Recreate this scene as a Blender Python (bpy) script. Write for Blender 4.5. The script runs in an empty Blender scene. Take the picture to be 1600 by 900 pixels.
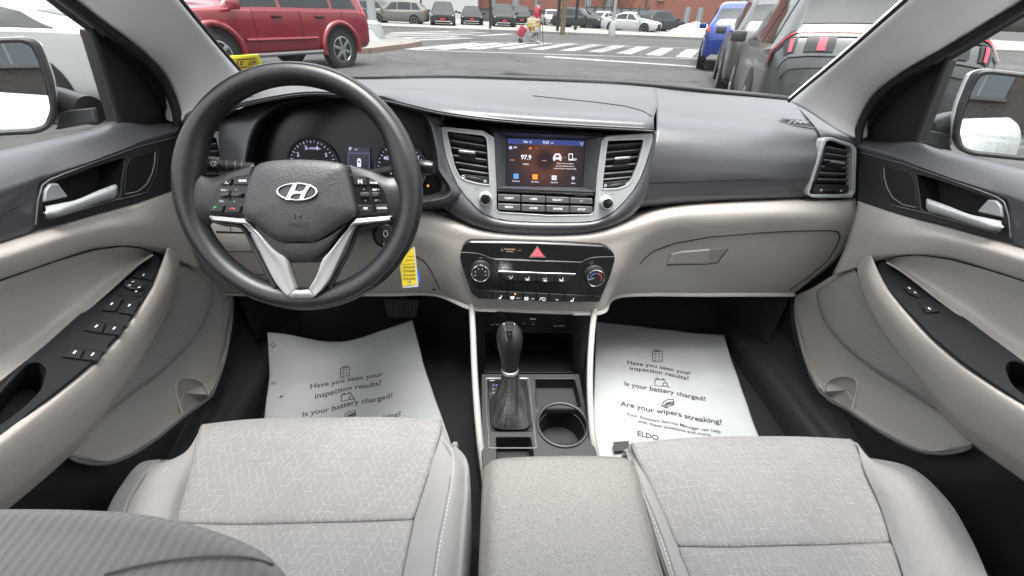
import bpy, bmesh, math, random
from mathutils import Vector, Matrix, geometry
from mathutils.bvhtree import BVHTree
random.seed(7)
V = Vector
sc = bpy.context.scene
col = sc.collection

# ---------------------------------------------------------------- camera
FPX = 700.0                                  # focal length for a 1600 px wide picture
CAM = V((-0.085, 0.0, 1.25))                 # eye point between the front seats, ground at z = 0
_y = V((-32, 435, -FPX)).normalized()
_x = V((1, -0.038, 0)); _x = (_x - _y * _x.dot(_y)).normalized()
ROT = Matrix((_x, _y, _x.cross(_y)))
cd = bpy.data.cameras.new('camera'); cam = bpy.data.objects.new('camera', cd); col.objects.link(cam)
cd.sensor_width = 36; cd.lens = FPX / 1600 * 36; cd.clip_start = 0.02; cd.clip_end = 2000
cam.matrix_world = Matrix.Translation(CAM) @ ROT.to_4x4()
sc.camera = cam

# ---------------------------------------------------------------- overcast daylight
SUN_EL, SUN_AZ = math.radians(82), math.radians(180)
world = bpy.data.worlds.new('World'); sc.world = world; world.use_nodes = True
wn, wl = world.node_tree.nodes, world.node_tree.links
wn.clear()
sky = wn.new('ShaderNodeTexSky'); sky.sky_type = 'NISHITA'; sky.sun_disc = False
sky.sun_elevation = SUN_EL; sky.sun_rotation = SUN_AZ
sky.air_density = 1.6; sky.dust_density = 6.0; sky.ozone_density = 1.0
hs = wn.new('ShaderNodeHueSaturation'); hs.inputs['Saturation'].default_value = 0.22
bg = wn.new('ShaderNodeBackground'); bg.inputs['Strength'].default_value = 0.12
wo = wn.new('ShaderNodeOutputWorld')
wl.new(sky.outputs[0], hs.inputs['Color']); wl.new(hs.outputs[0], bg.inputs[0]); wl.new(bg.outputs[0], wo.inputs[0])
sd = bpy.data.lights.new('sun', 'SUN'); sd.energy = 1.2; sd.angle = math.radians(30); sd.color = (1.0, 0.97, 0.93)
sun = bpy.data.objects.new('sun', sd); col.objects.link(sun)
sun.rotation_euler = V((math.sin(SUN_AZ) * math.cos(SUN_EL), math.cos(SUN_AZ) * math.cos(SUN_EL), math.sin(SUN_EL))).to_track_quat('Z', 'Y').to_euler()
sc.view_settings.view_transform = 'Standard'; sc.view_settings.look = 'None'
sc.view_settings.exposure = 2.2; sc.view_settings.gamma = 1.0
sc.render.engine = 'CYCLES'
sc.cycles.use_denoising = True
sc.cycles.max_bounces = 8; sc.cycles.transparent_max_bounces = 16
sc.cycles.sample_clamp_indirect = 6.0; sc.cycles.caustics_reflective = False; sc.cycles.caustics_refractive = False

# ---------------------------------------------------------------- geometry helpers
def ray(px, py):
    return ROT @ V((px - 800, 450 - py, -FPX))

def W(px, py, x=None, y=None, z=None):
    """the point of the place seen at a picture point, on the plane x=, y= or z="""
    d = ray(px, py)
    if x is not None: t = (x - CAM.x) / d.x
    elif y is not None: t = (y - CAM.y) / d.y
    else: t = (z - CAM.z) / d.z
    return CAM + d * t

def WX(l): return [W(a, b, x=c) for a, b, c in l]
def WY(l): return [W(a, b, y=c) for a, b, c in l]
def WZ(l): return [W(a, b, z=c) for a, b, c in l]

def catmull(p, n, closed=False):
    m = len(p); out = []
    seg = m if closed else m - 1
    tot = n if closed else n - 1
    for i in range(n):
        f = i * seg / tot
        k = min(int(f), seg - 1); t = f - k
        g = lambda j: p[j % m] if closed else p[max(0, min(m - 1, j))]
        a, b, c, d = g(k - 1), g(k), g(k + 1), g(k + 2)
        if not closed:
            if k == 0: a = b * 2 - c
            if k == seg - 1: d = c * 2 - b
        out.append(0.5 * ((2 * b) + (c - a) * t + (2 * a - 5 * b + 4 * c - d) * t * t + (3 * b - a - 3 * c + d) * t ** 3))
    return out

BASE = {}
def thing(name, label, cat, loc=(0, 0, 0), group=None, kind=None):
    o = bpy.data.objects.new(name, None); col.objects.link(o); o.location = loc; o.empty_display_size = .05
    BASE[o.name] = V(loc); tag(o, label, cat, group, kind); return o

def tag(o, label=None, cat=None, group=None, kind=None):
    if label: o['label'] = label
    if cat: o['category'] = cat
    if group: o['group'] = group
    if kind: o['kind'] = kind
    return o

def obj(name, verts, faces, mat, parent=None, smooth=True, sharp=40, uvs=None, recalc=True):
    """one mesh object from world-space vertices"""
    b = BASE.get(parent.name, V((0, 0, 0))) if parent else V((0, 0, 0))
    me = bpy.data.meshes.new(name)
    me.from_pydata([tuple(v - b) for v in verts], [], faces)
    if uvs:
        ul = me.uv_layers.new(name='UVMap')
        for lp in me.loops: ul.data[lp.index].uv = uvs[lp.vertex_index]
    if recalc:
        bm = bmesh.new(); bm.from_mesh(me); bmesh.ops.recalc_face_normals(bm, faces=bm.faces); bm.to_mesh(me); bm.free()
    o = bpy.data.objects.new(name, me); col.objects.link(o)
    if mat: me.materials.append(mat)
    if smooth:
        me.shade_smooth()
        if sharp: me.set_sharp_from_angle(angle=math.radians(sharp))
    if parent: o.parent = parent
    BASE[o.name] = b
    return o

class Mesh:
    """collects shapes that belong to one part"""
    def __init__(s): s.v = []; s.f = []
    def add(s, v, f):
        k = len(s.v); s.v += [V(q) for q in v]; s.f += [tuple(i + k for i in q) for q in f]; return s
    def build(s, name, mat, parent=None, **k): return obj(name, s.v, s.f, mat, parent, **k)

class Surf:
    """something to lay things on: finds the point seen at a picture point"""
    def __init__(s, v, f): s.t = BVHTree.FromPolygons(v, f)
    def hit(s, px, py, off=0.0):
        d = ray(px, py).normalized(); h, n, i, l = s.t.ray_cast(CAM, d)
        if h is None:
            h, n, i, l = s.t.find_nearest(CAM + d * 0.9)
        if n.dot(d) > 0: n = -n
        return h + n * off
    def normal(s, px, py):
        d = ray(px, py).normalized(); h, n, i, l = s.t.ray_cast(CAM, d)
        if n is None: n = -d
        return -n if n.dot(d) > 0 else n

def grid(rows, nu, nv, closed=False):
    rr = [catmull(r, nu, closed) for r in rows]
    cols = [catmull([r[i] for r in rr], nv) for i in range(nu)]
    v = [cols[i][j] for j in range(nv) for i in range(nu)]
    f = []
    for j in range(nv - 1):
        for i in range(nu if closed else nu - 1):
            a = j * nu + i; b = j * nu + (i + 1) % nu
            f.append((a, b, b + nu, a + nu))
    uv = [(i / (nu - 1), j / (nv - 1)) for j in range(nv) for i in range(nu)]
    return v, f, uv

def patch(name, rows, mat, parent, nu=40, nv=24, thick=0.003, closed=False, **k):
    """a smooth skin through rows of points, with a real thickness"""
    v, f, uv = grid(rows, nu, nv, closed)
    o = obj(name, v, f, mat, parent, uvs=uv, recalc=False, **k)
    # face the eye, then thicken away from it
    c = f[len(f) // 2]; ce = sum((v[i] for i in c), V((0, 0, 0))) / 4
    vote = 0
    for q in f[::7]:
        a, b_, d_ = v[q[0]], v[q[1]], v[q[2]]
        nn = (b_ - a).cross(d_ - a); vote += 1 if nn.dot(CAM - a) > 0 else -1
    if vote < 0: o.data.flip_normals()
    if thick:
        m = o.modifiers.new('thickness', 'SOLIDIFY'); m.thickness = thick; m.offset = -1
    o_s = Surf(v, f); SURF[o.name] = o_s
    return o
SURF = {}

def project(p):
    c = ROT.transposed() @ (V(p) - CAM); return 800 + FPX * c.x / -c.z, 450 - FPX * c.y / -c.z

def in_poly(x, y, poly):
    r = False
    for i in range(len(poly)):
        (x0, y0), (x1, y1) = poly[i - 1], poly[i]
        if (y0 > y) != (y1 > y) and x < (x1 - x0) * (y - y0) / (y1 - y0) + x0: r = not r
    return r

def cut_hole(o, poly):
    """take the faces inside an outline out of a skin, so that a hollow behind it is open"""
    b = BASE[o.name]; bm = bmesh.new(); bm.from_mesh(o.data)
    kill = [f for f in bm.faces if in_poly(*project(f.calc_center_median() + b), poly)]
    bmesh.ops.delete(bm, geom=kill, context='FACES'); bm.to_mesh(o.data); bm.free()

def tube_vf(pts, r, n=8, closed=False, caps=True, flat=1.0, up=None):
    pts = [V(p) for p in pts]; m = len(pts); v = []; f = []
    rs = r if isinstance(r, (list, tuple)) else [r] * m
    nrm = None
    for i, p in enumerate(pts):
        a = pts[(i - 1) % m] if (closed or i > 0) else pts[i]
        b = pts[(i + 1) % m] if (closed or i < m - 1) else pts[i]
        t = (b - a)
        t = t.normalized() if t.length > 1e-9 else V((0, 1, 0))
        if up is not None: nrm = (V(up) - t * V(up).dot(t)).normalized()
        elif nrm is None:
            q = V((0, 0, 1)) if abs(t.z) < .9 else V((1, 0, 0)); nrm = (q - t * q.dot(t)).normalized()
        else: nrm = (nrm - t * nrm.dot(t)).normalized()
        bn = t.cross(nrm)
        for k in range(n):
            an = 2 * math.pi * k / n
            v.append(p + (nrm * math.cos(an) * flat + bn * math.sin(an)) * rs[i])
    for i in range(m if closed else m - 1):
        for k in range(n):
            a = i * n + k; b = i * n + (k + 1) % n; j = ((i + 1) % m) * n
            f.append((a, b, j + (k + 1) % n, j + k))
    if caps and not closed:
        f.append(tuple(range(n - 1, -1, -1))); f.append(tuple((m - 1) * n + k for k in range(n)))
    return v, f

def tube(name, pts, r, mat, parent, n=8, **k):
    v, f = tube_vf(pts, r, n, **k); return obj(name, v, f, mat, parent)

def box_vf(c, s, bev=0.0, axes=None):
    """box (optionally bevelled) centred at c, half sizes s"""
    ax = axes or (V((1, 0, 0)), V((0, 1, 0)), V((0, 0, 1)))
    bm = bmesh.new(); bmesh.ops.create_cube(bm, size=2)
    for q in bm.verts: q.co = V((q.co.x * s[0], q.co.y * s[1], q.co.z * s[2]))
    if bev: bmesh.ops.bevel(bm, geom=list(bm.edges), offset=bev, segments=2, profile=.6, affect='EDGES')
    bm.verts.index_update()
    v = [V(c) + ax[0] * q.co.x + ax[1] * q.co.y + ax[2] * q.co.z for q in bm.verts]
    f = [tuple(q.index for q in p.verts) for p in bm.faces]; bm.free(); return v, f

def box(name, c, s, mat, parent, bev=0.0, axes=None): 
    v, f = box_vf(c, s, bev, axes); return obj(name, v, f, mat, parent, sharp=35)

def rnd(p, r, seg=4):
    """fillet the corners of a 2-D polygon"""
    out = []; m = len(p)
    for i in range(m):
        a, b, c = V(p[i - 1]), V(p[i]), V(p[(i + 1) % m])
        u, w = a - b, c - b
        lu, lw = u.length, w.length
        if lu < 1e-9 or lw < 1e-9: continue
        u /= lu; w /= lw
        rr = r[i] if isinstance(r, (list, tuple)) else r
        d = min(rr, lu * .48, lw * .48)
        p0, p1 = b + u * d, b + w * d
        for k in range(seg + 1):
            t = k / seg; out.append(p0 * (1 - t) ** 2 + b * 2 * t * (1 - t) + p1 * t * t)
    return out

def area2(p): return sum(p[i - 1][0] * p[i][1] - p[i][0] * p[i - 1][1] for i in range(len(p))) / 2

def inset(p, d):
    m = len(p); out = []; s = 1 if area2(p) > 0 else -1
    for i in range(m):
        a, b, c = p[i - 1], p[i], p[(i + 1) % m]
        e1 = (b - a); e2 = (c - b)
        if e1.length < 1e-9 or e2.length < 1e-9: out.append(b.copy()); continue
        e1.normalize(); e2.normalize()
        n1 = V((-e1.y, e1.x)) * s; n2 = V((-e2.y, e2.x)) * s
        n = n1 + n2
        if n.length < 1e-6: n = n1
        n.normalize(); k = max(.5, n.dot(n1)); out.append(b + n * (d / k))
    return out

class Frame:
    """a flat place in the scene: origin, two axes and a normal towards the eye"""
    def __init__(s, a, b, c):
        s.o = (a + b) / 2; s.u = (b - a).normalized(); w = (c - s.o)
        s.n = s.u.cross(-w).normalized(); s.v = s.n.cross(s.u)
        if s.n.dot(CAM - s.o) < 0: s.n = -s.n
    @classmethod
    def axes(cls, o, u, v):
        s = cls.__new__(cls); s.o = V(o); s.u = V(u).normalized(); s.n = s.u.cross(V(v)).normalized(); s.v = s.n.cross(s.u); return s
    def p(s, px, py, off=0.0):
        d = ray(px, py); o = s.o + s.n * off
        t = (o - CAM).dot(s.n) / d.dot(s.n); q = CAM + d * t - o
        return V((q.dot(s.u), q.dot(s.v)))
    def ps(s, l, off=0.0): return [s.p(a, b, off) for a, b in l]
    def to(s, a, b, off=0.0): return s.o + s.u * a + s.v * b + s.n * off
    def w(s, px, py, off=0.0): q = s.p(px, py, off); return s.to(q.x, q.y, off)

def plate_vf(fr, outer, holes=(), top=0.0, depth=0.004, bev=0.0006):
    """a flat piece with rounded edge: its face at height `top` over the frame, `depth` thick; holes go through"""
    loops = [[V(p) for p in outer]] + [[V(p) for p in h] for h in holes]
    v = []; f = []; ring = []
    for li, lp in enumerate(loops):
        if (area2(lp) > 0) != (li == 0): lp.reverse()
        ins = inset(lp, bev if li == 0 else -bev) if bev else lp
        # for holes `inset` uses the hole's own inside, so a negative distance widens the solid's edge
        k0 = len(v); n = len(lp)
        v += [fr.to(q.x, q.y, top) for q in ins]
        v += [fr.to(q.x, q.y, top - bev) for q in lp]
        v += [fr.to(q.x, q.y, top - depth) for q in lp]
        ring.append((k0, n, ins))
        for a in range(2 if bev else 2):
            for i in range(n):
                j = (i + 1) % n
                f.append((k0 + a * n + i, k0 + (a + 1) * n + i, k0 + (a + 1) * n + j, k0 + a * n + j))
    tl = [[V((q.x, q.y, 0)) for q in r[2]] for r in ring]
    idx = []
    for r in ring: idx += list(range(r[0], r[0] + r[1]))
    for t in geometry.tessellate_polygon(tl):
        tri = tuple(idx[i] for i in t)
        if len(set(tri)) == 3: f.append(tri)
    back = []
    for r in ring: back += list(range(r[0] + 2 * r[1], r[0] + 3 * r[1]))
    for t in geometry.tessellate_polygon(tl):
        tri = tuple(back[i] for i in reversed(t))
        if len(set(tri)) == 3: f.append(tri)
    return v, f

def plate(name, fr, outer, mat, parent, holes=(), top=0.0, depth=0.004, bev=0.0006, **k):
    v, f = plate_vf(fr, outer, holes, top, depth, bev)
    return obj(name, v, f, mat, parent, smooth=True, sharp=30, **k)

def pplate(name, fr, px, mat, parent, r=0.0, hpx=(), hr=0.0, top=0.0, depth=0.004, bev=0.0006):
    """plate() with its outline given as picture points on the frame"""
    o = fr.ps(px, top); o = rnd(o, r) if r else o
    hs_ = [rnd(fr.ps(h, top), hr) if hr else fr.ps(h, top) for h in hpx]
    return plate(name, fr, o, mat, parent, hs_, top, depth, bev)

def loop_skin(l0, l1, closed=True):
    n = len(l0); v = list(l0) + list(l1)
    f = [(i, (i + 1) % n, n + (i + 1) % n, n + i) for i in range(n if closed else n - 1)]
    return v, f

def circ(c, r, n=32, ry=None): return [V((c[0] + r * math.cos(2 * math.pi * i / n), c[1] + (ry or r) * math.sin(2 * math.pi * i / n))) for i in range(n)]

def lathe_vf(fr, c, prof, n=32):
    """turn a profile [(radius, height)] about the frame's normal at c"""
    v = []; f = []
    for r, h in prof:
        for i in range(n):
            a = 2 * math.pi * i / n; v.append(fr.to(c[0] + r * math.cos(a), c[1] + r * math.sin(a), h))
    for k in range(len(prof) - 1):
        for i in range(n):
            j = (i + 1) % n; f.append((k * n + i, k * n + j, (k + 1) * n + j, (k + 1) * n + i))
    f.append(tuple(range(n - 1, -1, -1))); f.append(tuple((len(prof) - 1) * n + i for i in range(n)))
    return v, f

def lathe(name, fr, c, prof, mat, parent, n=32):
    v, f = lathe_vf(fr, c, prof, n); return obj(name, v, f, mat, parent, sharp=35)

_font_cache = {}
def text_vf(s, size, bold=0.0, align='CENTER', squash=1.0, extrude=0.0):
    cu = bpy.data.curves.new('lettering', 'FONT'); cu.body = s; cu.size = size; cu.align_x = align; cu.align_y = 'CENTER'
    cu.offset = bold * size; cu.resolution_u = 3; cu.extrude = extrude
    o = bpy.data.objects.new('lettering', cu); me = o.to_mesh()
    v = [V((q.co.x * squash, q.co.y, q.co.z)) for q in me.vertices]; f = [tuple(p.vertices) for p in me.polygons]
    o.to_mesh_clear(); bpy.data.objects.remove(o); bpy.data.curves.remove(cu)
    return v, f

def text(name, s, fr, c, size, mat, parent, off=0.0004, bold=0.0, align='CENTER', squash=1.0, rot=0.0, mirror=False):
    v, f = text_vf(s, size, bold, align, squash)
    cs, sn = math.cos(rot), math.sin(rot)
    if mirror:
        for q in v: q.x = -q.x
    vv = [fr.to(c[0] + q.x * cs - q.y * sn, c[1] + q.x * sn + q.y * cs, off) for q in v]
    return obj(name, vv, f, mat, parent, smooth=False, recalc=False)

def copy_tree(o, parent=None):
    c = o.copy(); col.objects.link(c); c.parent = parent
    for ch in o.children: copy_tree(ch, c)
    return c

# ---------------------------------------------------------------- materials
MATS = {}
ALB = 1.0          # the cabin exposure is high, so outdoor colours are scaled down to hold back their brightness
def M(name, c, rough=.6, metal=0.0, bump=None, var=0.0, vscale=6.0, spec=.5, emit=None, coat=0.0, sheen=0.0, bump2=None, voro=None, grain=None):
    """plain procedural material; bump = (scale, distance), var = colour variation, voro = leather-grain bump"""
    if name in MATS: return MATS[name]
    m = bpy.data.materials.new(name); m.use_nodes = True; nt = m.node_tree; N, L = nt.nodes, nt.links
    b = N['Principled BSDF']; c = tuple(q * ALB for q in c)
    b.inputs['Base Color'].default_value = (*c, 1); b.inputs['Roughness'].default_value = rough
    b.inputs['Metallic'].default_value = metal; b.inputs['Specular IOR Level'].default_value = spec
    if coat: b.inputs['Coat Weight'].default_value = coat; b.inputs['Coat Roughness'].default_value = .05
    if sheen: b.inputs['Sheen Weight'].default_value = sheen; b.inputs['Sheen Roughness'].default_value = .5
    tc = N.new('ShaderNodeTexCoord')
    if var:
        n = N.new('ShaderNodeTexNoise'); n.inputs['Scale'].default_value = vscale; n.inputs['Detail'].default_value = 6
        n.inputs['Roughness'].default_value = .6
        mr = N.new('ShaderNodeMapRange'); mr.inputs['From Min'].default_value = .3; mr.inputs['From Max'].default_value = .7
        mr.inputs['To Min'].default_value = 1 - var; mr.inputs['To Max'].default_value = 1 + var
        mx = N.new('ShaderNodeMix'); mx.data_type = 'RGBA'; mx.blend_type = 'MULTIPLY'; mx.inputs[0].default_value = 1
        mx.inputs['A'].default_value = (*c, 1)
        L.new(tc.outputs['Object'], n.inputs['Vector']); L.new(n.outputs['Fac'], mr.inputs['Value'])
        L.new(mr.outputs[0], mx.inputs['B']); L.new(mx.outputs['Result'], b.inputs['Base Color'])
        mr2 = N.new('ShaderNodeMapRange'); mr2.inputs['From Min'].default_value = .3; mr2.inputs['From Max'].default_value = .7
        mr2.inputs['To Min'].default_value = max(0, rough - .07); mr2.inputs['To Max'].default_value = min(1, rough + .07)
        L.new(n.outputs['Fac'], mr2.inputs['Value']); L.new(mr2.outputs[0], b.inputs['Roughness'])
    if grain:
        # fine pebbled grain: the valleys are a little darker than the tops
        gv = N.new('ShaderNodeTexVoronoi'); gv.feature = 'SMOOTH_F1'; gv.inputs['Scale'].default_value = grain[0]; L.new(tc.outputs['Object'], gv.inputs['Vector'])
        gm = N.new('ShaderNodeMapRange'); gm.inputs['From Min'].default_value = .15; gm.inputs['From Max'].default_value = .65; gm.inputs['To Min'].default_value = 1 + grain[1]; gm.inputs['To Max'].default_value = 1 - grain[1]; L.new(gv.outputs['Distance'], gm.inputs['Value'])
        g2 = N.new('ShaderNodeMix'); g2.data_type = 'RGBA'; g2.blend_type = 'MULTIPLY'; g2.inputs[0].default_value = 1; g2.inputs['A'].default_value = (*c, 1)
        if b.inputs['Base Color'].is_linked: L.new(b.inputs['Base Color'].links[0].from_socket, g2.inputs['A'])
        L.new(gm.outputs[0], g2.inputs['B']); L.new(g2.outputs['Result'], b.inputs['Base Color'])
    last = None
    for bb, kind in ((bump, 'n'), (bump2, 'n'), (voro, 'v')):
        if not bb: continue
        if kind == 'n':
            t = N.new('ShaderNodeTexNoise'); t.inputs['Detail'].default_value = 2; out = 'Fac'
        else:
            t = N.new('ShaderNodeTexVoronoi'); t.feature = 'SMOOTH_F1'; out = 'Distance'
        t.inputs['Scale'].default_value = bb[0]
        bp = N.new('ShaderNodeBump'); bp.inputs['Distance'].default_value = bb[1]; bp.inputs['Strength'].default_value = 1.0
        L.new(tc.outputs['Object'], t.inputs['Vector']); L.new(t.outputs[out], bp.inputs['Height'])
        if last: L.new(last, bp.inputs['Normal'])
        last = bp.outputs[0]
    if last: L.new(last, b.inputs['Normal'])
    if emit:
        b.inputs['Emission Color'].default_value = (*emit[0], 1); b.inputs['Emission Strength'].default_value = emit[1] * .38
    MATS[name] = m; return m

def glass(name, tint, refl=.06, rough=0.0, alpha=0.0):
    """thin pane: what is behind shows through, the surface mirrors a little more at a glancing angle"""
    if name in MATS: return MATS[name]
    m = bpy.data.materials.new(name); m.use_nodes = True; nt = m.node_tree; N, L = nt.nodes, nt.links; N.clear()
    t = N.new('ShaderNodeBsdfTransparent'); t.inputs[0].default_value = (*tint, 1)
    g = N.new('ShaderNodeBsdfGlossy'); g.inputs['Roughness'].default_value = rough
    fr = N.new('ShaderNodeLayerWeight'); fr.inputs['Blend'].default_value = .12
    mu = N.new('ShaderNodeMath'); mu.operation = 'MULTIPLY_ADD'; mu.inputs[1].default_value = .22; mu.inputs[2].default_value = refl
    mx = N.new('ShaderNodeMixShader'); o = N.new('ShaderNodeOutputMaterial')
    L.new(fr.outputs['Fresnel'], mu.inputs[0]); L.new(mu.outputs[0], mx.inputs[0]); L.new(t.outputs[0], mx.inputs[1]); L.new(g.outputs[0], mx.inputs[2]); L.new(mx.outputs[0], o.inputs[0])
    MATS[name] = m; return m

DARK = M('dark_grey_grained_plastic', (.017, .0185, .0205), .52, bump=(900, .00025), var=.08)
DASH = M('charcoal_soft_touch_dash', (.060, .063, .070), .37, bump=(900, .00012), var=.05, spec=.6, grain=(420, .12))
BLACK = M('matt_black_plastic', (.0055, .0055, .006), .6, bump=(800, .0002), var=.1)
PIANO = M('black_satin_panel', (.0045, .005, .0055), .25, var=.1)
BEIGE = M('beige_grey_interior_plastic', (.335, .310, .287), .44, bump=(800, .00025), var=.04, grain=(520, .06))
PILLAR = M('light_grey_pillar_trim', (.86, .85, .835), .65, bump=(1200, .0002), var=.03)
SILVER = M('satin_silver_plastic', (.42, .44, .45), .33, metal=.35, var=.04)
CHROME = M('bright_chrome', (.80, .80, .80), .12, metal=1.0)
RUBBER = M('black_rubber', (.007, .007, .0075), .7, var=.15)
CARPET = M('black_carpet', (.0065, .0065, .007), .95, bump=(500, .002), var=.3, vscale=40)
LEATHER = M('dark_steering_leather', (.013, .014, .015), .36, voro=(800, .00016), var=.1, grain=(430, .30))
ARMLEA = M('cream_grained_leather', (.215, .205, .19), .45, voro=(620, .0008), var=.06, grain=(620, .22))
GREYFAB = M('plain_light_grey_fabric', (.235, .228, .222), .85, bump=(900, .0006), bump2=(16, .004), var=.05, sheen=.2)
WHITEPR = M('white_print', (.85, .86, .88), .6)
GREYPR = M('dim_print', (.35, .36, .38), .6)
DKPRINT = M('dark_print', (.02, .02, .022), .8)
STITCH = M('grey_stitching', (.30, .285, .26), .8)
SEAM = M('dark_gap', (.006, .006, .006), .9)

# ================================================================ DASHBOARD
dash = thing('dashboard', 'charcoal and beige car dashboard running below the windscreen', 'dashboard', (0, .95, .38))
top = patch('top_pad', [
    WY([(290,178,.98),(330,150,1.08),(375,128,1.25),(467,123,1.38),(570,124,1.45),(700,122,1.49),(825,126,1.50),(950,131,1.49),(1025,137,1.48)]),
    WY([(288,182,.95),(333,162,1.0),(380,148,1.06),(467,134,1.12),(570,132,1.16),(690,140,1.2),(820,149,1.2),(940,156,1.18),(1028,160,1.17)]),
    WY([(287,185,.92),(335,171,.92),(382,157,.89),(467,139,.87),(540,139,.87),(602,142,.88),(690,157,.93),(830,171,.93),(1022,182,.93)]),
    WY([(286,189,.90),(332,179,.875),(377,163,.845),(467,146,.825),(540,147,.825),(605,156,.845),(700,177,.88),(830,191,.886),(1022,202,.886)]),
    WY([(286,191,.90),(332,181,.88),(377,165,.85),(467,149,.83),(540,150,.83),(605,159,.85),(700,180,.885),(830,194,.890),(1022,205,.890)]),
    WY([(286,193,.94),(332,183,.94),(377,167,.93),(467,151,.93),(540,152,.93),(605,161,.93),(700,183,.94),(830,197,.945),(1022,207,.945)]),
], DASH, dash, nu=90, nv=50, thick=.004)
pad = patch('passenger_pad', [
    WY([(1016,136,1.48),(1070,143,1.47),(1130,148,1.44),(1190,153,1.38),(1240,158,1.29)]),
    WY([(1024,165,1.15),(1078,170,1.15),(1142,176,1.14),(1207,183,1.12),(1264,190,1.10)]),
    WY([(1026,186,.965),(1087,192,.965),(1152,198,.965),(1222,205,.965),(1292,214,.975)]),
    WY([(1024,216,.905),(1087,222,.905),(1152,228,.908),(1217,233,.915),(1288,238,.93)]),
    WY([(1014,256,.887),(1077,262,.887),(1142,266,.89),(1212,270,.90),(1279,272,.92)]),
    WY([(1000,290,.887),(1067,294,.886),(1132,292,.89),(1202,290,.90),(1270,290,.92)]),
    WY([(982,322,.895),(1050,316,.895),(1125,311,.897),(1197,308,.905),(1262,307,.925)]),
    WY([(975,327,.93),(1050,320,.93),(1125,315,.93),(1197,312,.935),(1260,310,.95)]),
], DASH, dash, nu=60, nv=60, thick=.004)
tube('pad_seam', [SURF[top.name].hit(a, b, .0005) for a, b in ((832,150),(880,155),(930,160),(975,166),(1002,173),(1018,182))], .0012, SEAM, dash)
tube('pad_seam', [SURF[pad.name].hit(a, b, .0003) for a, b in ((1004,285),(1060,284),(1120,282),(1190,280),(1265,281))], .0010, SEAM, dash)
# raised word low on the pad
PADF = Frame(SURF[pad.name].hit(1225,298), SURF[pad.name].hit(1262,297), SURF[pad.name].hit(1243,305))
text('raised_lettering', 'AIRBAG', PADF, PADF.p(1243, 297), .0075, M('pad_lettering', (.03,.032,.035), .4), dash, off=.0009)

# beige lower panel, from the driver's knees to the glovebox
LP = [
 [(283,300,.93),(345,320,.93),(420,330,.93),(520,330,.93),(600,326,.93),(655,322,.93),(705,336,.925),(755,354,.905),(845,362,.895),(925,358,.905),(975,340,.925),(1040,320,.935),(1130,312,.935),(1230,309,.94),(1338,309,.95)],
 [(280,325,.88),(345,340,.88),(420,350,.88),(520,350,.88),(600,345,.88),(655,336,.872),(707,350,.866),(757,364,.862),(845,370,.860),(925,367,.862),(980,352,.866),(1045,331,.872),(1133,322,.882),(1233,319,.895),(1338,320,.915)],
 [(275,360,.86),(345,375,.86),(420,378,.86),(520,378,.86),(600,372,.86),(655,362,.858),(710,378,.855),(758,383,.854),(845,386,.853),(925,388,.854),(972,380,.857),(1040,355,.862),(1133,343,.865),(1235,338,.875),(1339,343,.895)],
 [(285,400,.88),(350,410,.875),(420,412,.87),(520,412,.87),(605,405,.87),(662,400,.866),(713,412,.852),(755,425,.846),(845,428,.845),(920,430,.846),(963,420,.852),(1018,398,.888),(1125,380,.882),(1225,375,.890),(1326,380,.905)],
 [(310,435,.91),(360,440,.90),(430,440,.89),(520,440,.89),(608,437,.885),(670,435,.876),(722,446,.852),(757,455,.842),(845,460,.840),(912,460,.842),(950,452,.852),(998,432,.905),(1115,420,.903),(1210,420,.910),(1294,418,.922)],
 [(335,455,.94),(380,457,.93),(440,457,.92),(520,457,.92),(610,457,.91),(680,457,.90),(733,477,.853),(770,481,.842),(845,485,.840),(910,486,.842),(944,483,.853),(972,459,.93),(1110,457,.935),(1200,457,.94),(1243,457,.95)],
]
lpr = [WY(r) for r in LP]
lpr.append([p + V((0, .012, -.003)) for p in lpr[-1]]); lpr.append([p + V((0, .16, .02)) for p in lpr[-2]])
low = patch('lower_panel', lpr, BEIGE, dash, nu=140, nv=60, thick=.004)
LS = SURF[low.name]
tube('panel_seam', [LS.hit(a, b, .0003) for a, b in ((1000,412),(1009,402),(1022,392),(1055,380),(1110,370),(1183,364),(1240,361),(1293,360),(1309,362),(1312,370),(1308,383),(1293,407),(1264,432),(1235,452))], .0013, SEAM, dash)
tube('panel_seam', [LS.hit(a, b, .0003) for a, b in ((650,400),(662,407),(672,420),(682,440),(688,454))], .0011, SEAM, dash)
tube('panel_seam', [LS.hit(a, b, .0003) for a, b in ((338,362),(360,363),(400,364),(445,364))], .0018, SEAM, dash)
tube('panel_seam', [LS.hit(a, b, .0003) for a, b in ((345,393),(400,393),(450,394))], .0010, SEAM, dash)
tube('panel_seam', [LS.hit(a, b, .0003) for a, b in ((365,428),(400,429),(440,429))], .0014, SEAM, dash)
for a in (360, 378, 395, 412): tube('panel_seam', [LS.hit(a, 353, .0003), LS.hit(a + 1, 361, .0003)], .0008, SEAM, dash)
box('panel_clip', LS.hit(679, 452, .001), (.006, .001, .001), SEAM, dash)
# glovebox pull: a raised flap beside a flat plate coloured as the shaded hollow
GF = Frame(LS.hit(1045, 405), LS.hit(1135, 400), LS.hit(1085, 425))
gl = pplate('glovebox_handle', GF, [(1042,413),(1049,398),(1065,394),(1110,390),(1100,411)], BEIGE, dash, r=.004, top=.004, depth=.010, bev=.002)
pplate('handle_hollow_shade', GF, [(1101,412),(1111,390),(1137,388),(1121,410)], M('shadowed_hollow_plastic', (.25,.232,.215), .7), gl, r=.003, top=.0012, depth=.008, bev=.0005)
tube('handle_rim', [GF.w(a, b, .0015) for a, b in ((1042,414),(1060,414),(1101,413),(1121,411),(1138,388))], .0009, SEAM, gl)

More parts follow.
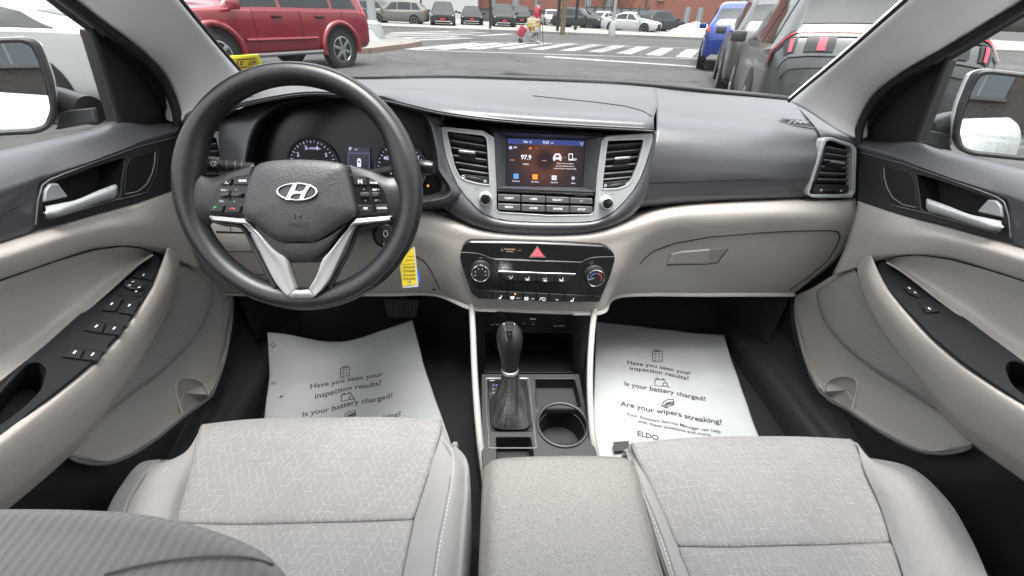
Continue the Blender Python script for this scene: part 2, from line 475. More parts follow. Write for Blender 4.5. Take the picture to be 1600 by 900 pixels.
# ---- dark surround of the centre fascia
BZ = Frame(W(692,200,y=.905), W(1018,208,y=.905), W(850,350,y=.866))
BO = [(691,199),(694,222),(699,246),(706,266),(716,288),(728,305),(745,323),(758,333),(775,340),(800,344),(850,346),(900,346),(928,344),(945,337),(960,328),(974,314),(988,297),(998,280),(1006,260),(1013,238),(1018,222),(1021,207)]
BOUT = [(672,186),(676,225),(684,255),(690,285),(690,318),(705,332),(728,346),(748,354),(770,361),(800,365),(850,367),(900,365),(932,360),(956,353),(975,344),(990,333),(1003,318),(1012,300),(1018,276),(1023,248),(1026,225),(1026,205)]
inn = [BZ.w(a, b, .001) for a, b in BO]
mid = [BZ.w(a * .55 + c * .45, b * .55 + d * .45, .010) for (a, b), (c, d) in zip(BO, BOUT)]
outr = [BZ.w(c, d, -.004) for c, d in BOUT]
outr2 = [BZ.w(c, d, -.03) for c, d in BOUT]
patch('centre_surround', [[p - BZ.n * .02 for p in inn], inn, mid, outr, outr2], DASH, dash, nu=90, nv=24, thick=.003)
tube('surround_seam', [BZ.w(717, 299, .0085), BZ.w(708, 316, .006), BZ.w(699, 333, .001)], .0009, SEAM, dash)

# ---- silver bezel with two vents, screen, buttons
LVH = [(697,204),(756,211),(761,216),(763,240),(766,289),(756,289),(730,283),(718,277),(710,260),(704,236),(699,214)]
RVH = [(949,219),(1007,217),(1004,232),(997,258),(988,280),(980,290),(966,295),(940,296),(942,274),(946,240)]
left_lobe = [(691,198),(754,204),(766,211),(771,214),(773,260),(775,292),(775,328),(779,332),(860,337),(924,336),(929,332),(931,310),(934,270),(939,230),(943,216),(950,212),(1021,207)]
bez_out = BO[1:-1]
outline = left_lobe + list(reversed(bez_out))
bezel = pplate('centre_bezel', BZ, outline, SILVER, dash, r=.004, hpx=[LVH, RVH], hr=.005, top=.006, depth=.012, bev=.0018)
def rim(name, fr, px, r, mat, parent, off, rad=.004):
    q = rnd(fr.ps(px, off), rad, 5); return tube(name, [fr.to(a.x, a.y, off) for a in q], r, mat, parent, n=6, closed=True)
BRIGHT = M('bright_silver_edge', (.62, .64, .65), .28, metal=.5)
rim('vent_rim', BZ, LVH, .0016, BRIGHT, bezel, .0062, .005); rim('vent_rim', BZ, RVH, .0016, BRIGHT, bezel, .0062, .005)
tube('bezel_rim', [BZ.w(a, b, .0064) for a, b in ((771,214),(773,260),(775,292),(775,327),(780,332),(860,337),(922,336),(929,331),(931,310),(934,270),(941,220))], .0011, BRIGHT, bezel, n=6)
tube('bezel_rim', [BZ.w(a, b, .0045) for a, b in BO], .0016, BRIGHT, bezel, n=6)

def vent(fr, hole, rows, tab, wheel, icons, off=0.0, flip=1, deep=.035):
    """air vent set behind an opening: dark duct, one louvre per row, a tab and a thumbwheel"""
    t = obj('air_vent', *loop_skin([fr.w(a, b, off) for a, b in hole], [fr.to(*(fr.p(a, b, off) * .9 + sum((fr.p(c, d, off) for c, d in hole), V((0, 0))) / len(hole) * .1), off - deep) for a, b in hole]), BLACK, dash)
    pplate('vent_back', fr, hole, SEAM, t, top=off - deep + .002, depth=.003, bev=0)
    for (x0, y0), (x1, y1) in rows:
        a, b = fr.w(x0, y0, off - .006), fr.w(x1, y1, off - .006)
        u = (b - a); L = u.length / 2; u.normalize(); tl = (fr.n * .80 + fr.v * .6).normalized()
        v, f = box_vf((a + b) / 2 - fr.n * .007, (L, .0085, .0016), .0012, (u, tl, u.cross(tl)))
        obj('louvre', v, f, VSLAT, t)
    (x0, y0), (x1, y1) = tab
    a, b = fr.w(x0, y0, off - .001), fr.w(x1, y1, off - .001)
    u = (b - a); L = u.length / 2; u.normalize(); w_ = (fr.n * .75 + fr.v * .66).normalized()
    tb = obj('vent_tab', *box_vf((a + b) / 2, (L, .008, .0026), .0015, (u, w_, u.cross(w_))), DARK, t)
    obj('tab_edge', *box_vf((a + b) / 2 + w_ * .0075 - u.cross(w_) * .0018, (L * .96, .0012, .0011), .0006, (u, w_, u.cross(w_))), SILVER, tb)
    (x0, y0), (x1, y1) = wheel
    a, b = fr.w(x0, y0, off - .002), fr.w(x1, y1, off - .002)
    pts = [a.lerp(b, k / 12) for k in range(13)]
    wv, wf = tube_vf(pts, [.0022 + .0020 * math.sin(math.pi * k / 12) for k in range(13)], 10)
    obj('thumbwheel', wv, wf, DARK, t)
    for k in range(1, 12):
        p = pts[k] + fr.n * (.0021 + .0020 * math.sin(math.pi * k / 12)); obj('wheel_notch', *box_vf(p, (.0003, .0018, .0004), 0, (fr.u, fr.v, fr.n)), BLACK, t)
    for cx, cy in icons[:2]:
        q = fr.p(cx, cy, off - .003); tube('vent_icon', [fr.to(q.x + .0022 * math.cos(i * .628), q.y + .0022 * math.sin(i * .628), off - .0025) for i in range(10)], .0005, WHITEPR, t, n=5, closed=True)
    return t
VSLAT = M('vent_louvre_plastic', (.085, .087, .09), .42, var=.05)
lrows = [((701,212),(758,221)),((703,223),(760,232)),((705,234),(761,243)),((707,246),(762,254)),((711,257),(763,265)),((717,268),(764,275))]
v1 = vent(BZ, LVH, lrows, ((717,240),(743,243)), ((730,277),(752,281)), [(724,276),(758,283)], off=.002)
pplate('vent_sill', BZ, [(717,277),(722,272),(764,277),(766,289),(756,289),(730,283)], DARK, v1, r=.002, top=-.003, depth=.006)
rrows = [((948,231),(1002,227)),((946,242),(1001,237)),((945,253),(999,248)),((944,264),(997,259)),((943,275),(992,271)),((943,284),(986,280))]
v2 = vent(BZ, RVH, rrows, ((959,252),(984,250)), ((951,291),(973,288)), [(946,290),(980,287)], off=.002)
pplate('vent_sill', BZ, [(941,286),(985,281),(980,290),(966,295),(940,296)], DARK, v2, r=.002, top=-.003, depth=.006)

# recess that holds the screen
sc_out = [(772,206),(942,214),(933,272),(930,300),(777,294),(774,262)]
sc_in = [(792,214),(915,218.5),(912.5,262),(911,292.5),(790,290.5),(791,255)]
fv, ff = loop_skin([BZ.w(a, b, .004) for a, b in sc_out], [BZ.w(a, b, -.022) for a, b in sc_in])
obj('screen_recess', fv, ff, DASH, dash, sharp=20)
pplate('bezel_backing', BZ, [(766,200),(946,208),(936,300),(930,338),(776,334),(770,280)], BLACK, dash, top=-.026, depth=.004)
# the screen and what it shows
SCR = M('lit_screen_glass', (.01, .01, .015), .12, emit=((.022, .02, .03), 1.0))
def emitm(n, c, s=1.0): return M(n, (.01, .01, .01), .4, emit=(c, s))
SG = Frame(BZ.w(791, 255, -.0215), BZ.w(913, 258, -.0215), BZ.w(852, 285, -.0215))
def spx(x, y): return SG.p(x, y)
screen = pplate('touch_screen', SG, [(793,216),(913.6,220),(910.5,292),(791,289.5)], None, dash, top=0, depth=.002, bev=0)
sm = bpy.data.materials.new('touch_screen_picture'); sm.use_nodes = True
N, L = sm.node_tree.nodes, sm.node_tree.links; b = N['Principled BSDF']; b.inputs['Base Color'].default_value = (.008,.008,.01,1); b.inputs['Roughness'].default_value = .15
tc = N.new('ShaderNodeTexCoord'); mp = N.new('ShaderNodeVectorMath'); mp.operation = 'DISTANCE'
c1 = V((SG.w(852, 250) - BASE[screen.name])[:]); mp.inputs[1].default_value = c1; L.new(tc.outputs['Object'], mp.inputs[0])
rp = N.new('ShaderNodeValToRGB'); rp.color_ramp.elements[0].position = .012; rp.color_ramp.elements[0].color = (.008,.005,.006,1)
rp.color_ramp.elements[1].position = .09; rp.color_ramp.elements[1].color = (.005,.005,.008,1)
e = rp.color_ramp.elements.new(.028); e.color = (.030,.012,.007,1); e = rp.color_ramp.elements.new(.055); e.color = (.012,.007,.007,1)
L.new(mp.outputs['Value'], rp.inputs[0]); L.new(rp.outputs[0], b.inputs['Emission Color']); b.inputs['Emission Strength'].default_value = 1.0
screen.data.materials.append(sm)
pplate('status_bar', SG, [(793.3,216.3),(913.3,220.3),(913,228),(793,224.5)], emitm('status_bar_blue', (.03,.045,.16), .9), screen, top=.0004, depth=.0004, bev=0)
TW = emitm('screen_white', (.75,.78,.85), 1.0); TO = emitm('screen_orange', (.9,.28,.04), 1.0); TB = emitm('screen_blue', (.12,.35,.85), 1.0)
def st(s, x, y, size, m=TW, bold=0.0): text('screen_text', s, SG, spx(x, y), size, m, screen, off=.0008, bold=bold)
st('Mar  6', 824, 221.8, .0062); st('9:53', 853, 222.8, .0075); st('AM', 862.5, 223.6, .0035)
st('FM', 805, 230.6, .0055); st('-81', 828.5, 231.8, .0055, TO, .01); st('HD', 839, 232, .0045, GREYPR)
pplate('source_badge', SG, [(795.5,228.6),(800,228.7),(800,233),(795.5,232.9)], emitm('badge_lilac', (.45,.4,.8), 1), screen, top=.0007, depth=.0004, bev=0)
st('97.9', 822, 246, .0125, bold=.012); st('WSKQ', 821.5, 256.5, .0042)
st('Please connect a device', 883, 255.5, .0036); st('for more features such as', 883, 259.5, .0036); st('Android Auto or Apple CarPlay', 883, 263.5, .0036)
st('All Menus', 806, 283, .0040); st('My Menu', 836, 284, .0042); st('Apps/Info', 866, 285, .0040); st('Setup', 895.5, 286, .0040)
for i in range(3):
    for j in range(3): pplate('menu_icon', SG, [(802.5+i*2.7,271.5+j*2.7),(804.7+i*2.7,271.5+j*2.7),(804.7+i*2.7,273.7+j*2.7),(802.5+i*2.7,273.7+j*2.7)], TB, screen, top=.0007, depth=.0004, bev=0)
pplate('menu_icon', SG, [(832,272.5),(840,272.7),(840,280.3),(832,280.2)], TO, screen, r=.001, top=.0007, depth=.0004, bev=0)
st('i', 836, 276.6, .006, emitm('icon_dark', (.15,.03,.0), 1), .03)
pplate('menu_icon', SG, [(862,274),(870,274.2),(869.5,281.5),(862,281.3)], emitm('icon_grey', (.5,.52,.55), 1), screen, r=.001, top=.0007, depth=.0004, bev=0)
st('A', 866, 278, .0045, SCR, .02)
q = spx(895.5, 278.3); plate('menu_icon', SG, circ(q, .0036, 8), emitm('icon_steel', (.42,.46,.55), 1), screen, [circ(q, .0013, 8)], .0007, .0004, 0)
# car - phone pictogram
pplate('car_icon', SG, [(864,246.5),(866.5,241.5),(868,240),(874,240),(875.7,241.7),(877.5,246.5),(877.3,249),(864.2,249)], TW, screen, r=.0006, hpx=[[(867,246),(868.4,242.4),(873.6,242.4),(875,246)]], top=.0007, depth=.0004, bev=0)
for a in (865, 874.5): pplate('car_icon', SG, [(a,249),(a+2.2,249),(a+2.2,251),(a,251)], TW, screen, top=.0007, depth=.0004, bev=0)
for a in (879, 882, 885): plate('link_dot', SG, circ(spx(a, 246), .0004, 6), TW, screen, (), .0007, .0004, 0)
pplate('phone_icon', SG, [(888.5,240),(895,240),(895,250.5),(888.5,250.5)], TW, screen, r=.0006, hpx=[[(889.3,241.3),(894.2,241.3),(894.2,248.5),(889.3,248.5)]], top=.0007, depth=.0004, bev=0)
st('GO', 897.5, 249.3, .0055, TW, .02)
tube('signal_icon', [SG.w(a, b, .0006) for a, b in ((906.5,222.5),(909,225.5),(911.5,222.7))], .0003, TW, screen, n=5); tube('signal_icon', [SG.w(909,225.5,.0006), SG.w(909,228,.0006)], .0003, TW, screen, n=5)
tube('arrow_glow', [SG.w(797,250,.0005), SG.w(804,250,.0005)], .0006, emitm('glow_orange', (.55,.2,.08), 1), screen, n=5)
tube('arrow_glow', [SG.w(847,251,.0005), SG.w(854,251,.0005)], .0006, emitm('glow_orange', (.55,.2,.08), 1), screen, n=5)
# ledge, chrome strip and eight keys
pplate('screen_ledge', BZ, [(776,294),(928,300),(928,306),(777,300)], DASH, dash, top=.001, depth=.02, bev=.001)
tube('chrome_strip', [BZ.w(778, 297.3, .0025), BZ.w(852, 300.3, .0035), BZ.w(927, 303.2, .0025)], .0016, CHROME, dash, n=8)
KEY = M('grey_key_plastic', (.075, .079, .083), .4, var=.05)
keys = [('RADIO',778,303.5,813,315.5),('v SEEK',815,305,852,317),('TRACK ^',853.5,307,889.5,318),('',891,309,926,319.2),
        ('MEDIA',778,318,813,329),('HOME',815,319.5,852,331),('PHONE',853.5,320.8,889.5,332),('SETUP',891,321.6,926,333)]
for s, x0, y0, x1, y1 in keys:
    sl = 1.4
    k = pplate('key', BZ, [(x0,y0),(x1,y0+sl),(x1,y1),(x0,y1-sl)], KEY, dash, r=.0012, top=.003, depth=.02, bev=.0009)
    if s: text('key_lettering', s, BZ, BZ.p((x0+x1)/2, (y0+y1)/2, .003), .0058, WHITEPR, k, off=.0033, bold=.02)
    else:
        q = BZ.p((x0+x1)/2, (y0+y1)/2, .003); tube('key_star', [BZ.to(q.x + (.0028 if i % 2 == 0 else .0012) * math.sin(i * math.pi / 5), q.y + (.0028 if i % 2 == 0 else .0012) * math.cos(i * math.pi / 5), .0032) for i in range(10)], .0003, WHITEPR, k, n=4, closed=True)
text('small_lettering', 'PASSENGER AIRBAG', BZ, BZ.p(908, 305.5, .002), .0026, GREYPR, dash, off=.0022)
for x, y in ((758.5, 310.5), (946.5, 317)):
    q = BZ.p(x, y, .006)
    kb = lathe('dial', BZ, q, [(.0145,.004),(.0145,.008),(.0128,.0095),(.0125,.020),(.0118,.0225),(.0095,.0232),(.0092,.0218)], SILVER, dash)
    lathe('dial_cap', BZ, q, [(.0091,.018),(.0091,.0222),(.0085,.0226)], PIANO, kb)
    tube('dial_rim', [BZ.to(q.x + .0105 * math.cos(i * .1963), q.y + .0105 * math.sin(i * .1963), .0230) for i in range(32)], .0009, CHROME, kb, n=6, closed=True)
text('small_lettering', 'POWER', BZ, BZ.p(745, 294, .006), .0030, DKPRINT, bezel, off=.0063); text('small_lettering', 'PUSH', BZ, BZ.p(745, 297, .006), .0024, DKPRINT, bezel, off=.0063)
text('small_lettering', 'VOL', BZ, BZ.p(766, 326, .006), .0028, DKPRINT, bezel, off=.0063)
text('small_lettering', 'TUNE', BZ, BZ.p(957, 303.5, .006), .0030, DKPRINT, bezel, off=.0063); text('small_lettering', 'FILE', BZ, BZ.p(936, 331.5, .006), .0028, DKPRINT, bezel, off=.0063)

# ---- climate panel
CP = Frame(W(722,395,y=.838), W(958,402,y=.838), W(840,466,y=.826))
CO = [(734,377),(790,377.5),(835,378.5),(895,381),(943,384),(953,389),(960,397),(961,406),(954,431),(940,464),(933,471),(905,472),(852,471),(790,468.5),(746,466),(737,459),(727,432),(719,405),(720,393),(726,381)]
cp = pplate('climate_panel', CP, CO, PIANO, dash, r=.006, top=.002, depth=.02, bev=.0015)
tube('panel_groove', [CP.w(a, b, .0021) for a, b in ((719,394.6),(733,394.5),(746,396),(757,399),(768,404),(800,405),(850,407),(909,409.7),(914,406.5),(922,403),(936,401.5),(960,401))], .0006, M('groove_grey', (.03,.03,.033), .4), cp, n=5)  # thin dark grey line along the edge of the upper gloss section
GLOSS = M('gloss_black', (.004,.0045,.005), .18)
pplate('gloss_strip', CP, [(734,378.5),(835,380),(943,385.5),(953,391),(959,399),(936,400),(922,401.5),(909,408),(850,405),(768,402),(757,397),(746,394.5),(721,393),(727,383)], GLOSS, cp, r=.004, top=.0026, depth=.002, bev=.0005)
pplate('storage_slot', CP, [(771,405),(905,410),(899,427),(780,423)], GLOSS, cp, r=.002, top=.0026, depth=.002, bev=.0004)
tube('chrome_strip', [CP.w(779, 423.7, .003), CP.w(840, 426.2, .004), CP.w(899, 428, .003)], .0009, M('dim_chrome', (.28,.28,.28), .25, metal=1.0), cp, n=6)
bx = [(780,425.3,807,426.4,809,438.5,791,438),(808,426.5,837,427.6,837.5,439.4,810,438.6),(838,427.6,868,428.6,867,440.5,838.5,439.5),(869,428.6,899,429.4,887,441,868,440.5)]
ic = [(798.7,434),(825,435.5),(852,437),(878,437)]
for i, (a, b_, c, d, e_, f_, g_, h_) in enumerate(bx):
    k = pplate('mode_button', CP, [(a,b_),(c,d),(e_,f_),(g_,h_)], BLACK, cp, r=.0012, top=.0042, depth=.006, bev=.0008)
    x, y = ic[i]
    tube('button_icon', [CP.w(x + 2, y - 3, .0046), CP.w(x + 1, y + .5, .0046), CP.w(x - 2, y + 2, .0046)], .0006, WHITEPR, k, n=5)
    tube('button_icon', [CP.w(x - 4, y - 1.5, .0046), CP.w(x - 1.2, y - 1.2 + (i % 2) * 3, .0046)], .0005, WHITEPR, k, n=5)
    if i > 0: tube('button_icon', [CP.w(x - 4, y + 1.5, .0046), CP.w(x - 1, y + 2.8, .0046), CP.w(x + 3, y + 1.5, .0046)], .0004, WHITEPR, k, n=5)
bd = [741, 770, 793, 817, 838, 858.5, 882, 906, 941]
for i in range(8):
    a, c = bd[i] + .6, bd[i + 1] - .6
    yt = lambda x: 453 + (x - 741) * .05; yb = lambda x: 466.5 + (x - 741) * .028
    k = pplate('row_button', CP, [(a,yt(a)),(c,yt(c)),(c - (4 if i == 7 else 0),yb(c)),(a + (4 if i == 0 else 0),yb(a))], BLACK, cp, r=.001, top=.0036, depth=.005, bev=.0006)
    x, y = (a + c) / 2, (yt(a) + yb(a)) / 2 + 4
    if i in (1, 6): tube('button_icon', [CP.w(x + 2.2, y - 3, .0041), CP.w(x + 1, y + 1.2, .0041), CP.w(x - 2.4, y + 1, .0041)], .0010, WHITEPR, k, n=5)
    elif i == 2: text('button_icon', 'FRONT', CP, CP.p(x + 5, y, .0036), .0032, WHITEPR, k, off=.0041); pplate('button_icon', CP, [(x-8,y-2.4),(x-1,y-2.4),(x-2.4,y+2),(x-6.6,y+2)], WHITEPR, k, top=.0041, depth=.0004, bev=0); plate('indicator_light', CP, circ(CP.p(x, y - 6.5, .0036), .0016, 12), emitm('amber_light', (1.0, .55, .04), 1.6), k, (), .0043, .001, .0003)
    elif i == 3: pplate('button_icon', CP, [(x-8,y-2.2),(x-2,y-2.2),(x-2,y+2.2),(x-8,y+2.2)], WHITEPR, k, hpx=[[(x-6,y-1.2),(x-4,y-1.2),(x-4,y+1.2),(x-6,y+1.2)]], top=.0041, depth=.0004, bev=0); text('button_icon', 'REAR', CP, CP.p(x + 5, y, .0036), .0032, WHITEPR, k, off=.0041)
    elif i == 4: tube('button_icon', [CP.w(x + a_, y + b_, .0041) for a_, b_ in ((-5,1.5),(-3.5,-1.8),(2.5,-2),(4.5,1.2),(1,2.2),(-1.5,.2))], .0006, WHITEPR, k, n=5)
    elif i == 5: text('button_icon', 'A/C', CP, CP.p(x, y, .0036), .0042, WHITEPR, k, off=.0041, bold=.01)
for side, (x, y) in enumerate(((751, 421.5), (928, 429))):
    q = CP.p(x, y, .002)
    kb = lathe('climate_knob', CP, q, [(.0225,.001),(.0225,.004),(.0205,.006),(.0198,.020),(.019,.0225),(.0165,.0232)], BLACK, cp, n=40)
    tube('knob_rim', [CP.to(q.x + .0182 * math.cos(i * .157), q.y + .0182 * math.sin(i * .157), .0228) for i in range(40)], .0013, CHROME, kb, n=8, closed=True)
    lathe('knob_cap', CP, q, [(.0166,.02),(.0166,.0228),(.0155,.0231)], PIANO, kb, n=40)
    if side == 0:
        for a in (200, 160, 110, 70, 25, -15): 
            a = math.radians(a); p0 = CP.to(q.x + .0100 * math.cos(a), q.y + .0100 * math.sin(a), .0234); p1 = CP.to(q.x + .0128 * math.cos(a), q.y + .0128 * math.sin(a), .0234)
            tube('knob_mark', [p0, p1], .0005, WHITEPR, kb, n=5)
        pplate('knob_pointer', CP, [(x+9,y+1),(x+10.5,y+8),(x+7.5,y+11),(x+6,y+5)], SEAM, kb, r=.001, top=.0236, depth=.001, bev=.0002)
    else:
        for nm, c0, a0, a1 in (('cold_arc', (.05,.12,.45), 200, 95), ('hot_arc', (.5,.04,.04), 82, -20)):
            tube(nm, [CP.to(q.x + .0118 * math.cos(math.radians(a0 + (a1 - a0) * i / 12)), q.y + .0118 * math.sin(math.radians(a0 + (a1 - a0) * i / 12)), .0234) for i in range(13)], .0006, M(nm, c0, .5, emit=(c0, .3)), kb, n=5)
        text('knob_mark', 'MAX A/C', CP, CP.p(x - 5, y + 7, .0232), .0035, WHITEPR, kb, off=.0235, rot=.3)
# hazard switch and airbag lamp
hz = pplate('hazard_switch', CP, [(840,384.5),(853,402.5),(827,402)], PIANO, cp, r=.001, top=.0045, depth=.004, bev=.0005)
RED = M('hazard_red', (.6,.06,.08), .4, emit=((.75,.09,.12), .55))
pplate('hazard_triangle', CP, [(840,386.5),(850,401),(830,400.6)], RED, hz, top=.0052, depth=.0008, bev=0)
tube('hazard_outline', [CP.w(a, b, .0052) for a, b in ((840,384.8),(852.5,402.3),(827.6,401.7))], .0005, M('hazard_line', (.7,.6,.6), .5), hz, n=5, closed=True)
tube('hazard_outline', [CP.w(a, b, .0056) for a, b in ((840,391),(845.5,398.8),(834.5,398.5))], .0005, M('hazard_line', (.7,.6,.6), .5), hz, n=5, closed=True)
text('airbag_lamp', 'PASSENGER', CP, CP.p(796.5, 389.5, .0026), .0045, emitm('lamp_peach', (.8,.42,.25), .8), cp, off=.003)
text('airbag_lamp', 'AIR BAG', CP, CP.p(796.5, 393, .0026), .0042, emitm('lamp_pale', (.6,.55,.5), .7), cp, off=.003)
text('airbag_lamp', 'OFF', CP, CP.p(811.5, 391.5, .0026), .0048, emitm('lamp_orange', (.35,.12,.05), .8), cp, off=.003)
tube('airbag_lamp', [CP.w(782.5, 392.5, .003), CP.w(784, 388, .003), CP.w(785.5, 392.5, .003)], .0004, GREYPR, cp, n=5)

# ---- instrument cluster
KF = Frame(W(400,170,y=.935), W(670,176,y=.935), W(530,285,y=.90))
ring_in = [(394,265),(397,240),(403,215),(416,190),(441,171),(475,161),(540,158),(600,161),(640,171),(659,190),(669,220),(674,262),(670,305),(396,305)]
ring_out = [(385,265),(388,238),(395,212),(408,188),(436,166),(475,155.5),(540,152.5),(602,155),(646,166),(667,186),(678,218),(684,262),(680,312),(386,312)]
bound = [(343,275),(343,240),(342,208),(350,184),(402,162),(470,150),(540,150),(606,160),(682,182),(690,200),(694,225),(704,262),(706,325),(340,325)]
li = [KF.w(a, b, 0) for a, b in ring_in]; lm = [KF.w(a, b, .045) for a, b in ring_out]
lm2 = [KF.w(a * .8 + c * .2, b * .8 + d * .2, .048) for (a, b), (c, d) in zip(ring_out, bound)]
lo = [W(c, d, y=.905) for c, d in bound]
n0 = catmull(li, 90, True); n1 = catmull(lm, 90, True)
obj('binnacle', *loop_skin(n1, n0), DARK, dash)
patch('driver_panel', [lm, lm2, lo, [p + V((0, .05, 0)) for p in lo]], DASH, dash, nu=100, nv=14, closed=True, thick=.002)
face = pplate('cluster_face', KF, [(380,150),(690,158),(690,320),(380,315)], M('cluster_black', (.006,.006,.007), .25), dash, top=-.002, depth=.004, bev=0)
GW = M('gauge_white', (.5,.5,.55), .5, emit=((.55,.5,.85), .55))
def gauge(cx, cy, r, a0, a1, nums, n_tick, name):
    c = KF.p(cx, cy); rr = (KF.p(cx + r, cy) - c).length
    g = lathe('gauge', KF, c, [(rr,-.001),(rr,.006),(rr*.97,.008),(rr*.94,.006),(rr*.93,.001)], M('gauge_ring', (.22,.22,.24), .3, metal=.7), dash, n=48)
    plate('gauge_dial', KF, circ(c, rr*.93, 48), M('dial_black', (.012,.012,.016), .5), g, (), .0025, .002, 0)
    mb = Mesh()
    for i in range(n_tick + 1):
        a = math.radians(a0 + (a1 - a0) * i / n_tick); L_ = .1 if i % 2 == 0 else .055
        mb.add(*tube_vf([KF.to(c.x + rr*(.88-L_)*math.cos(a), c.y + rr*(.88-L_)*math.sin(a), .003), KF.to(c.x + rr*.88*math.cos(a), c.y + rr*.88*math.sin(a), .003)], .0005, 5))
    mb.build('tick_marks', GW, g)
    for i, s in enumerate(nums):
        a = math.radians(a0 + (a1 - a0) * i / (len(nums) - 1))
        text('numeral', s, KF, (c.x + rr*.64*math.cos(a), c.y + rr*.64*math.sin(a)), .0105, GW, g, off=.003, bold=.01)
    return g, c, rr
g1, c1_, r1_ = gauge(490, 256, 40, 225, -45, ['0','1','2','3','4','5','6','7'], 28, 'rev')
text('gauge_caption', 'x1000rpm', KF, KF.p(491, 232), .0065, GW, g1, off=.003)
g2, c2_, r2_ = gauge(627, 262, 41, 225, -45, ['0','20','40','60','80','100','120','140'], 28, 'speed')
tube('needle', [KF.w(627, 262, .005), KF.w(592, 279, .005)], [.0014, .0006], emitm('needle_white', (.5,.5,.9), .8), g2, n=6)
pplate('trip_display', KF, [(543,229),(578,230.5),(578,275),(543,274)], M('display_dark', (.012,.013,.018), .25, emit=((.012,.014,.02), 1)), dash, r=.001, top=.002, depth=.002, bev=.0004)
DW = emitm('display_white', (.55,.6,.8), .9)
text('display_text', 'P', KF, KF.p(547.5, 233, .002), .0095, DW, dash, off=.0025, bold=.015); text('display_text', 'mi', KF, KF.p(556.5, 233.5, .002), .0055, DW, dash, off=.0025)
rim('display_frame', KF, [(544,239),(577,239.5),(577,273),(544,272)], .0004, emitm('display_line', (.12,.14,.3), 1), dash, .0024, .001)
pplate('display_icon', KF, [(558,251),(559,247.5),(563,247.5),(564,251),(564,261),(558,261)], DW, dash, r=.001, hpx=[[(559.3,251.5),(562.7,251.5),(562.7,254),(559.3,254)]], top=.0026, depth=.0005, bev=0)

# ---- outer vents at both ends of the dashboard
def outer_vent(pts_o, pts_h, rows, tab, wheel, icons, fr):
    fm = pplate('vent_frame', fr, pts_o, SILVER, dash, r=.007, hpx=[pts_h], hr=.005, top=.006, depth=.016, bev=.002)
    rim('vent_rim', fr, pts_o, .0015, BRIGHT, fm, .0045, .007)
    t = vent(fr, pts_h, rows, tab, wheel, icons, off=.002)
    return t
RV = Frame(W(1268,260,y=.922), W(1337,262,y=.942), W(1302,305,y=.925))
RVO = [(1287,216),(1298,215),(1331,226),(1337,232),(1335,300),(1330,308),(1270,308),(1261,303)]
RVI = [(1291.5,221),(1300,219.5),(1330,230),(1333.3,236),(1332,299),(1328,304),(1269,304.3),(1266,301)]
rv = outer_vent(RVO, RVI, [((1292,233),(1330,240)),((1289,243),(1330,249)),((1286,253),(1330,257)),((1283,263),(1330,266)),((1280,273),(1330,275)),((1277,283),(1330,284))], ((1293,256),(1316,260)), ((1286,297),(1307,297.5)), [(1283,297),(1314,298)], RV)
pplate('vent_sill', RV, [(1274,288),(1330,290),(1330,297),(1326,301),(1272,302),(1269,299)], DARK, rv, r=.002, top=-.003, depth=.006)
patch('end_cap', [WY([(1240,160,1.29),(1275,178,1.16),(1310,196,1.06),(1339,214,1.0)]), WY([(1268,190,1.08),(1290,203,1.02),(1318,212,.985),(1341,226,.968)]), WY([(1284,214,.95),(1300,212,.945),(1332,224,.945),(1342,234,.95)]), WY([(1284,218,.97),(1300,218,.97),(1332,230,.97),(1342,238,.97)])], DASH, dash, nu=24, nv=16)
v_, f_ = loop_skin([RV.w(a, b, .004) for a, b in rnd([V(p) for p in RVO], 3)], [RV.w(802 + (a - 802) * 1.0 + (a - 1300) * .10, b + (b - 262) * .07, -.03) for a, b in rnd([V(p) for p in RVO], 3)])
obj('vent_surround', v_, f_, DASH, dash)
def mirror_px(p): 
    return p
# left one: the same vent mirrored to the driver's end
LVF = Frame(W(283,262,y=.942), W(352,262,y=.922), W(320,312,y=.925))
LVO = [(290,214),(330,206),(342,209),(362,298),(355,308),(296,310),(287,303)]
LVI = [(296,220),(329,213),(337,216),(354,296),(350,301),(299,303),(294,299)]
lv = outer_vent(LVO, LVI, [((296,232),(339,228)),((296,243),(341,239)),((296,254),(344,250)),((296,265),(346,262)),((296,276),(348,274)),((296,286),(350,285))], ((312,256),(334,254)), ((318,298),(338,297)), [(312,298),(345,297)], LVF)

# ---- small demister outlet on the pad's far corner
DV = Frame(SURF[pad.name].hit(1240,191), SURF[pad.name].hit(1262,193.5), SURF[pad.name].hit(1251,198))
do = [(1217,189),(1224,185),(1262,187),(1276,191),(1290,202),(1270,200),(1236,196)]
dv = pplate('demister_outlet', DV, do, DARK, dash, r=.004, hpx=[[(1222,189),(1228,187),(1260,189),(1272,192.5),(1281,199),(1268,198),(1238,194)]], hr=.002, top=.0015, depth=.006, bev=.001)
pplate('outlet_back', DV, do, SEAM, dv, r=.003, top=.0002, depth=.003, bev=0)
for a in (1231, 1240, 1249, 1258, 1267):
    obj('louvre', *box_vf((DV.w(a, 193.5, .0005) + DV.w(a + 7, 188.5, .0005)) / 2, ((DV.w(a, 193.5) - DV.w(a + 7, 188.5)).length / 2, .0022, .0014), .0006, ((DV.w(a + 7, 188.5) - DV.w(a, 193.5)).normalized(), (DV.w(a + 7, 188.5) - DV.w(a, 193.5)).normalized().cross(DV.n), DV.n)), M('pale_louvre', (.10,.104,.11), .4), dv)

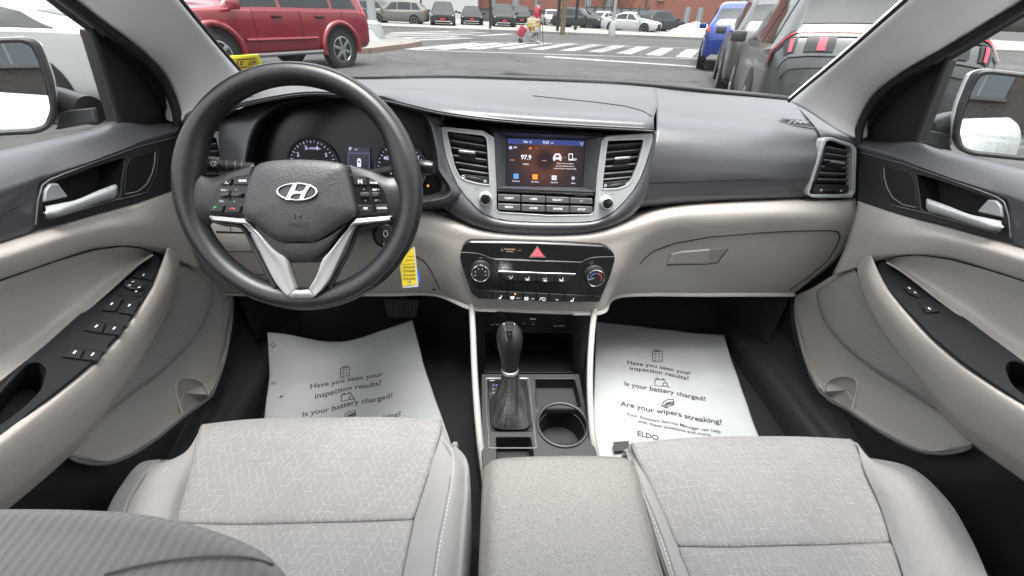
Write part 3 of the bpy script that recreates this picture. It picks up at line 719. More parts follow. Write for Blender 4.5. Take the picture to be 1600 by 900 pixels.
# ================================================================ STEERING WHEEL
WC = V((-.3776, .679, 1.004)); TAU = math.radians(25)
WF = Frame.axes(WC, (1, 0, 0), (0, math.sin(TAU), math.cos(TAU)))
if WF.n.dot(CAM - WC) < 0: WF.n = -WF.n
wheel = thing('steering_wheel', 'round dark grey three-spoke steering wheel with a silver V trim and an oval H badge', 'steering wheel', WC)
RR, TR = .171, .0165
v = []; f = []; NS, NT = 160, 24
for i in range(NS):
    a = 2 * math.pi * i / NS
    d = math.degrees(a) % 360
    bump_ = 0.0
    for c0, wd, am in ((166, 13, .010), (14, 13, .010)):      # thumb rests above the spokes
        bump_ += am * math.exp(-((d - c0 + 180) % 360 - 180) ** 2 / (2 * wd * wd))
    for c0, wd, am in ((215, 30, .003), (325, 30, .003), (270, 22, .002)):
        bump_ += am * math.exp(-((d - c0 + 180) % 360 - 180) ** 2 / (2 * wd * wd))
    tr_in = TR + bump_
    for k in range(NT):
        p = 2 * math.pi * k / NT
        rx = (TR if math.cos(p) > 0 else tr_in)
        rad = RR + rx * math.cos(p); h = (TR * 1.12 + bump_ * .25) * math.sin(p)
        v.append(WF.to(rad * math.cos(a), rad * math.sin(a), h))
for i in range(NS):
    for k in range(NT):
        f.append((i * NT + k, i * NT + (k + 1) % NT, ((i + 1) % NS) * NT + (k + 1) % NT, ((i + 1) % NS) * NT + k))
rimo = obj('rim', v, f, LEATHER, wheel)
for rr_, hh in ((RR + TR * .62, TR * .92),):
    tube('rim_seam', [WF.to(rr_ * math.cos(i * math.pi / 60), rr_ * math.sin(i * math.pi / 60), hh) for i in range(120)], .0006, M('seam_dark', (.02,.02,.022), .8), rimo, n=5, closed=True)

HUBM = M('airbag_cover_grain', (.034, .0355, .038), .45, voro=(520, .0004), var=.06, grain=(520, .25))
# spokes left and right: skins from the rim to the airbag cover
def spoke(pts_rows, name, mat): return patch(name, [[WF.w(a, b, h) for a, b, h in r] for r in pts_rows], mat, wheel, nu=24, nv=20, thick=.012)
spoke([[(299,268,.004),(330,277,.006),(362,267,.012),(395,257,.022)], [(296,285,.009),(325,292,.013),(355,285,.018),(392,275,.024)], [(294,315,.010),(320,318,.014),(352,318,.018),(388,318,.024)], [(302,345,.008),(325,338,.012),(350,337,.015),(385,341,.020)], [(316,368,.002),(330,350,.006),(350,344,.008),(386,349,.012)]], 'spoke', LEATHER)
spoke([[(545,257,.022),(580,266,.012),(608,277,.006),(636,268,.004)], [(548,275,.024),(580,284,.018),(612,292,.013),(640,285,.009)], [(550,318,.024),(585,318,.018),(616,318,.014),(643,315,.010)], [(553,341,.020),(585,337,.015),(612,338,.012),(636,345,.008)], [(552,349,.012),(585,344,.008),(608,352,.006),(622,368,.002)]], 'spoke', LEATHER)
# airbag cover: a domed shield
HO = [(402,257),(425,251),(467,249),(510,251),(541,256),(546,275),(552,300),(560,334),(535,352),(505,373),(493,379),(440,379),(428,373),(400,352),(380,338),(386,300),(394,275)]
ho = rnd(WF.ps(HO, .03), .010, 5)
cen = sum(ho, V((0, 0))) / len(ho)
rows_ = []
for s_, h_ in ((1.0,.012),(1.0,.030),(.985,.0355),(.95,.0385),(.8,.0425),(.5,.0455),(.2,.0465),(.02,.0467)):
    rows_.append([WF.to(cen.x + (q.x - cen.x) * s_, cen.y + (q.y - cen.y) * s_, h_) for q in ho])
hv, hf = [], []
for r in rows_: hv += r
m_ = len(ho)
for j in range(len(rows_) - 1):
    for i in range(m_): hf.append((j*m_+i, j*m_+(i+1)%m_, (j+1)*m_+(i+1)%m_, (j+1)*m_+i))
hub = obj('airbag_cover', hv, hf, HUBM, wheel, sharp=50)
pplate('hub_back', WF, [(384,338),(400,257),(546,257),(562,338),(520,385),(505,410),(430,410),(415,385)], BLACK, wheel, r=.01, top=.018, depth=.03, bev=.002)
# lower hub between the silver arms
patch('hub_skirt', [[WF.w(a, b, h) for a, b, h in r] for r in ([(398,352,.030),(430,374,.033),(467,380,.034),(505,374,.033),(540,352,.030)], [(402,362,.029),(432,388,.031),(467,394,.032),(503,388,.031),(532,362,.029)], [(418,385,.022),(440,403,.024),(467,407,.025),(494,403,.024),(516,385,.022)], [(424,392,.006),(442,408,.006),(467,411,.006),(492,408,.006),(510,392,.006)])], HUBM, wheel, nu=24, nv=12, thick=.004)
HS = Surf(hv, hf)
# oval badge with the slanted H
EF = Frame(HS.hit(432, 300), HS.hit(499, 300), HS.hit(466, 320))
ec = EF.p(465.5, 300); rx_ = (EF.p(497.5, 300) - ec).x; ry_ = (EF.p(465.5, 286) - ec).y
emb = plate('badge', EF, circ(ec, rx_, 48, ry_), CHROME, hub, [circ(ec, rx_ * .90, 48, ry_ * .83)], .0045, .006, .0008)
plate('badge_field', EF, circ(ec, rx_ * .91, 48, ry_ * .85), M('badge_dark', (.05,.05,.055), .35, metal=.3), emb, (), .0018, .003, 0)
H1 = [(444.5,312.5),(452.5,312.8),(457,304.5),(463,302.5),(470,302.8),(466,312.8),(474,312),(480.5,298),(487,288.4),(479,287.6),(474.5,296.5),(468,299),(460.5,298.5),(464.5,287.2),(456.5,288.2),(450.5,300)]
pplate('badge_letter', EF, H1, CHROME, emb, r=.0010, top=.0042, depth=.004, bev=.0008)
AF = Frame(HS.hit(445, 350), HS.hit(487, 350), HS.hit(466, 362))
text('raised_lettering', 'AIRBAG', AF, AF.p(466.5, 351.5), .0078, M('emboss_dark', (.015,.015,.017), .5), hub, off=.0006)
tube('raised_icon', [AF.w(a, b, .0006) for a, b in ((461,342),(461,334))], .0006, M('emboss_dark', (.015,.015,.017), .5), hub, n=5)
tube('raised_icon', [AF.w(a, b, .0006) for a, b in ((466,341),(471,341),(471,337),(467,337.5))], .0006, M('emboss_dark', (.015,.015,.017), .5), hub, n=5)
# silver V: two arms and the foot
SILV = M('matt_silver_trim', (.40, .40, .40), .38, metal=.45, var=.03)
VL_top = [(329,339,.017),(375,343,.024),(383,345,.0255),(392,362,.026),(408,396,.025),(425,432,.024),(438,451,.0235),(450,463,.023)]
VL_in = [(332,343,.020),(372,347.5,.028),(388,350.5,.031),(405,366,.032),(427,391,.032),(446,406,.030),(453,430,.027),(461,452,.025)]
VR_top = [(612,339,.017),(565,343,.024),(557,345,.0255),(550,362,.026),(534,396,.025),(517,432,.024),(504,451,.0235),(492,463,.023)]
VR_in = [(609,343,.020),(568,347.5,.028),(552,350.5,.031),(537,366,.032),(517,391,.032),(504,406,.030),(495,430,.027),(482,452,.025)]
for top_, in_ in ((VL_top, VL_in), (VR_top, VR_in)):
    A = [WF.w(*p) for p in top_]; B = [WF.w(*p) for p in in_]
    patch('silver_arm', [[p - WF.n * .014 for p in A], A, [(p * .85 + q * .15) + WF.n * .0015 for p, q in zip(A, B)], [(p + q) / 2 + WF.n * .0008 for p, q in zip(A, B)], B, [p - WF.n * .016 for p in B]], SILV, wheel, nu=60, nv=16, thick=.002)
patch('silver_foot', [[WF.w(a, b, h) for a, b, h in r] for r in ([(449,458,.012),(456,452,.012),(470,453,.012),(484,452,.012),(493,458,.012)], [(449,460,.021),(457,453.5,.024),(470,454,.024),(484,453.5,.024),(493,460,.021)], [(452,464,.0235),(460,460.5,.026),(470,460.5,.026),(482,460.5,.026),(491,464,.0235)], [(458,466.5,.020),(463,466.5,.021),(470,466.5,.021),(478,466.5,.021),(485,466.5,.020)])], SILV, wheel, nu=24, nv=12, thick=.003)
for pts in (((330,344,.012),(350,350,.012),(378,356,.012),(398,395,.014),(428,450,.016)), ((612,344,.012),(590,350,.012),(562,356,.012),(543,395,.014),(514,450,.016))):
    tube('arm_shadow_strip', catmull([WF.w(*p) - WF.n * .004 for p in pts], 24), .0035, DARK, wheel, n=8)  # dark strip standing in for the shadow under each silver arm
# switch pads and keys on the spokes
PADB = M('gloss_switch_black', (.005, .005, .0055), .3)
def pads(side):
    if side < 0:
        po = [(326,331),(334,300),(346,284),(364,276),(398,272),(392,300),(383,330),(380,335)]
        ks = [((343,289.5),(348,283.5),(362,278.5),(360,289)), ((366,278),(395,274),(391.5,289),(364,289)), ((328,320.5),(349,320.5),(347,331),(326,331)), ((353,320.5),(376,321),(374.5,332.5),(351,332))]
        rk = [((341,301),(355,301.5),(355,307),(343,309)), ((360,300.5),(376,301),(374,308),(359,307.5))]
        tx = [('VOL +', 351, 297), ('VOL -', 348, 314.5), ('^', 369.5, 297), ('v', 366.5, 314.5)]
        fr = Frame(WF.w(330,305,.016), WF.w(390,305,.026), WF.w(360,330,.0215))
    else:
        po = [(608,331),(601,300),(590,284),(574,276),(541,272),(547,300),(556,330),(559,335)]
        ks = [((551,275.5),(572,279),(575,289.5),(553,289)), ((575,279.5),(588,284),(594,290),(578,289.5)), ((558,320),(582,320),(583.5,331),(561,332)), ((586,319.5),(606,319.5),(608,330),(587.5,331))]
        rk = [((562,300.5),(577,300),(578,307.5),(563,308)), ((580,300),(593,300),(592,308),(581,308.5))]
        tx = [('RES +', 587.5, 296.5), ('SET -', 590, 313), ('^', 568.5, 296.5), ('v', 571, 313)]
        fr = Frame(WF.w(545,305,.026), WF.w(605,305,.016), WF.w(575,330,.0215))
    pd = pplate('switch_pad', fr, po, PADB, wheel, r=.004, top=.004, depth=.010, bev=.0012)
    for i, k in enumerate(ks):
        kk = pplate('switch_key', fr, k, M('key_black', (.008,.0085,.009), .4), pd, r=.0022, top=.0072, depth=.006, bev=.0011)
        c_ = sum((fr.p(a, b, .0072) for a, b in k), V((0, 0))) / 4
        if side < 0:
            if i == 0: tube('key_icon', [fr.to(c_.x + a, c_.y + b, .0076) for a, b in ((-.002,-.002),(.001,.002),(.001,-.001),(.003,-.002))], .0004, WHITEPR, kk, n=5)
            elif i == 1: text('key_icon', 'MODE', fr, c_, .0042, WHITEPR, kk, off=.0075, bold=.02)
            else: 
                m_c = M('phone_green', (.05,.5,.12), .5, emit=((.05,.5,.12), .3)) if i == 2 else M('phone_red', (.6,.06,.07), .5, emit=((.6,.06,.07), .3))
                pp_ = [(-.0035,-.001),(-.003,.0018),(-.001,.0022),(.001,.0022)] if i == 2 else [(-.0038,-.0008),(-.002,.0010),(.002,.0010),(.0038,-.0008)]
                tube('key_icon', [fr.to(c_.x + a, c_.y + b, .0076) for a, b in pp_], .0007, m_c, kk, n=5)
        else: text('key_icon', ['[c]', 'CRUISE', 'OK', 'CANCEL'][i], fr, c_, [.006, .0036, .0045, .0040][i], WHITEPR, kk, off=.0075, bold=.01)
    for k in rk:
        kk = pplate('rocker', fr, k, M('rocker_grey', (.025,.026,.028), .4), pd, r=.0025, top=.0105, depth=.009, bev=.0018)
    tube('rocker_divider', [fr.w((rk[0][1][0] + rk[1][0][0]) / 2, 297, .006), fr.w((rk[0][1][0] + rk[1][0][0]) / 2, 312, .006)], .0010, M('rocker_grey', (.025,.026,.028), .4), pd, n=6)
    for s, a, b in tx: text('pad_lettering', s, fr, fr.p(a, b, .004), .0042, WHITEPR, pd, off=.0045)
pads(-1); pads(1)

# ---- column cover, stalks, key
colm = thing('steering_column', 'dark plastic steering column cover behind the wheel', 'column cover', V((-.3776, .80, .95)))
secs = []
for y_, hw, zt, zb in ((.715,.050,.975,.91),(.735,.068,.975,.895),(.80,.080,.965,.87),(.93,.085,.95,.84)):
    c_ = V((-.3776, y_, (zt + zb) / 2)); secs.append([c_ + V((hw * (abs(math.cos(t)) ** .6) * (1 if math.cos(t) > 0 else -1), 0, (zt - zb) / 2 * (abs(math.sin(t)) ** .6) * (1 if math.sin(t) > 0 else -1))) for t in [i * math.pi / 16 for i in range(32)]])
cv, cf = [], []
for s in secs: cv += s
for j in range(3):
    for i in range(32): cf.append((j*32+i, j*32+(i+1)%32, (j+1)*32+(i+1)%32, (j+1)*32+i))
cf.append(tuple(range(32)))
obj('column_cover', cv, cf, DARK, colm)
IG = Frame(W(588,365,y=.80), W(620,365,y=.80), W(604,385,y=.79))
lathe('ignition_lock', IG, IG.p(602, 367), [(.030,-.05),(.026,-.004),(.020,0),(.019,.004)], BLACK, colm, n=24)
key = thing('car_key', 'black car key in the ignition behind the right spoke of the steering wheel', 'key', IG.w(603, 366, .005))
kq = IG.p(604, 365, .005)
plate('key_head', IG, rnd([V((kq.x - .010, kq.y - .018)), V((kq.x + .012, kq.y - .016)), V((kq.x + .013, kq.y + .018)), V((kq.x - .009, kq.y + .016))], .008), M('key_plastic', (.014,.014,.015), .35), key, (), .012, .008, .0025)
tube('key_mark', [IG.to(kq.x + .004 * math.cos(i * .5236), kq.y + .006 * math.sin(i * .5236), .0125) for i in range(12)], .0005, GREYPR, key, n=5, closed=True)
tube('key_ring', [IG.to(kq.x + .006 + .011 * math.cos(i * .3927), kq.y - .020 + .012 * math.sin(i * .3927), .010) for i in range(16)], .0009, CHROME, key, n=6, closed=True)
# yellow key tag hanging below the key
TG = Frame(W(628,430,y=.79), W(652,430,y=.79), W(640,446,y=.785))
ktag = thing('key_tag', 'yellow paper key tag with a clear sleeve hanging under the steering wheel rim', 'key tag', TG.w(640, 418))
kt = pplate('tag_card', TG, [(625,416),(633,400),(643,388),(646,388),(652,444),(629,447)], M('tag_yellow', (.78,.60,.03), .6, var=.05), ktag, r=.001, top=.001, depth=.001, bev=0)
pplate('tag_sleeve', TG, [(645,386),(648,386),(654,448),(629,450),(629,447),(652,444)], M('tag_sleeve_clear', (.6,.62,.6), .2), ktag, r=.0004, top=.0005, depth=.001, bev=0)
pplate('tag_fob', TG, [(624,426),(650,418),(655,426),(657,441),(652,445),(626,431)], M('tag_blue', (.03,.15,.55), .5), ktag, r=.002, top=-.002, depth=.003, bev=.0004)
for i, y in enumerate((401, 407, 413, 419, 425, 431, 437)):
    x0 = 633 if i < 2 else 628
    tube('tag_line', [TG.w(x0 + (i == 0) * 2, y, .0012), TG.w(648 + i * .4, y - 1, .0012)], .0003, DKPRINT, ktag, n=4)
for y in (416.5, 422.5, 429, 434.5):
    for k in range(4): tube('tag_writing', [TG.w(631 + k * 4.6, y, .0013), TG.w(633.6 + k * 4.6, y - .3, .0013)], .0007, DKPRINT, ktag, n=4)
plate('tag_dot', TG, circ(TG.p(640, 440.5, .001), .0022, 12), M('tag_blue', (.03,.15,.55), .5), ktag, (), .0013, .0005, 0)
# light stalk (left) and wiper stalk (right)
ls = thing('light_stalk', 'black headlamp stalk with a sun symbol left of the steering wheel hub', 'stalk', W(395,265,y=.76))
a_, b_ = W(398, 262, y=.75), W(346, 259, y=.735)
tube('stalk_arm', [a_, a_.lerp(b_, .5), b_], [.008, .0085, .0095], BLACK, ls, n=14)
u_ = (W(318, 255, y=.725) - b_)
hd = tube('stalk_head', [b_, b_ + u_ * .08, b_ + u_ * .12, b_ + u_ * .9, b_ + u_], [.0095, .0095, .0135, .0125, .009], PADB, ls, n=20)
for t_ in (.15, .35, .6): tube('stalk_ring', [a_.lerp(b_, t_ + .2), a_.lerp(b_, t_ + .24)], .0098, M('stalk_grey', (.08,.08,.085), .4), ls, n=16)
SF = Frame(W(322,256,y=.7115), W(340,257.5,y=.7135), W(331,262,y=.712))
sq = SF.p(333, 255.5); tube('sun_symbol', [SF.to(sq.x + .0028 * math.cos(i * .5236), sq.y + .0028 * math.sin(i * .5236), .0003) for i in range(12)], .0004, WHITEPR, hd, n=5, closed=True)
for i in range(8):
    a = i * math.pi / 4; tube('sun_symbol', [SF.to(sq.x + .0040 * math.cos(a), sq.y + .0040 * math.sin(a), .0003), SF.to(sq.x + .0055 * math.cos(a), sq.y + .0055 * math.sin(a), .0003)], .0004, WHITEPR, hd, n=5)
ws = thing('wiper_stalk', 'black wiper stalk whose tip shows right of the steering wheel rim', 'stalk', W(620,268,y=.78))
a_, b_ = W(560, 275, y=.76), W(650, 262, y=.745)
tube('stalk_arm', [a_, a_.lerp(b_, .5), b_], [.008, .009, .010], BLACK, ws, n=14)
e_ = W(678, 262, y=.74); tube('stalk_head', [b_, b_.lerp(e_, .15), b_.lerp(e_, .75), e_], [.010, .013, .012, .009], PADB, ws, n=20)
for i, (x, y, s) in enumerate(((611,271,'o'),(619,269,'OFF'),(624,266,'1'))): 
    q_ = Frame(W(605,272,y=.735), W(628,268,y=.735), W(616,280,y=.73)); text('stalk_writing', s, q_, q_.p(x, y), .006, WHITEPR, ws, off=.0)
plate('orange_spot', BZ, circ(BZ.p(668.5, 290.5, .02), .0022, 10), emitm('orange_spot_glow', (.9,.25,.02), 1.0), dash, (), .02, .004, .0005)  # small glowing orange disc beside the centre surround

# ================================================================ FLOOR AND FOOTWELLS
FZ = .385
floor = obj('floor', [V((-.80,-.6,FZ)),V((.80,-.6,FZ)),V((.80,1.08,FZ)),V((-.80,1.08,FZ)),V((-.80,1.34,.60)),V((.80,1.34,.60)),V((-.80,1.42,1.02)),V((.80,1.42,1.02))], [(0,1,2,3),(3,2,5,4),(4,5,7,6)], CARPET, None, smooth=False)
tag(floor, 'black carpeted footwell floor of the car', None, None, 'structure')
sl = Mesh()
for s in (-1, 1):
    v, f, _ = grid([[V((s*.79,y,.62)) for y in (-.5,.2,.7,1.05,1.35)], [V((s*.735,y,.50)) for y in (-.5,.2,.7,1.05,1.35)], [V((s*.70,y,.455)) for y in (-.5,.2,.7,1.05,1.35)], [V((s*.66,y,.44)) for y in (-.5,.2,.7,1.05,1.35)], [V((s*.64,y,FZ-.01)) for y in (-.5,.2,.7,1.05,1.35)]], 16, 16); sl.add(v, f)
sill = sl.build('floor_sill', M('sill_black_plastic', (.016,.017,.018), .5, bump=(600,.0003)), floor)

# kick panels beside the footwells
for s in (-1, 1):
    v, f, _ = grid([[V((s*.72,1.00,.90)),V((s*.70,1.12,.90)),V((s*.66,1.3,.9))],[V((s*.72,.98,.60)),V((s*.68,1.12,.60)),V((s*.62,1.3,.6))],[V((s*.70,.97,.40)),V((s*.66,1.12,.40)),V((s*.60,1.3,.4))]], 12, 12)
    obj('kick_panel', v, f, BLACK, floor)

for s in (-1, 1):
    v, f, _ = grid([[V((s*.79,.80,1.0)),V((s*.78,1.0,1.03)),V((s*.76,1.14,1.03)),V((s*.72,1.3,1.0))],[V((s*.785,.80,.7)),V((s*.77,1.0,.7)),V((s*.75,1.14,.7)),V((s*.70,1.3,.7))],[V((s*.78,.80,.38)),V((s*.76,1.0,.38)),V((s*.74,1.14,.38)),V((s*.68,1.3,.38))]], 12, 12)
    obj('gap_filler', v, f, BLACK, floor)  # added dark filler closing the gap where light leaked beside the dash

# ================================================================ CENTRE CONSOLE
con = thing('centre_console', 'black centre console with cup holder between two pale side rails', 'console', V((-.005, .7, FZ)))
DZ = .535
DF = Frame(W(752,640,z=DZ), W(922,640,z=DZ), W(838,585,z=DZ+.012))
if DF.n.z < 0: DF.n = -DF.n
DF.v = DF.n.cross(DF.u)
# rails
RL = [(737,476,.855),(739,520,.79),(741,570,.725),(744,620,.665),(749,680,.60),(756,735,.55),(762,790,.50)]
RRt = [(930,478,.855),(925,520,.79),(922,570,.725),(922,620,.665),(926,680,.60),(936,735,.55),(946,790,.50)]
RAILM = M('pale_rail_plastic', (.29,.283,.272), .5, bump=(900,.0002))
railp = []
for R_ in (RL, RRt):
    p = catmull([W(a, b, y=c) for a, b, c in R_], 40); railp.append(p)
    tube('side_rail', p, .0068, RAILM, con, n=14)
# black side walls under the rails
for p, s in zip(railp, (-1, 1)):
    v, f = loop_skin([q + V((s * .001, 0, -.002)) for q in p], [V((q.x + s * .006, q.y + .02, FZ - .02)) for q in p], closed=False); obj('console_side', v, f, BLACK, con)
    inner = [q + V((-s * .006, 0, .0)) for q in p]; v, f = loop_skin(inner, [V((q.x - s * .004, q.y + .01, q.z - .16)) for q in p], closed=False); obj('console_inner_wall', v, f, BLACK, con)
# deck with openings
deck_o = [(752,584),(905,584),(916,640),(927,690),(936,720),(942,760),(757,760),(752,700)]
boot_h = [(762,594),(822,594),(827,640),(832,674),(768,674)]
pock_h = [(836,592),(898,592),(905,616),(909,637),(838,637)]
ch_c = DF.p(879, 663); ch_r = ((DF.p(916, 663) - DF.p(841, 663)).length) / 2
tray_h = [(775,683),(829,683),(833,706),(836,760),(778,760),(776,706)]
deck = plate('console_deck', DF, rnd(DF.ps(deck_o), .004), M('deck_satin_black', (.008,.0085,.009), .5, bump=(700,.0002)), con, [rnd(DF.ps(boot_h), .004), rnd(DF.ps(pock_h), .004), circ(ch_c, ch_r, 48), rnd(DF.ps(tray_h), .004)], 0, .006, .0012)
def well(loop, deep, name, par, taper=.96):
    c = sum(loop, V((0, 0))) / len(loop)
    l1 = [DF.to(c.x + (q.x - c.x) * taper, c.y + (q.y - c.y) * taper, -deep) for q in loop]
    v, f = loop_skin([DF.to(q.x, q.y, -.003) for q in loop], l1); f.append(tuple(range(len(loop), 2 * len(loop))))
    return obj(name, v, f, BLACK, par)
well(rnd(DF.ps(pock_h), .004), .03, 'pocket_well', deck); well(circ(ch_c, ch_r, 48), .075, 'cup_well', deck, .9); well(rnd(DF.ps(tray_h), .004), .05, 'tray_well', deck)
lathe('cup_ring', DF, ch_c, [(ch_r+.006,-.001),(ch_r+.0055,.003),(ch_r+.003,.0045),(ch_r,.003),(ch_r-.001,-.002)], M('ring_grey', (.028,.029,.031), .38), deck, n=56) if False else tube('cup_ring', [DF.to(ch_c.x + (ch_r + .002) * math.cos(i * math.pi / 28), ch_c.y + (ch_r + .002) * math.sin(i * math.pi / 28), .001) for i in range(56)], .0036, M('ring_grey', (.028,.029,.031), .38), deck, n=10, closed=True)
for zz in (-.018,): tube('cup_step', [DF.to(ch_c.x + (ch_r * .965) * math.cos(i * math.pi / 28), ch_c.y + (ch_r * .965) * math.sin(i * math.pi / 28), zz) for i in range(56)], .0012, M('ring_grey', (.028,.029,.031), .38), deck, n=6, closed=True)
for i in range(3):
    a = math.radians(250 + i * 20); q = DF.to(ch_c.x + ch_r * .86 * math.cos(a), ch_c.y + ch_r * .86 * math.sin(a), -.03); obj('cup_gripper', *box_vf(q, (.012, .004, .018), .003), BLACK, deck)
SATL = M('satin_line', (.42,.43,.44), .3, metal=.8)
rim('shifter_frame', DF, [(759,591),(826,591),(831,640),(836,681),(838,700),(764,700),(763,678),(760,640)], .0012, SATL, deck, .0006, .004)
rim('pocket_frame', DF, pock_h, .0009, M('ring_grey', (.028,.029,.031), .38), deck, .0006, .004)
# back bin and socket panel
BK = Frame(W(742,500,y=.90), W(925,500,y=.90), W(835,580,y=.885))
bin_o = [(738,482),(930,484),(926,540),(920,592),(746,592),(741,540)]
bin_h = [(757,518),(896,520),(897,582),(756,582)]
pplate('socket_panel', BK, bin_o, BLACK, con, hpx=[bin_h], hr=.006, top=0, depth=.006, bev=.001)
lw = rnd(BK.ps(bin_h), .006); v, f = loop_skin([BK.to(q.x, q.y, -.002) for q in lw], [BK.to(q.x * .93, q.y * .93, -.13) for q in lw]); f.append(tuple(range(len(lw), 2 * len(lw))))
obj('bin_well', v, f, M('bin_black', (.008,.008,.009), .7), con)
rim('bin_rim', BK, bin_h, .0010, M('ring_grey', (.028,.029,.031), .38), con, .0012, .006)
tube('bin_shelf', [BK.w(770, 543, -.06), BK.w(880, 543, -.06)], .003, DARK, con)
tube('socket_contour', [BK.w(a, b, .001) for a, b in ((758,513),(795,512),(838,513),(848,509),(858,498),(868,491),(885,490),(896,497),(899,512))], .0008, DARK, con, n=5)
for x, y in ((781, 499), (873, 501)):
    q = BK.p(x, y); so = lathe('power_socket', BK, q, [(.0185,-.002),(.018,.003),(.015,.004),(.0145,.002)], DARK, con, n=28)
    obj('socket_tab', *box_vf(BK.to(q.x, q.y + .004, .006), (.010, .003, .003), .002, (BK.u, BK.v, BK.n)), DARK, so)
    text('socket_lettering', '12V 180W', BK, BK.p(x + (0 if x > 800 else -6), y + 7), .0062, WHITEPR, so, off=.0046)
q = BK.p(818.5, 500); so = lathe('aux_socket', BK, q, [(.0055,-.001),(.005,.002),(.0032,.002),(.003,-.0)], M('ring_grey', (.028,.029,.031), .38), con, n=20); text('socket_lettering', 'AUX', BK, BK.p(818.5, 505), .0042, WHITEPR, so, off=.002)
so = pplate('usb_socket', BK, [(827,497),(838,497),(838,503),(827,503)], M('ring_grey', (.028,.029,.031), .38), con, r=.001, hpx=[[(828.2,499.5),(836.8,499.5),(836.8,502),(828.2,502)]], top=.002, depth=.003, bev=.0004); text('socket_lettering', 'USB', BK, BK.p(832.5, 506), .0042, WHITEPR, so, off=.002)
pplate('usb_flap', BK, [(828,497.7),(837,497.7),(837,499.2),(828,499.2)], WHITEPR, so, top=.0024, depth=.0006, bev=0)

# ================================================================ GEAR SHIFTER
sh = thing('gear_shifter', 'dark gear lever with chrome-capped knob and stitched leather boot', 'gear lever', DF.w(797, 640))
def ring3(c, rx, ry, n=24, sq=1.0, tilt=0.0):
    out = []
    for i in range(n):
        t = 2 * math.pi * i / n; cs, sn = math.cos(t), math.sin(t)
        out.append(c + V((rx * math.copysign(abs(cs) ** sq, cs), ry * math.copysign(abs(sn) ** sq, sn), -tilt * ry * math.copysign(abs(sn) ** sq, sn))))
    return out
def loft(name, rings, mat, parent, cap=True, sharp=60):
    v = []; f = []; n = len(rings[0])
    for r in rings: v += r
    for j in range(len(rings) - 1):
        for i in range(n): f.append((j*n+i, j*n+(i+1)%n, (j+1)*n+(i+1)%n, (j+1)*n+i))
    if cap: f.append(tuple(range(n))); f.append(tuple((len(rings)-1)*n+i for i in range(n)))
    return obj(name, v, f, mat, parent, sharp=sharp)
bb = DF.w(798, 640)
kz = lambda px, py, z: W(px, py, z=z)
k0 = kz(797, 578, .632)   # collar
k1 = kz(796, 512, .725)   # top of the knob
ax = (k1 - k0)
KN = M('knob_leather', (.014,.0145,.0155), .42, voro=(500,.0004))
rings = [ring3(k0 + ax * t, r, r * e) for t, r, e in ((0,.0155,.95),(.08,.0165,.95),(.35,.020,.95),(.6,.0245,1.0),(.78,.0262,1.05),(.92,.0235,1.0),(1.0,.0185,.9),(1.05,.010,.7),(1.06,.002,.3))]
kn = loft('knob', rings, KN, sh)
loft('collar', [ring3(k0 + ax * t, r, r * .95) for t, r in ((-.06,.0150),(-.05,.0172),(.02,.0176),(.035,.0160))], SATL, sh)
KF2 = Frame(kz(788,512,.738), kz(806,512,.738), kz(797,545,.705))
KF2.o = KF2.o + KF2.n * .004
cap_ = pplate('chrome_cap', KF2, [(784,505),(806,505),(804,514),(801,534),(792,534),(788,514)], CHROME, kn, r=.003, top=.003, depth=.012, bev=.0025)
pplate('cap_window', KF2, [(790,517),(801,517),(799.5,532),(793,532)], PIANO, kn, r=.002, top=.0045, depth=.006, bev=.0006)
plate('release_button', KF2, rnd(KF2.ps([(789,503),(803,503),(803,508),(789,508)], .004), .002), BLACK, kn, (), .0046, .004, .0008)
plate('cap_light', KF2, circ(KF2.p(796, 522, .0045), .0007, 8), emitm('amber_dot', (.9,.45,.05), 1), kn, (), .005, .0005, 0)
# boot: square-ish skirt with folds
bt = []
for t, rx, ry, fold in ((0,.0150,.0145,.02),(.12,.017,.016,.05),(.3,.021,.020,.10),(.5,.0255,.027,.13),(.7,.031,.037,.12),(.86,.0365,.046,.07),(.96,.041,.051,.03),(1.0,.042,.053,.0)):
    c = (k0 - ax * .05).lerp(bb, t); r = []
    for i in range(48):
        a = 2 * math.pi * i / 48; cs, sn = math.cos(a), math.sin(a); sq = 1 - .55 * t
        w_ = 1 + fold * math.sin(a * 5 + t * 4.5 + .6) * 1.3 + fold * .5 * math.sin(a * 3 - t * 7)
        r.append(c + V((rx * w_ * math.copysign(abs(cs) ** sq, cs), ry * w_ * math.copysign(abs(sn) ** sq, sn), 0)))
    bt.append(r)
cols_ = [catmull([r[i] for r in bt], 40) for i in range(48)]
BOOT = M('boot_leather', (.030,.030,.029), .34, voro=(420,.0005), bump=(25,.004))
boot = loft('boot', [[cols_[i][j] for i in range(48)] for j in range(40)], BOOT, sh)
bi = min(range(48), key=lambda i: (cols_[i][20] - V((cols_[0][20].x * .5 + cols_[24][20].x * .5, -9, cols_[i][20].z))).length)
for dx in (-1, 1): 
    for j in range(3, 38, 2):
        p0 = cols_[(bi + dx) % 48][j].lerp(cols_[bi][j], .45) + V((0, -.0006, .0006)); p1 = cols_[(bi + dx) % 48][j + 1].lerp(cols_[bi][j + 1], .45) + V((0, -.0006, .0006))
        obj('stitch', *tube_vf([p0, p1], .0005, 4), M('boot_stitch', (.16,.155,.15), .7), boot)
pl = pplate('gate_plate', DF, boot_h, PIANO, sh, r=.004, top=-.001, depth=.004, bev=.0005)
BL = emitm('gear_letters', (.55,.6,.9), .8)
for i, s in enumerate('PRND'): text('gear_letter', s, DF, DF.p(771, 602.5 + i * 5.7, -.001), .0060, BL, pl, off=-.0004, bold=.02)
plate('gear_marker', DF, circ(DF.p(776, 602, -.001), .0016, 10), emitm('gear_blue', (.08,.1,.9), 1.5), pl, (), 0, .001, 0)
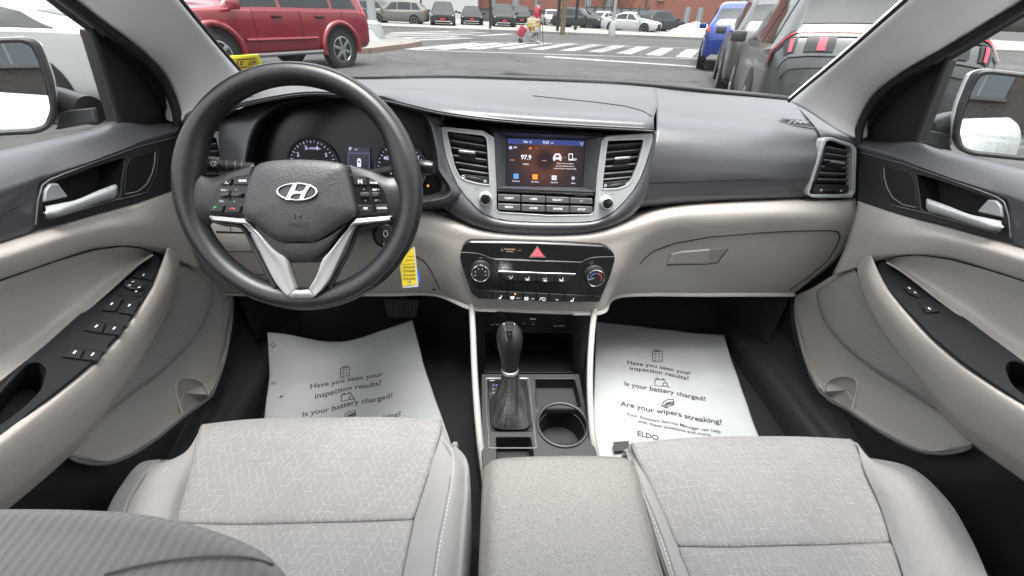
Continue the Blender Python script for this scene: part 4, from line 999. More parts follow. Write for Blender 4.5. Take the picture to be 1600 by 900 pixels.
text('gear_letter', '+', DF, DF.p(765.5, 615.5, -.001), .006, BL, pl, off=-.0004); text('gear_letter', '-', DF, DF.p(765.5, 622, -.001), .006, BL, pl, off=-.0004)
obj('lock_release', *box_vf(DF.w(769, 594.5, .0005), (.0055, .0015, .0012), .0008), SATL, pl)

# ================================================================ ARMREST
AZ = .652
arm = thing('console_storage_box', 'storage box with cream grained leather armrest lid and double stitching between the front seats', 'armrest', V((.0, .3, .54)))
def armsec(y, xl, xr, z, drop=.0):
    c = (xl + xr) / 2; h = (xr - xl) / 2; pts = []
    for u in (-1.0,-1.0,-.985,-.94,-.85,-.6,-.3,0,.3,.6,.85,.94,.985,1.0,1.0):
        pts.append(V((c + h * u, y, z - .010 * abs(u) ** 3 - (.0 if abs(u) < .9 else (abs(u) - .9) * .22))))
    pts[0].z = z - .14; pts[-1].z = z - .14; pts[1].z = z - .05; pts[-2].z = z - .05
    return pts
fl, fr_ = W(757,716,z=AZ), W(992,706,z=AZ); bl, br = W(751,900,z=AZ), W(1046,900,z=AZ)
yf = (fl.y + fr_.y) / 2
secs = [armsec(yf - .012, fl.x + .004, fr_.x - .004, AZ - .06), armsec(yf - .002, fl.x + .003, fr_.x - .003, AZ - .03), armsec(yf, fl.x + .001, fr_.x - .001, AZ - .012), armsec(yf - .008, fl.x, fr_.x, AZ - .001), armsec(yf - .03, fl.x, fr_.x, AZ + .002), armsec((yf + bl.y) / 2, (fl.x + bl.x) / 2, (fr_.x + br.x) / 2, AZ + .002), armsec(bl.y, bl.x, br.x, AZ), armsec(bl.y - .12, bl.x, br.x, AZ)]
ar = patch('lid', secs, ARMLEA, arm, nu=60, nv=60, thick=.004)
AS = SURF[ar.name]
def stitch_run(surf, pts, mat, parent, step=.006, r=.0007, off=.0003, name='stitch', join=True):
    p = [surf.hit(q.x, q.y, off) for q in catmull([V(q) for q in pts], 60)]; d = 0; mb = Mesh(); prev = p[0]; seg = []
    tot = [0]
    for a, b in zip(p, p[1:]): tot.append(tot[-1] + (b - a).length)
    def at(s):
        for i in range(len(p) - 1):
            if tot[i + 1] >= s: return p[i].lerp(p[i + 1], (s - tot[i]) / max(1e-9, tot[i + 1] - tot[i]))
        return p[-1]
    s = 0
    while s + step * .65 < tot[-1]:
        mb.add(*tube_vf([at(s), at(s + step * .35), at(s + step * .65)], [r * .7, r, r * .7], 5)); s += step
    o = mb.build(name, mat, parent); o['kind'] = 'stuff'; return o
for run in ([(770,712),(775,760),(778,820),(781,900)], [(780,710),(785,760),(789,820),(793,900)], [(975,703),(990,760),(1005,820),(1020,900)], [(985,704),(1001,760),(1016,820),(1031,900)]):
    stitch_run(AS, run, STITCH, ar, name='stitching')
tube('lid_seam', [AS.hit(q.x, q.y, .0001) for q in catmull([V(q) for q in ((775,711),(780,760),(784,820),(787,900))], 40)], .0009, M('seam_tan', (.22,.205,.18), .8), ar, n=5)
tube('lid_seam', [AS.hit(q.x, q.y, .0001) for q in catmull([V(q) for q in ((980,703.5),(996,760),(1011,820),(1026,900))], 40)], .0009, M('seam_tan', (.22,.205,.18), .8), ar, n=5)
box('armrest_base', V(((fl.x + fr_.x) / 2, bl.y + (yf - bl.y) / 2 - .08, .50)), ((fr_.x - fl.x) / 2 - .01, (yf - bl.y) / 2 + .05, .05), BLACK, arm, .006)

# ================================================================ PEDALS
bp = thing('brake_pedal', 'black ribbed rubber brake pedal under the steering column', 'pedal', W(627,484,y=1.12))
PF = Frame(W(602,480,y=1.12), W(652,480,y=1.12), W(627,496,y=1.10))
pb = pplate('pedal_pad', PF, [(599,467),(655,468),(652,494),(647,497),(609,497),(603,493)], M('pedal_rubber', (.030,.030,.031), .7), bp, r=.004, top=0, depth=.012, bev=.003)
for i in range(9):
    x = 607 + i * 5; tube('pedal_rib', [PF.w(x - 1.2, 471, .001), PF.w(x, 494, .001)], .0018, M('pedal_rib_rubber', (.055,.055,.055), .6), pb, n=6)
tube('pedal_arm', [PF.w(630, 475, -.012), W(640, 440, y=1.25), W(645, 420, y=1.35)], .010, BLACK, bp)
gp = thing('accelerator_pedal', 'tall black hinged accelerator pedal beside the centre console', 'pedal', W(696,575,y=1.03))
GFp = Frame(W(684,520,y=1.12), W(716,520,y=1.12), W(700,570,y=1.05))
pb = pplate('pedal_pad', GFp, [(690,485),(696,468),(718,462),(718,520),(715,556),(684,556),(686,520),(684,490)], M('pedal_rubber', (.030,.030,.031), .7), gp, r=.004, top=0, depth=.010, bev=.002)
for i in range(4): tube('pedal_rib', [GFp.w(696 + i * 5.2, 474, .0008), GFp.w(691 + i * 5.5, 550, .0008)], .0014, M('pedal_rib_rubber', (.055,.055,.055), .6), pb, n=6)
pplate('pedal_hinge', GFp, [(676,557),(719,556),(719,575),(672,576)], M('pedal_rubber', (.030,.030,.031), .7), gp, r=.002, top=.004, depth=.02, bev=.002)
fp = thing('foot_rest', 'black ribbed dead pedal at the left of the driver footwell', 'foot rest', W(495,540,y=1.12))
FR = Frame(W(470,500,y=1.16), W(525,500,y=1.16), W(497,545,y=1.08))
pb = pplate('rest_pad', FR, [(468,470),(528,478),(523,548),(462,556)], M('pedal_rubber', (.030,.030,.031), .7), fp, r=.006, top=0, depth=.02, bev=.003)
for i in range(8): tube('pedal_rib', [FR.w(474 + i * 6.8, 478, .0008), FR.w(469 + i * 6.8, 546, .0008)], .0014, M('rest_rib_rubber', (.04,.04,.04), .6), pb, n=6)

# ================================================================ PAPER FLOOR MATS
PAPER = M('grey_white_paper', (.31,.328,.328), .8, bump=(40,.0015), bump2=(8,.014), var=.06)
PTXT = M('paper_print', (.03,.03,.032), .8)
def paper(label, corners, bulge, lines, icons, up_front, seed):
    rs = random.Random(seed)
    tl, tr, br_, bl_ = corners
    rows = []
    for j in range(9):
        t = j / 8; r = []
        for i in range(9):
            s = i / 8
            a = tl.lerp(bl_, t); b = tr.lerp(br_, t); p = a.lerp(b, s)
            edge = (0 if 0 < i < 8 and 0 < j < 8 else .3)
            p = p + V((0, 0, bulge * (rs.random() * (1 - edge) + .2) + up_front * max(0, .25 - t) * (1 + 1.5 * abs(s - .55)) + ((.050 * (abs(s - .42) * 1.7) ** 2 + .006 * math.sin(s * 11) - .012) * max(0, .3 - t) / .3 if up_front > .05 else 0)))
            r.append(p)
        rows.append(r)
    v, f, uv = grid(rows, 70, 70)
    o = obj('paper_floor_mat', v, f, PAPER, None, uvs=uv); tag(o, label, 'paper mat', 'printed paper floor mats')
    m = o.modifiers.new('thickness', 'SOLIDIFY'); m.thickness = .0006; m.offset = -1
    b = BVHTree.FromPolygons(v, f)
    org = V((0, 0, 0)); u = (tr - tl).normalized(); w = (bl_ - tl); w = (w - u * w.dot(u)).normalized()
    fr = Frame.axes(tl, u, -w)
    if fr.n.z < 0: fr.n = -fr.n
    def drop(vs):
        out = []
        for q in vs:
            h = b.ray_cast(V((q.x, q.y, 2)), V((0, 0, -1)))[0]
            out.append((h if h else q) + V((0, 0, .0010)))
        return out
    rot_ = math.radians(lines.get('rot', 0)); shear = lines.get('shear', 0)
    for s, px, py, size, bold in lines['t']:
        c = fr.p(px, py); tv, tf = text_vf(s, size, bold)
        cs, sn = math.cos(rot_), math.sin(rot_)
        obj('printed_line', drop([fr.to(c.x + q.x * cs - q.y * sn, c.y + q.x * sn + q.y * cs, 0) for q in tv]), tf, PTXT, o, smooth=False, recalc=False)
    for loop in icons:
        pts = drop([fr.w(a, c_) for a, c_ in loop]); obj('printed_icon', *tube_vf(pts, .0011, 5), PTXT, o)
    return o
def clipicon(x, y, s=1.0, sk=0.0):
    P_ = lambda a, b: (x + a * s, y + b * s + a * s * sk)
    return [[P_(-8,-8),P_(8,-8),P_(8,10),P_(-8,10),P_(-8,-8)], [P_(-4,-10),P_(4,-10),P_(4,-7),P_(-4,-7),P_(-4,-10)]] + [[P_(-5,k),P_(-3.6,k+1.4),P_(-1.5,k-1.5)] for k in (-3,2,7)] + [[P_(1,k),P_(5,k)] for k in (-3,2,7)]
def baticon(x, y, s=1.0, sk=0.0):
    P_ = lambda a, b: (x + a * s, y + b * s + a * s * sk)
    return [[P_(-11,-4),P_(6,-4),P_(6,0)], [P_(-11,-4),P_(-11,6),P_(3,6)], [P_(-9,-4),P_(-9,-6),P_(-5,-6),P_(-5,-4)], [P_(1,-4),P_(1,-6),P_(4,-6),P_(4,-4)], [P_(6+4*math.cos(k*.7),3+3*math.sin(k*.7)) for k in range(10)], [P_(9,5.5),P_(13,8)]]
def wipicon(x, y, s=1.0, sk=0.0):
    P_ = lambda a, b: (x + a * s, y + b * s + a * s * sk)
    out = [[P_(-10,4),P_(-7,-2),P_(-1,-6),P_(9,-7),P_(10,2),P_(4,4),P_(-2,8),P_(-10,4)]]
    for k in (.35, .6, .85): out.append([P_(-10+8*k,4+4*k),P_(-4+5*k,-2+5*k),P_(9.5,-7+9*k)])
    return out
z1 = FZ + .012
m1c = [W(427,548,z=.452), W(648,534,z=.445), W(722,745,z=z1), W(404,735,z=z1)]
paper('printed grey paper mat in the driver footwell, its front edge curled up', m1c, .008, {'rot': 8, 't': [('Have you seen your', 543, 599, .0215, .016), ('inspection results?', 546, 613, .0215, .016), ('Is your battery charged?', 546, 638, .0215, .016), ('Are your wipers streaking?', 548, 672, .0215, .016)]}, clipicon(540, 585, .9, -.1) + baticon(545, 626, .95, -.1) + wipicon(548, 656, .95, -.1) + [[(428,561),(434,557)],[(431,563),(437,559)],[(424,603),(428,600)],[(428,604),(432,600)],[(437,625),(442,620)],[(438,624),(444,622)]], .10, 3)
m2c = [W(931,506,z=z1+.02), W(1130,527,z=z1+.02), W(1196,716,z=z1), W(926,716,z=z1)]
paper('printed grey paper mat lying flat in the front passenger footwell', m2c, .005, {'rot': -5, 't': [('Have you seen your', 1029, 576, .0215, .016), ('inspection results?', 1029.5, 584.5, .0215, .016), ('Is your battery charged?', 1038, 613, .0215, .016), ('Are your wipers streaking?', 1047, 647, .0225, .016), ('Your Assistant Service Manager can help', 1051, 663, .0135, .006), ('with these questions and more.', 1053, 670.5, .0135, .006), ('ELDO', 1012, 682, .020, .02)]}, clipicon(1026.5, 558, .95, .06) + baticon(1033, 600, .95, .06) + wipicon(1043, 632, .95, .06), .012, 5)
cpn = obj('paper_coupon', [W(958,691,z=z1+.02), W(982,689,z=z1+.02), W(984,703,z=z1+.018), W(960,706,z=z1+.018)], [(0,1,2,3)], M('coupon_black', (.02,.025,.02), .6), None, smooth=False); cpn.modifiers.new('thickness', 'SOLIDIFY').thickness = .001
tag(cpn, 'small black printed card on the passenger paper mat beside the armrest', 'card')

# ================================================================ DOORS (both sides share one shape)
GLASSW = glass('window_glass', (.93, .96, .95), .03)
MIRRORM = M('mirror_silvering', (.86, .88, .88), .01, metal=1.0)
WHITEP = M('white_car_paint', (.72, .74, .75), .28, coat=.6, var=.02)
GRILLE = M('speaker_mesh', (.30, .28, .26), .6)
def grille_material():
    m = bpy.data.materials.new('perforated_speaker_grille'); m.use_nodes = True; N, L = m.node_tree.nodes, m.node_tree.links; b = N['Principled BSDF']
    tc = N.new('ShaderNodeTexCoord'); sp = N.new('ShaderNodeSeparateXYZ'); L.new(tc.outputs['Object'], sp.inputs[0])
    def wave(axis, sc_, off=None):
        mu = N.new('ShaderNodeMath'); mu.operation = 'MULTIPLY'; mu.inputs[1].default_value = sc_; L.new(axis, mu.inputs[0])
        s = N.new('ShaderNodeMath'); s.operation = 'SINE'; L.new(mu.outputs[0], s.inputs[0]); return s.outputs[0]
    a, c = wave(sp.outputs['Y'], 1350), wave(sp.outputs['Z'], 1350)
    pr = N.new('ShaderNodeMath'); pr.operation = 'MULTIPLY'; L.new(a, pr.inputs[0]); L.new(c, pr.inputs[1])
    mr = N.new('ShaderNodeMapRange'); mr.inputs['From Min'].default_value = .05; mr.inputs['From Max'].default_value = .35; L.new(pr.outputs[0], mr.inputs['Value'])
    mx = N.new('ShaderNodeMix'); mx.data_type = 'RGBA'; L.new(mr.outputs[0], mx.inputs[0]); mx.inputs['A'].default_value = (.34,.318,.296,1); mx.inputs['B'].default_value = (.13,.122,.115,1)
    L.new(mx.outputs['Result'], b.inputs['Base Color']); b.inputs['Roughness'].default_value = .6
    bp_ = N.new('ShaderNodeBump'); bp_.invert = True; bp_.inputs['Distance'].default_value = .001; L.new(mr.outputs[0], bp_.inputs['Height']); L.new(bp_.outputs[0], b.inputs['Normal'])
    return m
GRILLE = grille_material()
SIDE = 1
def FX(p): return V((p.x * SIDE, p.y, p.z))
def flipo(o):
    """children built for the right-hand door are mirrored for the left-hand one"""
    if SIDE < 0:
        for q in o.data.vertices: q.co.x = -q.co.x - 2 * BASE[o.name].x if False else -q.co.x
        o.data.flip_normals()
    return o

def build_door(side, label, winlabel):
    base = V((.73, .9, .42))
    d = thing('door_interior', label, 'door', base)
    P = lambda n, l, m, nu=40, nv=14, par=d, **k: patch(n, [WX(r) for r in l], m, par, nu=nu, nv=nv, **k)
    up = P('upper_trim', [
        [(1341,217,.765),(1387,222,.765),(1427,221,.765),(1475,235,.765),(1542,251,.765),(1600,265,.765),(1760,300,.765)],
        [(1341,221,.735),(1387,225,.735),(1430,226,.735),(1475,241,.735),(1542,258,.735),(1600,273,.735),(1760,312,.735)],
        [(1341,227,.712),(1387,238,.708),(1436,256,.705),(1480,270,.705),(1542,286,.705),(1600,305,.70),(1760,352,.70)],
        [(1342,236,.712),(1409,253,.706),(1475,275,.702),(1531,295,.700),(1568,308,.698),(1612,330,.695),(1760,385,.695)],
        [(1342,240,.722),(1409,257,.716),(1475,279,.712),(1531,299,.710),(1562,312,.708),(1612,350,.695),(1760,410,.695)],
    ], DASH, nu=70, nv=24)
    P('rear_trim', [[(1572,306,.698),(1600,322,.696),(1680,345,.695),(1760,370,.695)], [(1580,340,.697),(1620,352,.695),(1680,370,.695),(1760,395,.695)], [(1583,378,.698),(1610,388,.697),(1680,410,.695),(1760,435,.695)], [(1583,382,.71),(1610,392,.71),(1680,414,.71),(1760,439,.71)]], DASH, nu=20, nv=12)
    # handle panel: a plate with a hand hollow and a tweeter cover
    DP = Frame(W(1345,275,x=.714), W(1560,330,x=.700), W(1450,330,x=.706))
    po = [(1342,237),(1409,254),(1475,276.5),(1531,296.5),(1560,307.5),(1571,316),(1578,338),(1581,380),(1542,371),(1475,352),(1409,336),(1340,314)]
    ph = [(1431,272),(1470,283),(1545,309),(1561,318),(1566,340),(1565,358),(1556,362),(1453,332),(1439,328),(1436,300)]
    hp = pplate('handle_panel', DP, po, DARK, d, r=.004, hpx=[ph], hr=.006, top=.001, depth=.006, bev=.001)
    lo_ = rnd(DP.ps(ph, .001), .006); v, f = loop_skin([DP.to(q.x, q.y, -.001) for q in lo_], [DP.to(q.x * .97 + .002, q.y * .95, -.035) for q in lo_]); f.append(tuple(range(len(lo_), 2 * len(lo_)))); obj('hand_hollow', v, f, BLACK, d)
    tube('panel_line', [DP.w(a, b, .0022) for a, b in ((1343,238),(1409,255),(1475,277.5),(1531,297.5),(1558,308),(1569,316),(1576,338),(1579,372))], .0009, M('line_grey', (.16,.165,.17), .35), hp, n=5)  # thin grey seam line round the handle panel
    tube('panel_line', [DP.w(a, b, .0022) for a, b in ((1393,320),(1433,330),(1453,334),(1556,363.5),(1566,361))], .0009, M('line_grey', (.16,.165,.17), .35), hp, n=5)
    tw = pplate('tweeter_cover', DP, [(1381,259),(1422,270),(1430,285),(1432,324),(1412,321),(1394,308),(1385,292),(1381,275)], BLACK, d, r=.006, top=.0025, depth=.004, bev=.001)
    tube('cover_rim', [DP.w(a, b, .003) for a, b in ((1381,262),(1382,278),(1386,293),(1395,309),(1411,320),(1431,324))], .0011, M('line_grey', (.16,.165,.17), .35), tw, n=6)
    tube('cover_rim', [DP.w(a, b, .002) for a, b in ((1377,256),(1376,270),(1379,294),(1392,318),(1412,327),(1434,330))], .0011, DARK, tw, n=6)
    # chrome lever and lock slide
    hd_ = P('door_handle', [[(1449,310,.700),(1480,321,.698),(1513,334,.694),(1540,340,.692),(1565,345,.694)], [(1447,314,.693),(1480,325,.690),(1513,337,.684),(1540,344,.682),(1565,349,.686)], [(1447,324,.692),(1480,334,.688),(1513,346,.683),(1540,354,.680),(1565,357,.684)], [(1451,331,.700),(1480,339,.697),(1513,350,.694),(1540,358,.692),(1562,362,.695)]], SILVER, 30, 12, thick=.006)
    pplate('lock_slide', DP, [(1542,312),(1556,313),(1564,322),(1566,340),(1525,331)], SILVER, hd_, r=.003, top=.004, depth=.02, bev=.002)
    # beige skin
    bu = P('upper_skin', [
        [(1340,314,.724),(1409,336,.716),(1475,352,.712),(1542,371,.708),(1600,387,.706),(1760,432,.704)],
        [(1340,318,.708),(1409,340,.702),(1475,357,.698),(1542,376,.694),(1600,392,.692),(1760,440,.690)],
        [(1330,355,.700),(1400,365,.690),(1470,372,.684),(1542,390,.680),(1600,408,.678),(1760,456,.676)],
        [(1318,392,.700),(1395,392,.694),(1450,392,.692),(1483,398,.690),(1540,413,.688),(1600,432,.686),(1760,480,.684)][0:1] + [(1404,395,.694),(1470,396,.690),(1540,415,.688),(1600,434,.686),(1760,482,.684)],
        [(1300,430,.702),(1404,400,.705),(1483,404.5,.702),(1540,420,.700),(1600,439,.698),(1760,490,.696)],
    ], BEIGE, nu=60, nv=26)
    P('insert_panel', [
        [(1384,407,.706),(1404,401,.704),(1434,398.5,.702),(1483,405,.700),(1540,420.5,.698),(1600,439.5,.696),(1760,491,.694)],
        [(1386,408,.712),(1410,410,.712),(1448,416,.712),(1500,436,.710),(1550,458,.708),(1610,482,.706),(1760,545,.704)],
        [(1388,409,.712),(1416,423,.712),(1460,446,.712),(1512,478,.708),(1560,512,.706),(1615,540,.704),(1760,620,.70)],
        [(1387,409,.700),(1414,424,.700),(1466,462,.698),(1516,499,.694),(1560,530,.692),(1612,566,.690),(1760,665,.688)],
        [(1386,409,.695),(1412,425,.694),(1462,464,.690),(1512,502,.688),(1556,534,.686),(1608,570,.684),(1760,672,.680)],
    ], BEIGE, nu=60, nv=20)
    tube('insert_seam', [W(a, b, x=c) for a, b, c in ((1386,406,.703),(1404,400.5,.703),(1434,398.2,.701),(1483,404.5,.699),(1540,420,.697),(1600,439,.695),(1760,490,.693))], .0011, SEAM, d, n=5)
    # armrest band
    bandr = [
        [(1370,418,.690),(1376,430,.686),(1388,452,.676),(1412,481,.664),(1457,528,.650),(1502,566,.642),(1551,600,.636),(1600,632,.630),(1760,730,.615)],
        [(1362,402,.690),(1369,426,.680),(1386,458,.666),(1414,494,.652),(1450,532,.640),(1493,569,.632),(1545,607,.626),(1600,644,.620),(1760,742,.605)],
        [(1355,400,.694),(1356,432,.676),(1374,470,.662),(1402,510,.648),(1438,552,.638),(1482,594,.630),(1535,634,.624),(1600,675,.618),(1760,775,.603)],
        [(1340,410,.700),(1345,440,.684),(1362,482,.672),(1388,524,.662),(1424,570,.654),(1466,618,.648),(1512,660,.642),(1600,718,.634),(1760,820,.62)],
        [(1338,413,.706),(1343,442,.692),(1360,486,.682),(1386,528,.674),(1420,574,.668),(1460,622,.662),(1500,664,.658),(1600,735,.650),(1760,836,.634)],
        [(1338,413,.72),(1343,442,.71),(1360,486,.70),(1386,530,.695),(1420,580,.69),(1458,630,.686),(1508,684,.682),(1600,752,.672),(1760,852,.656)],
    ]
    P('armrest', bandr, BEIGE, nu=80, nv=40)
    # switch panel on top of the armrest
    SP = Frame(W(1400,462,x=.672), W(1560,600,x=.634), W(1500,492,x=.692))
    so_ = [(1371,417),(1375,409),(1385,407),(1411,423),(1464,463),(1540,520),(1588,555),(1620,580),(1760,700),(1700,700),(1600,631),(1551,599),(1502,565),(1457,527),(1412,480),(1388,452),(1376,430)]
    hole_ = [(1569,572),(1578,562),(1596,566),(1640,605),(1690,655),(1672,662),(1620,632),(1580,600)]
    spn = pplate('switch_panel', SP, so_, M('switch_panel_black', (.012,.0135,.015), .65, bump=(700,.0002), spec=.2), d, r=.006, hpx=[hole_], hr=.012, top=.002, depth=.006, bev=.0015)
    lo_ = rnd(SP.ps(hole_, .002), .012); v, f = loop_skin([SP.to(q.x, q.y, 0) for q in lo_], [SP.to(q.x, q.y, -.05) for q in lo_]); f.append(tuple(range(len(lo_), 2 * len(lo_)))); obj('pull_hollow', v, f, BLACK, d)
    SW = M('switch_black', (.012,.013,.014), .5, spec=.3)
    def sw(name, l, top=.006, r=.0015, mk=None):
        k = pplate(name, SP, l, SW, spn, r=r, top=top, depth=.006, bev=.001)
        if mk: obj('switch_mark', *box_vf(SP.w(*mk, top + .0002), (.0030, .0009, .0003), 0, (SP.u, SP.v, SP.n)), WHITEPR, k)
        return k
    if side > 0:
        sw('lock_switch', [(1410,447),(1426,447),(1437,458),(1430,461),(1421,459)], mk=(1421,450)); sw('lock_switch', [(1424,459),(1432,453),(1441,462),(1433,464)], .0055, mk=(1430,457))
        pplate('switch_hollow_plate', SP, [(1430,469),(1440,463),(1473,487),(1464,487),(1447,487)], SEAM, spn, r=.001, top=.0026, depth=.001, bev=0)  # flat near-black plate drawn in place of the hollow by the switch
        sw('window_switch', [(1441,478),(1455,477),(1468,486),(1446,488)], mk=(1452,482))
    else:
        mp = lambda l: [(1600 - a + 16, b + 9) for a, b in l]
        # master switches of the driver: mirror pad, locks, four windows
        q = SP.p(*mp([(195,447)])[0], .004)
        def Q(*l): return mp(list(l))
        sw('mirror_selector', Q((197,432),(203,424),(231,426),(226,437),(213,434)), mk=Q((214,430))[0])
        sw('mirror_pad', Q((168,458),(185,436),(222,438),(208,461)), .004, .004)
        lathe('mirror_dial', SP, SP.p(*Q((196,447))[0], .004), [(.014,.003),(.0135,.009),(.011,.0105),(.006,.0095)], SW, spn, n=28)
        for a, b in ((189,445),(203,448),(195,440),(197,454)): obj('switch_mark', *box_vf(SP.w(*Q((a, b))[0], .0110), (.0014,.0012,.0003)), WHITEPR, spn)
        sw('lock_switch', Q((142,480),(160,461),(178,463),(162,482)), mk=Q((158,472))[0]); sw('lock_switch', Q((167,483),(181,466),(202,467),(189,487)), mk=Q((184,474))[0])
        for k, (ox, oy) in enumerate(((0, 0), (-39, 37))):
            pplate('switch_hollow_plate', SP, Q((126+ox+4,497+oy),(140+ox,484+oy),(182+ox,490+oy),(177+ox,504+oy)), SEAM, spn, r=.0015, top=.0026, depth=.001, bev=0)
            sw('window_switch', Q((110+ox,509+oy),(124+ox,497+oy),(144+ox,500+oy),(136+ox,513+oy)), mk=Q((129+ox,504+oy))[0]); sw('window_switch', Q((138+ox,513+oy),(147+ox,500+oy),(172+ox,503+oy),(163+ox,516+oy)), mk=Q((155+ox,507+oy))[0])
    # speaker grille panel and lower skin
    gr = P('speaker_grille', [
        [(1332,420,.712),(1345,446,.700),(1362,486,.690),(1388,530,.682),(1422,578,.676),(1456,620,.672),(1482,640,.670)],
        [(1318,428,.710),(1330,455,.704),(1346,492,.695),(1368,532,.688),(1404,578,.682),(1444,614,.678),(1478,641,.674)],
        [(1296,441,.712),(1306,470,.707),(1322,502,.700),(1346,538,.694),(1384,578,.688),(1430,610,.682),(1474,641,.678)],
        [(1276,454,.716),(1282,480,.712),(1294,506,.708),(1318,536,.702),(1362,572,.695),(1412,602,.688),(1470,640,.682)],
        [(1275,456,.728),(1280,484,.726),(1292,510,.722),(1316,540,.716),(1360,577,.710),(1410,608,.70),(1468,644,.694)],
    ], GRILLE, nu=50, nv=20)
    GS = SURF[gr.name]
    tube('grille_rim', [GS.hit(a, b, .0006) for a, b in ((1333,419),(1342,430),(1366,478),(1411,542),(1457,599),(1482,637))], .0016, BEIGE, gr, n=6)
    lwk = P('lower_skin', [
        [(1330,412,.716),(1344,440,.706),(1362,486,.696),(1388,532,.690),(1424,584,.684),(1462,632,.682),(1500,670,.682),(1522,690,.684)],
        [(1272,448,.722),(1279,490,.722),(1300,525,.716),(1335,560,.712),(1385,594,.706),(1435,624,.702),(1480,655,.700),(1521,692,.698)],
        [(1250,458,.728),(1262,515,.726),(1285,558,.720),(1318,585,.716),(1370,615,.712),(1425,643,.708),(1475,670,.704),(1521,693,.702)],
        [(1242,462,.728),(1250,530,.722),(1270,580,.712),(1302,612,.706),(1352,645,.702),(1412,678,.700),(1470,697,.700),(1520,694,.704)],
        [(1241,474,.730),(1246,510,.720),(1258,557,.705),(1278,604,.696),(1328,642,.692),(1385,679,.692),(1445,706,.695),(1519,696,.705)],
        [(1238,476,.752),(1243,512,.745),(1255,560,.735),(1275,608,.725),(1326,646,.722),(1383,683,.722),(1444,710,.725),(1519,700,.73)],
    ], BEIGE, nu=140, nv=90)
    LWS = SURF[lwk.name]
    tube('pocket_rim', catmull([W(a, b, x=c) for a, b, c in ((1242,474,.728),(1246,505,.716),(1257,557,.702),(1276,603,.693),(1288,618,.690),(1328,642,.688),(1381,678,.688),(1427,701,.690),(1464,709,.694),(1500,705,.700),(1521,695,.706))], 50), .0028, M('rim_grey', (.13,.13,.13), .5), d, n=8)
    # bottle hollow in the pocket: a dished oval
    bo = [(1287,612),(1292,598),(1306,590),(1325,588),(1338,594),(1340,606),(1335,625),(1329,641),(1308,632),(1292,622)]
    l0 = [LWS.hit(a, b, .0015) for a, b in bo]; c0 = sum(l0, V((0, 0, 0))) / len(l0)
    l0 = catmull([LWS.hit(a, b, .0005) for a, b in bo], 48, True); c0 = sum(l0, V((0, 0, 0))) / len(l0)
    cut_hole(lwk, [project(p) for p in l0])
    tube('hollow_rim', l0, .0024, BEIGE, lwk, n=8, closed=True)
    dn = V((.9, .35, -.25)).normalized()
    v, f, _ = grid([l0, [p.lerp(c0, .06) + dn * .008 for p in l0], [p.lerp(c0, .3) + dn * .015 for p in l0], [p.lerp(c0, .7) + dn * .019 for p in l0], [p.lerp(c0, .98) + dn * .020 for p in l0]], 48, 14, True); obj('bottle_hollow', v, f, BEIGE, lwk)
    # dark lower carrier below the skin
    P('lower_carrier', [
        [(1236,450,.745),(1240,510,.740),(1252,560,.735),(1272,606,.732),(1328,645,.730),(1385,681,.730),(1445,709,.730),(1522,697,.720),(1600,752,.690),(1760,855,.675)],
        [(1212,470,.742),(1216,540,.735),(1232,592,.730),(1255,632,.726),(1310,676,.722),(1385,715,.720),(1450,745,.718),(1530,745,.712),(1600,790,.700),(1760,890,.69)],
        [(1202,480,.752),(1206,560,.742),(1222,620,.736),(1250,668,.730),(1310,720,.726),(1385,770,.722),(1450,810,.720),(1530,830,.716),(1600,870,.712),(1760,960,.70)],
        [(1198,486,.775),(1202,570,.765),(1218,632,.755),(1248,684,.750),(1310,742,.745),(1385,800,.74),(1450,850,.74),(1530,890,.735),(1600,940,.73),(1760,1030,.72)],
    ], M('carrier_black', (.009,.0095,.010), .55, bump=(700,.0003)), nu=60, nv=24)
    tube('carrier_lip', [W(a, b, x=c) for a, b, c in ((1521,696,.705),(1560,723,.693),(1600,750,.682),(1760,850,.666))], .003, DARK, d, n=8)
    # quarter trim, window bar, door frame
    QF = Frame(W(1345,216,x=.760), W(1430,220,x=.760), W(1460,100,x=.752))
    if QF.n.dot(CAM - QF.o) < 0: QF.n = -QF.n
    qt = pplate('quarter_trim', QF, [(1334,224),(1340,198),(1364,160),(1404,126),(1462,95),(1480,92),(1432,222),(1390,224)], M('quarter_black', (.006,.006,.0065), .6, bump=(900,.0002)), d, r=.004, top=0, depth=.02, bev=.002)
    tube('window_bar', [QF.w(1431, 223, .004), QF.w(1455, 156, .004), QF.w(1480, 90, .004)], .0052, RUBBER, qt, n=8)
    tube('window_bar', [QF.w(1427, 222, .006), QF.w(1451, 155, .006), QF.w(1474, 95, .006)], .0014, M('bar_grey', (.10,.10,.105), .35), qt, n=6)  # narrow grey strip along the window bar
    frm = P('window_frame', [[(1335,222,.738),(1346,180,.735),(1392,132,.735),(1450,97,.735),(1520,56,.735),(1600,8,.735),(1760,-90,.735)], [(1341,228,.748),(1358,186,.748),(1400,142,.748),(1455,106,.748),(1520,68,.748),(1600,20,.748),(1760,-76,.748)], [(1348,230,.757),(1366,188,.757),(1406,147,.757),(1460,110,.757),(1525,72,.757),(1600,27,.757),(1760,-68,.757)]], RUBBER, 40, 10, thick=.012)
    tube('frame_line', [W(a, b, x=.745) for a, b in ((1462,99),(1520,64.5),(1600,17.5),(1760,-78))], .0022, M('frame_grey', (.20,.205,.21), .4), frm, n=6)  # grey line along the door frame seal
    # glass
    v = [W(1432,224,x=.772), W(1700,290,x=.772), W(1700,-45,x=.752), W(1600,15,x=.752), W(1480,88,x=.754)]
    wp = obj('window_pane', v, [(0,1,2,3,4)], GLASSW, d, smooth=False)
    # outer skin, white paint
    zb = lambda y: W(1475,236,x=.765).z
    y0, y1 = 1.05, -1.5
    sk = [[V((.80, y, z_)) for y in (1.12,.9,.5,0,-.6,-1.5)] for z_ in (1.062,)]
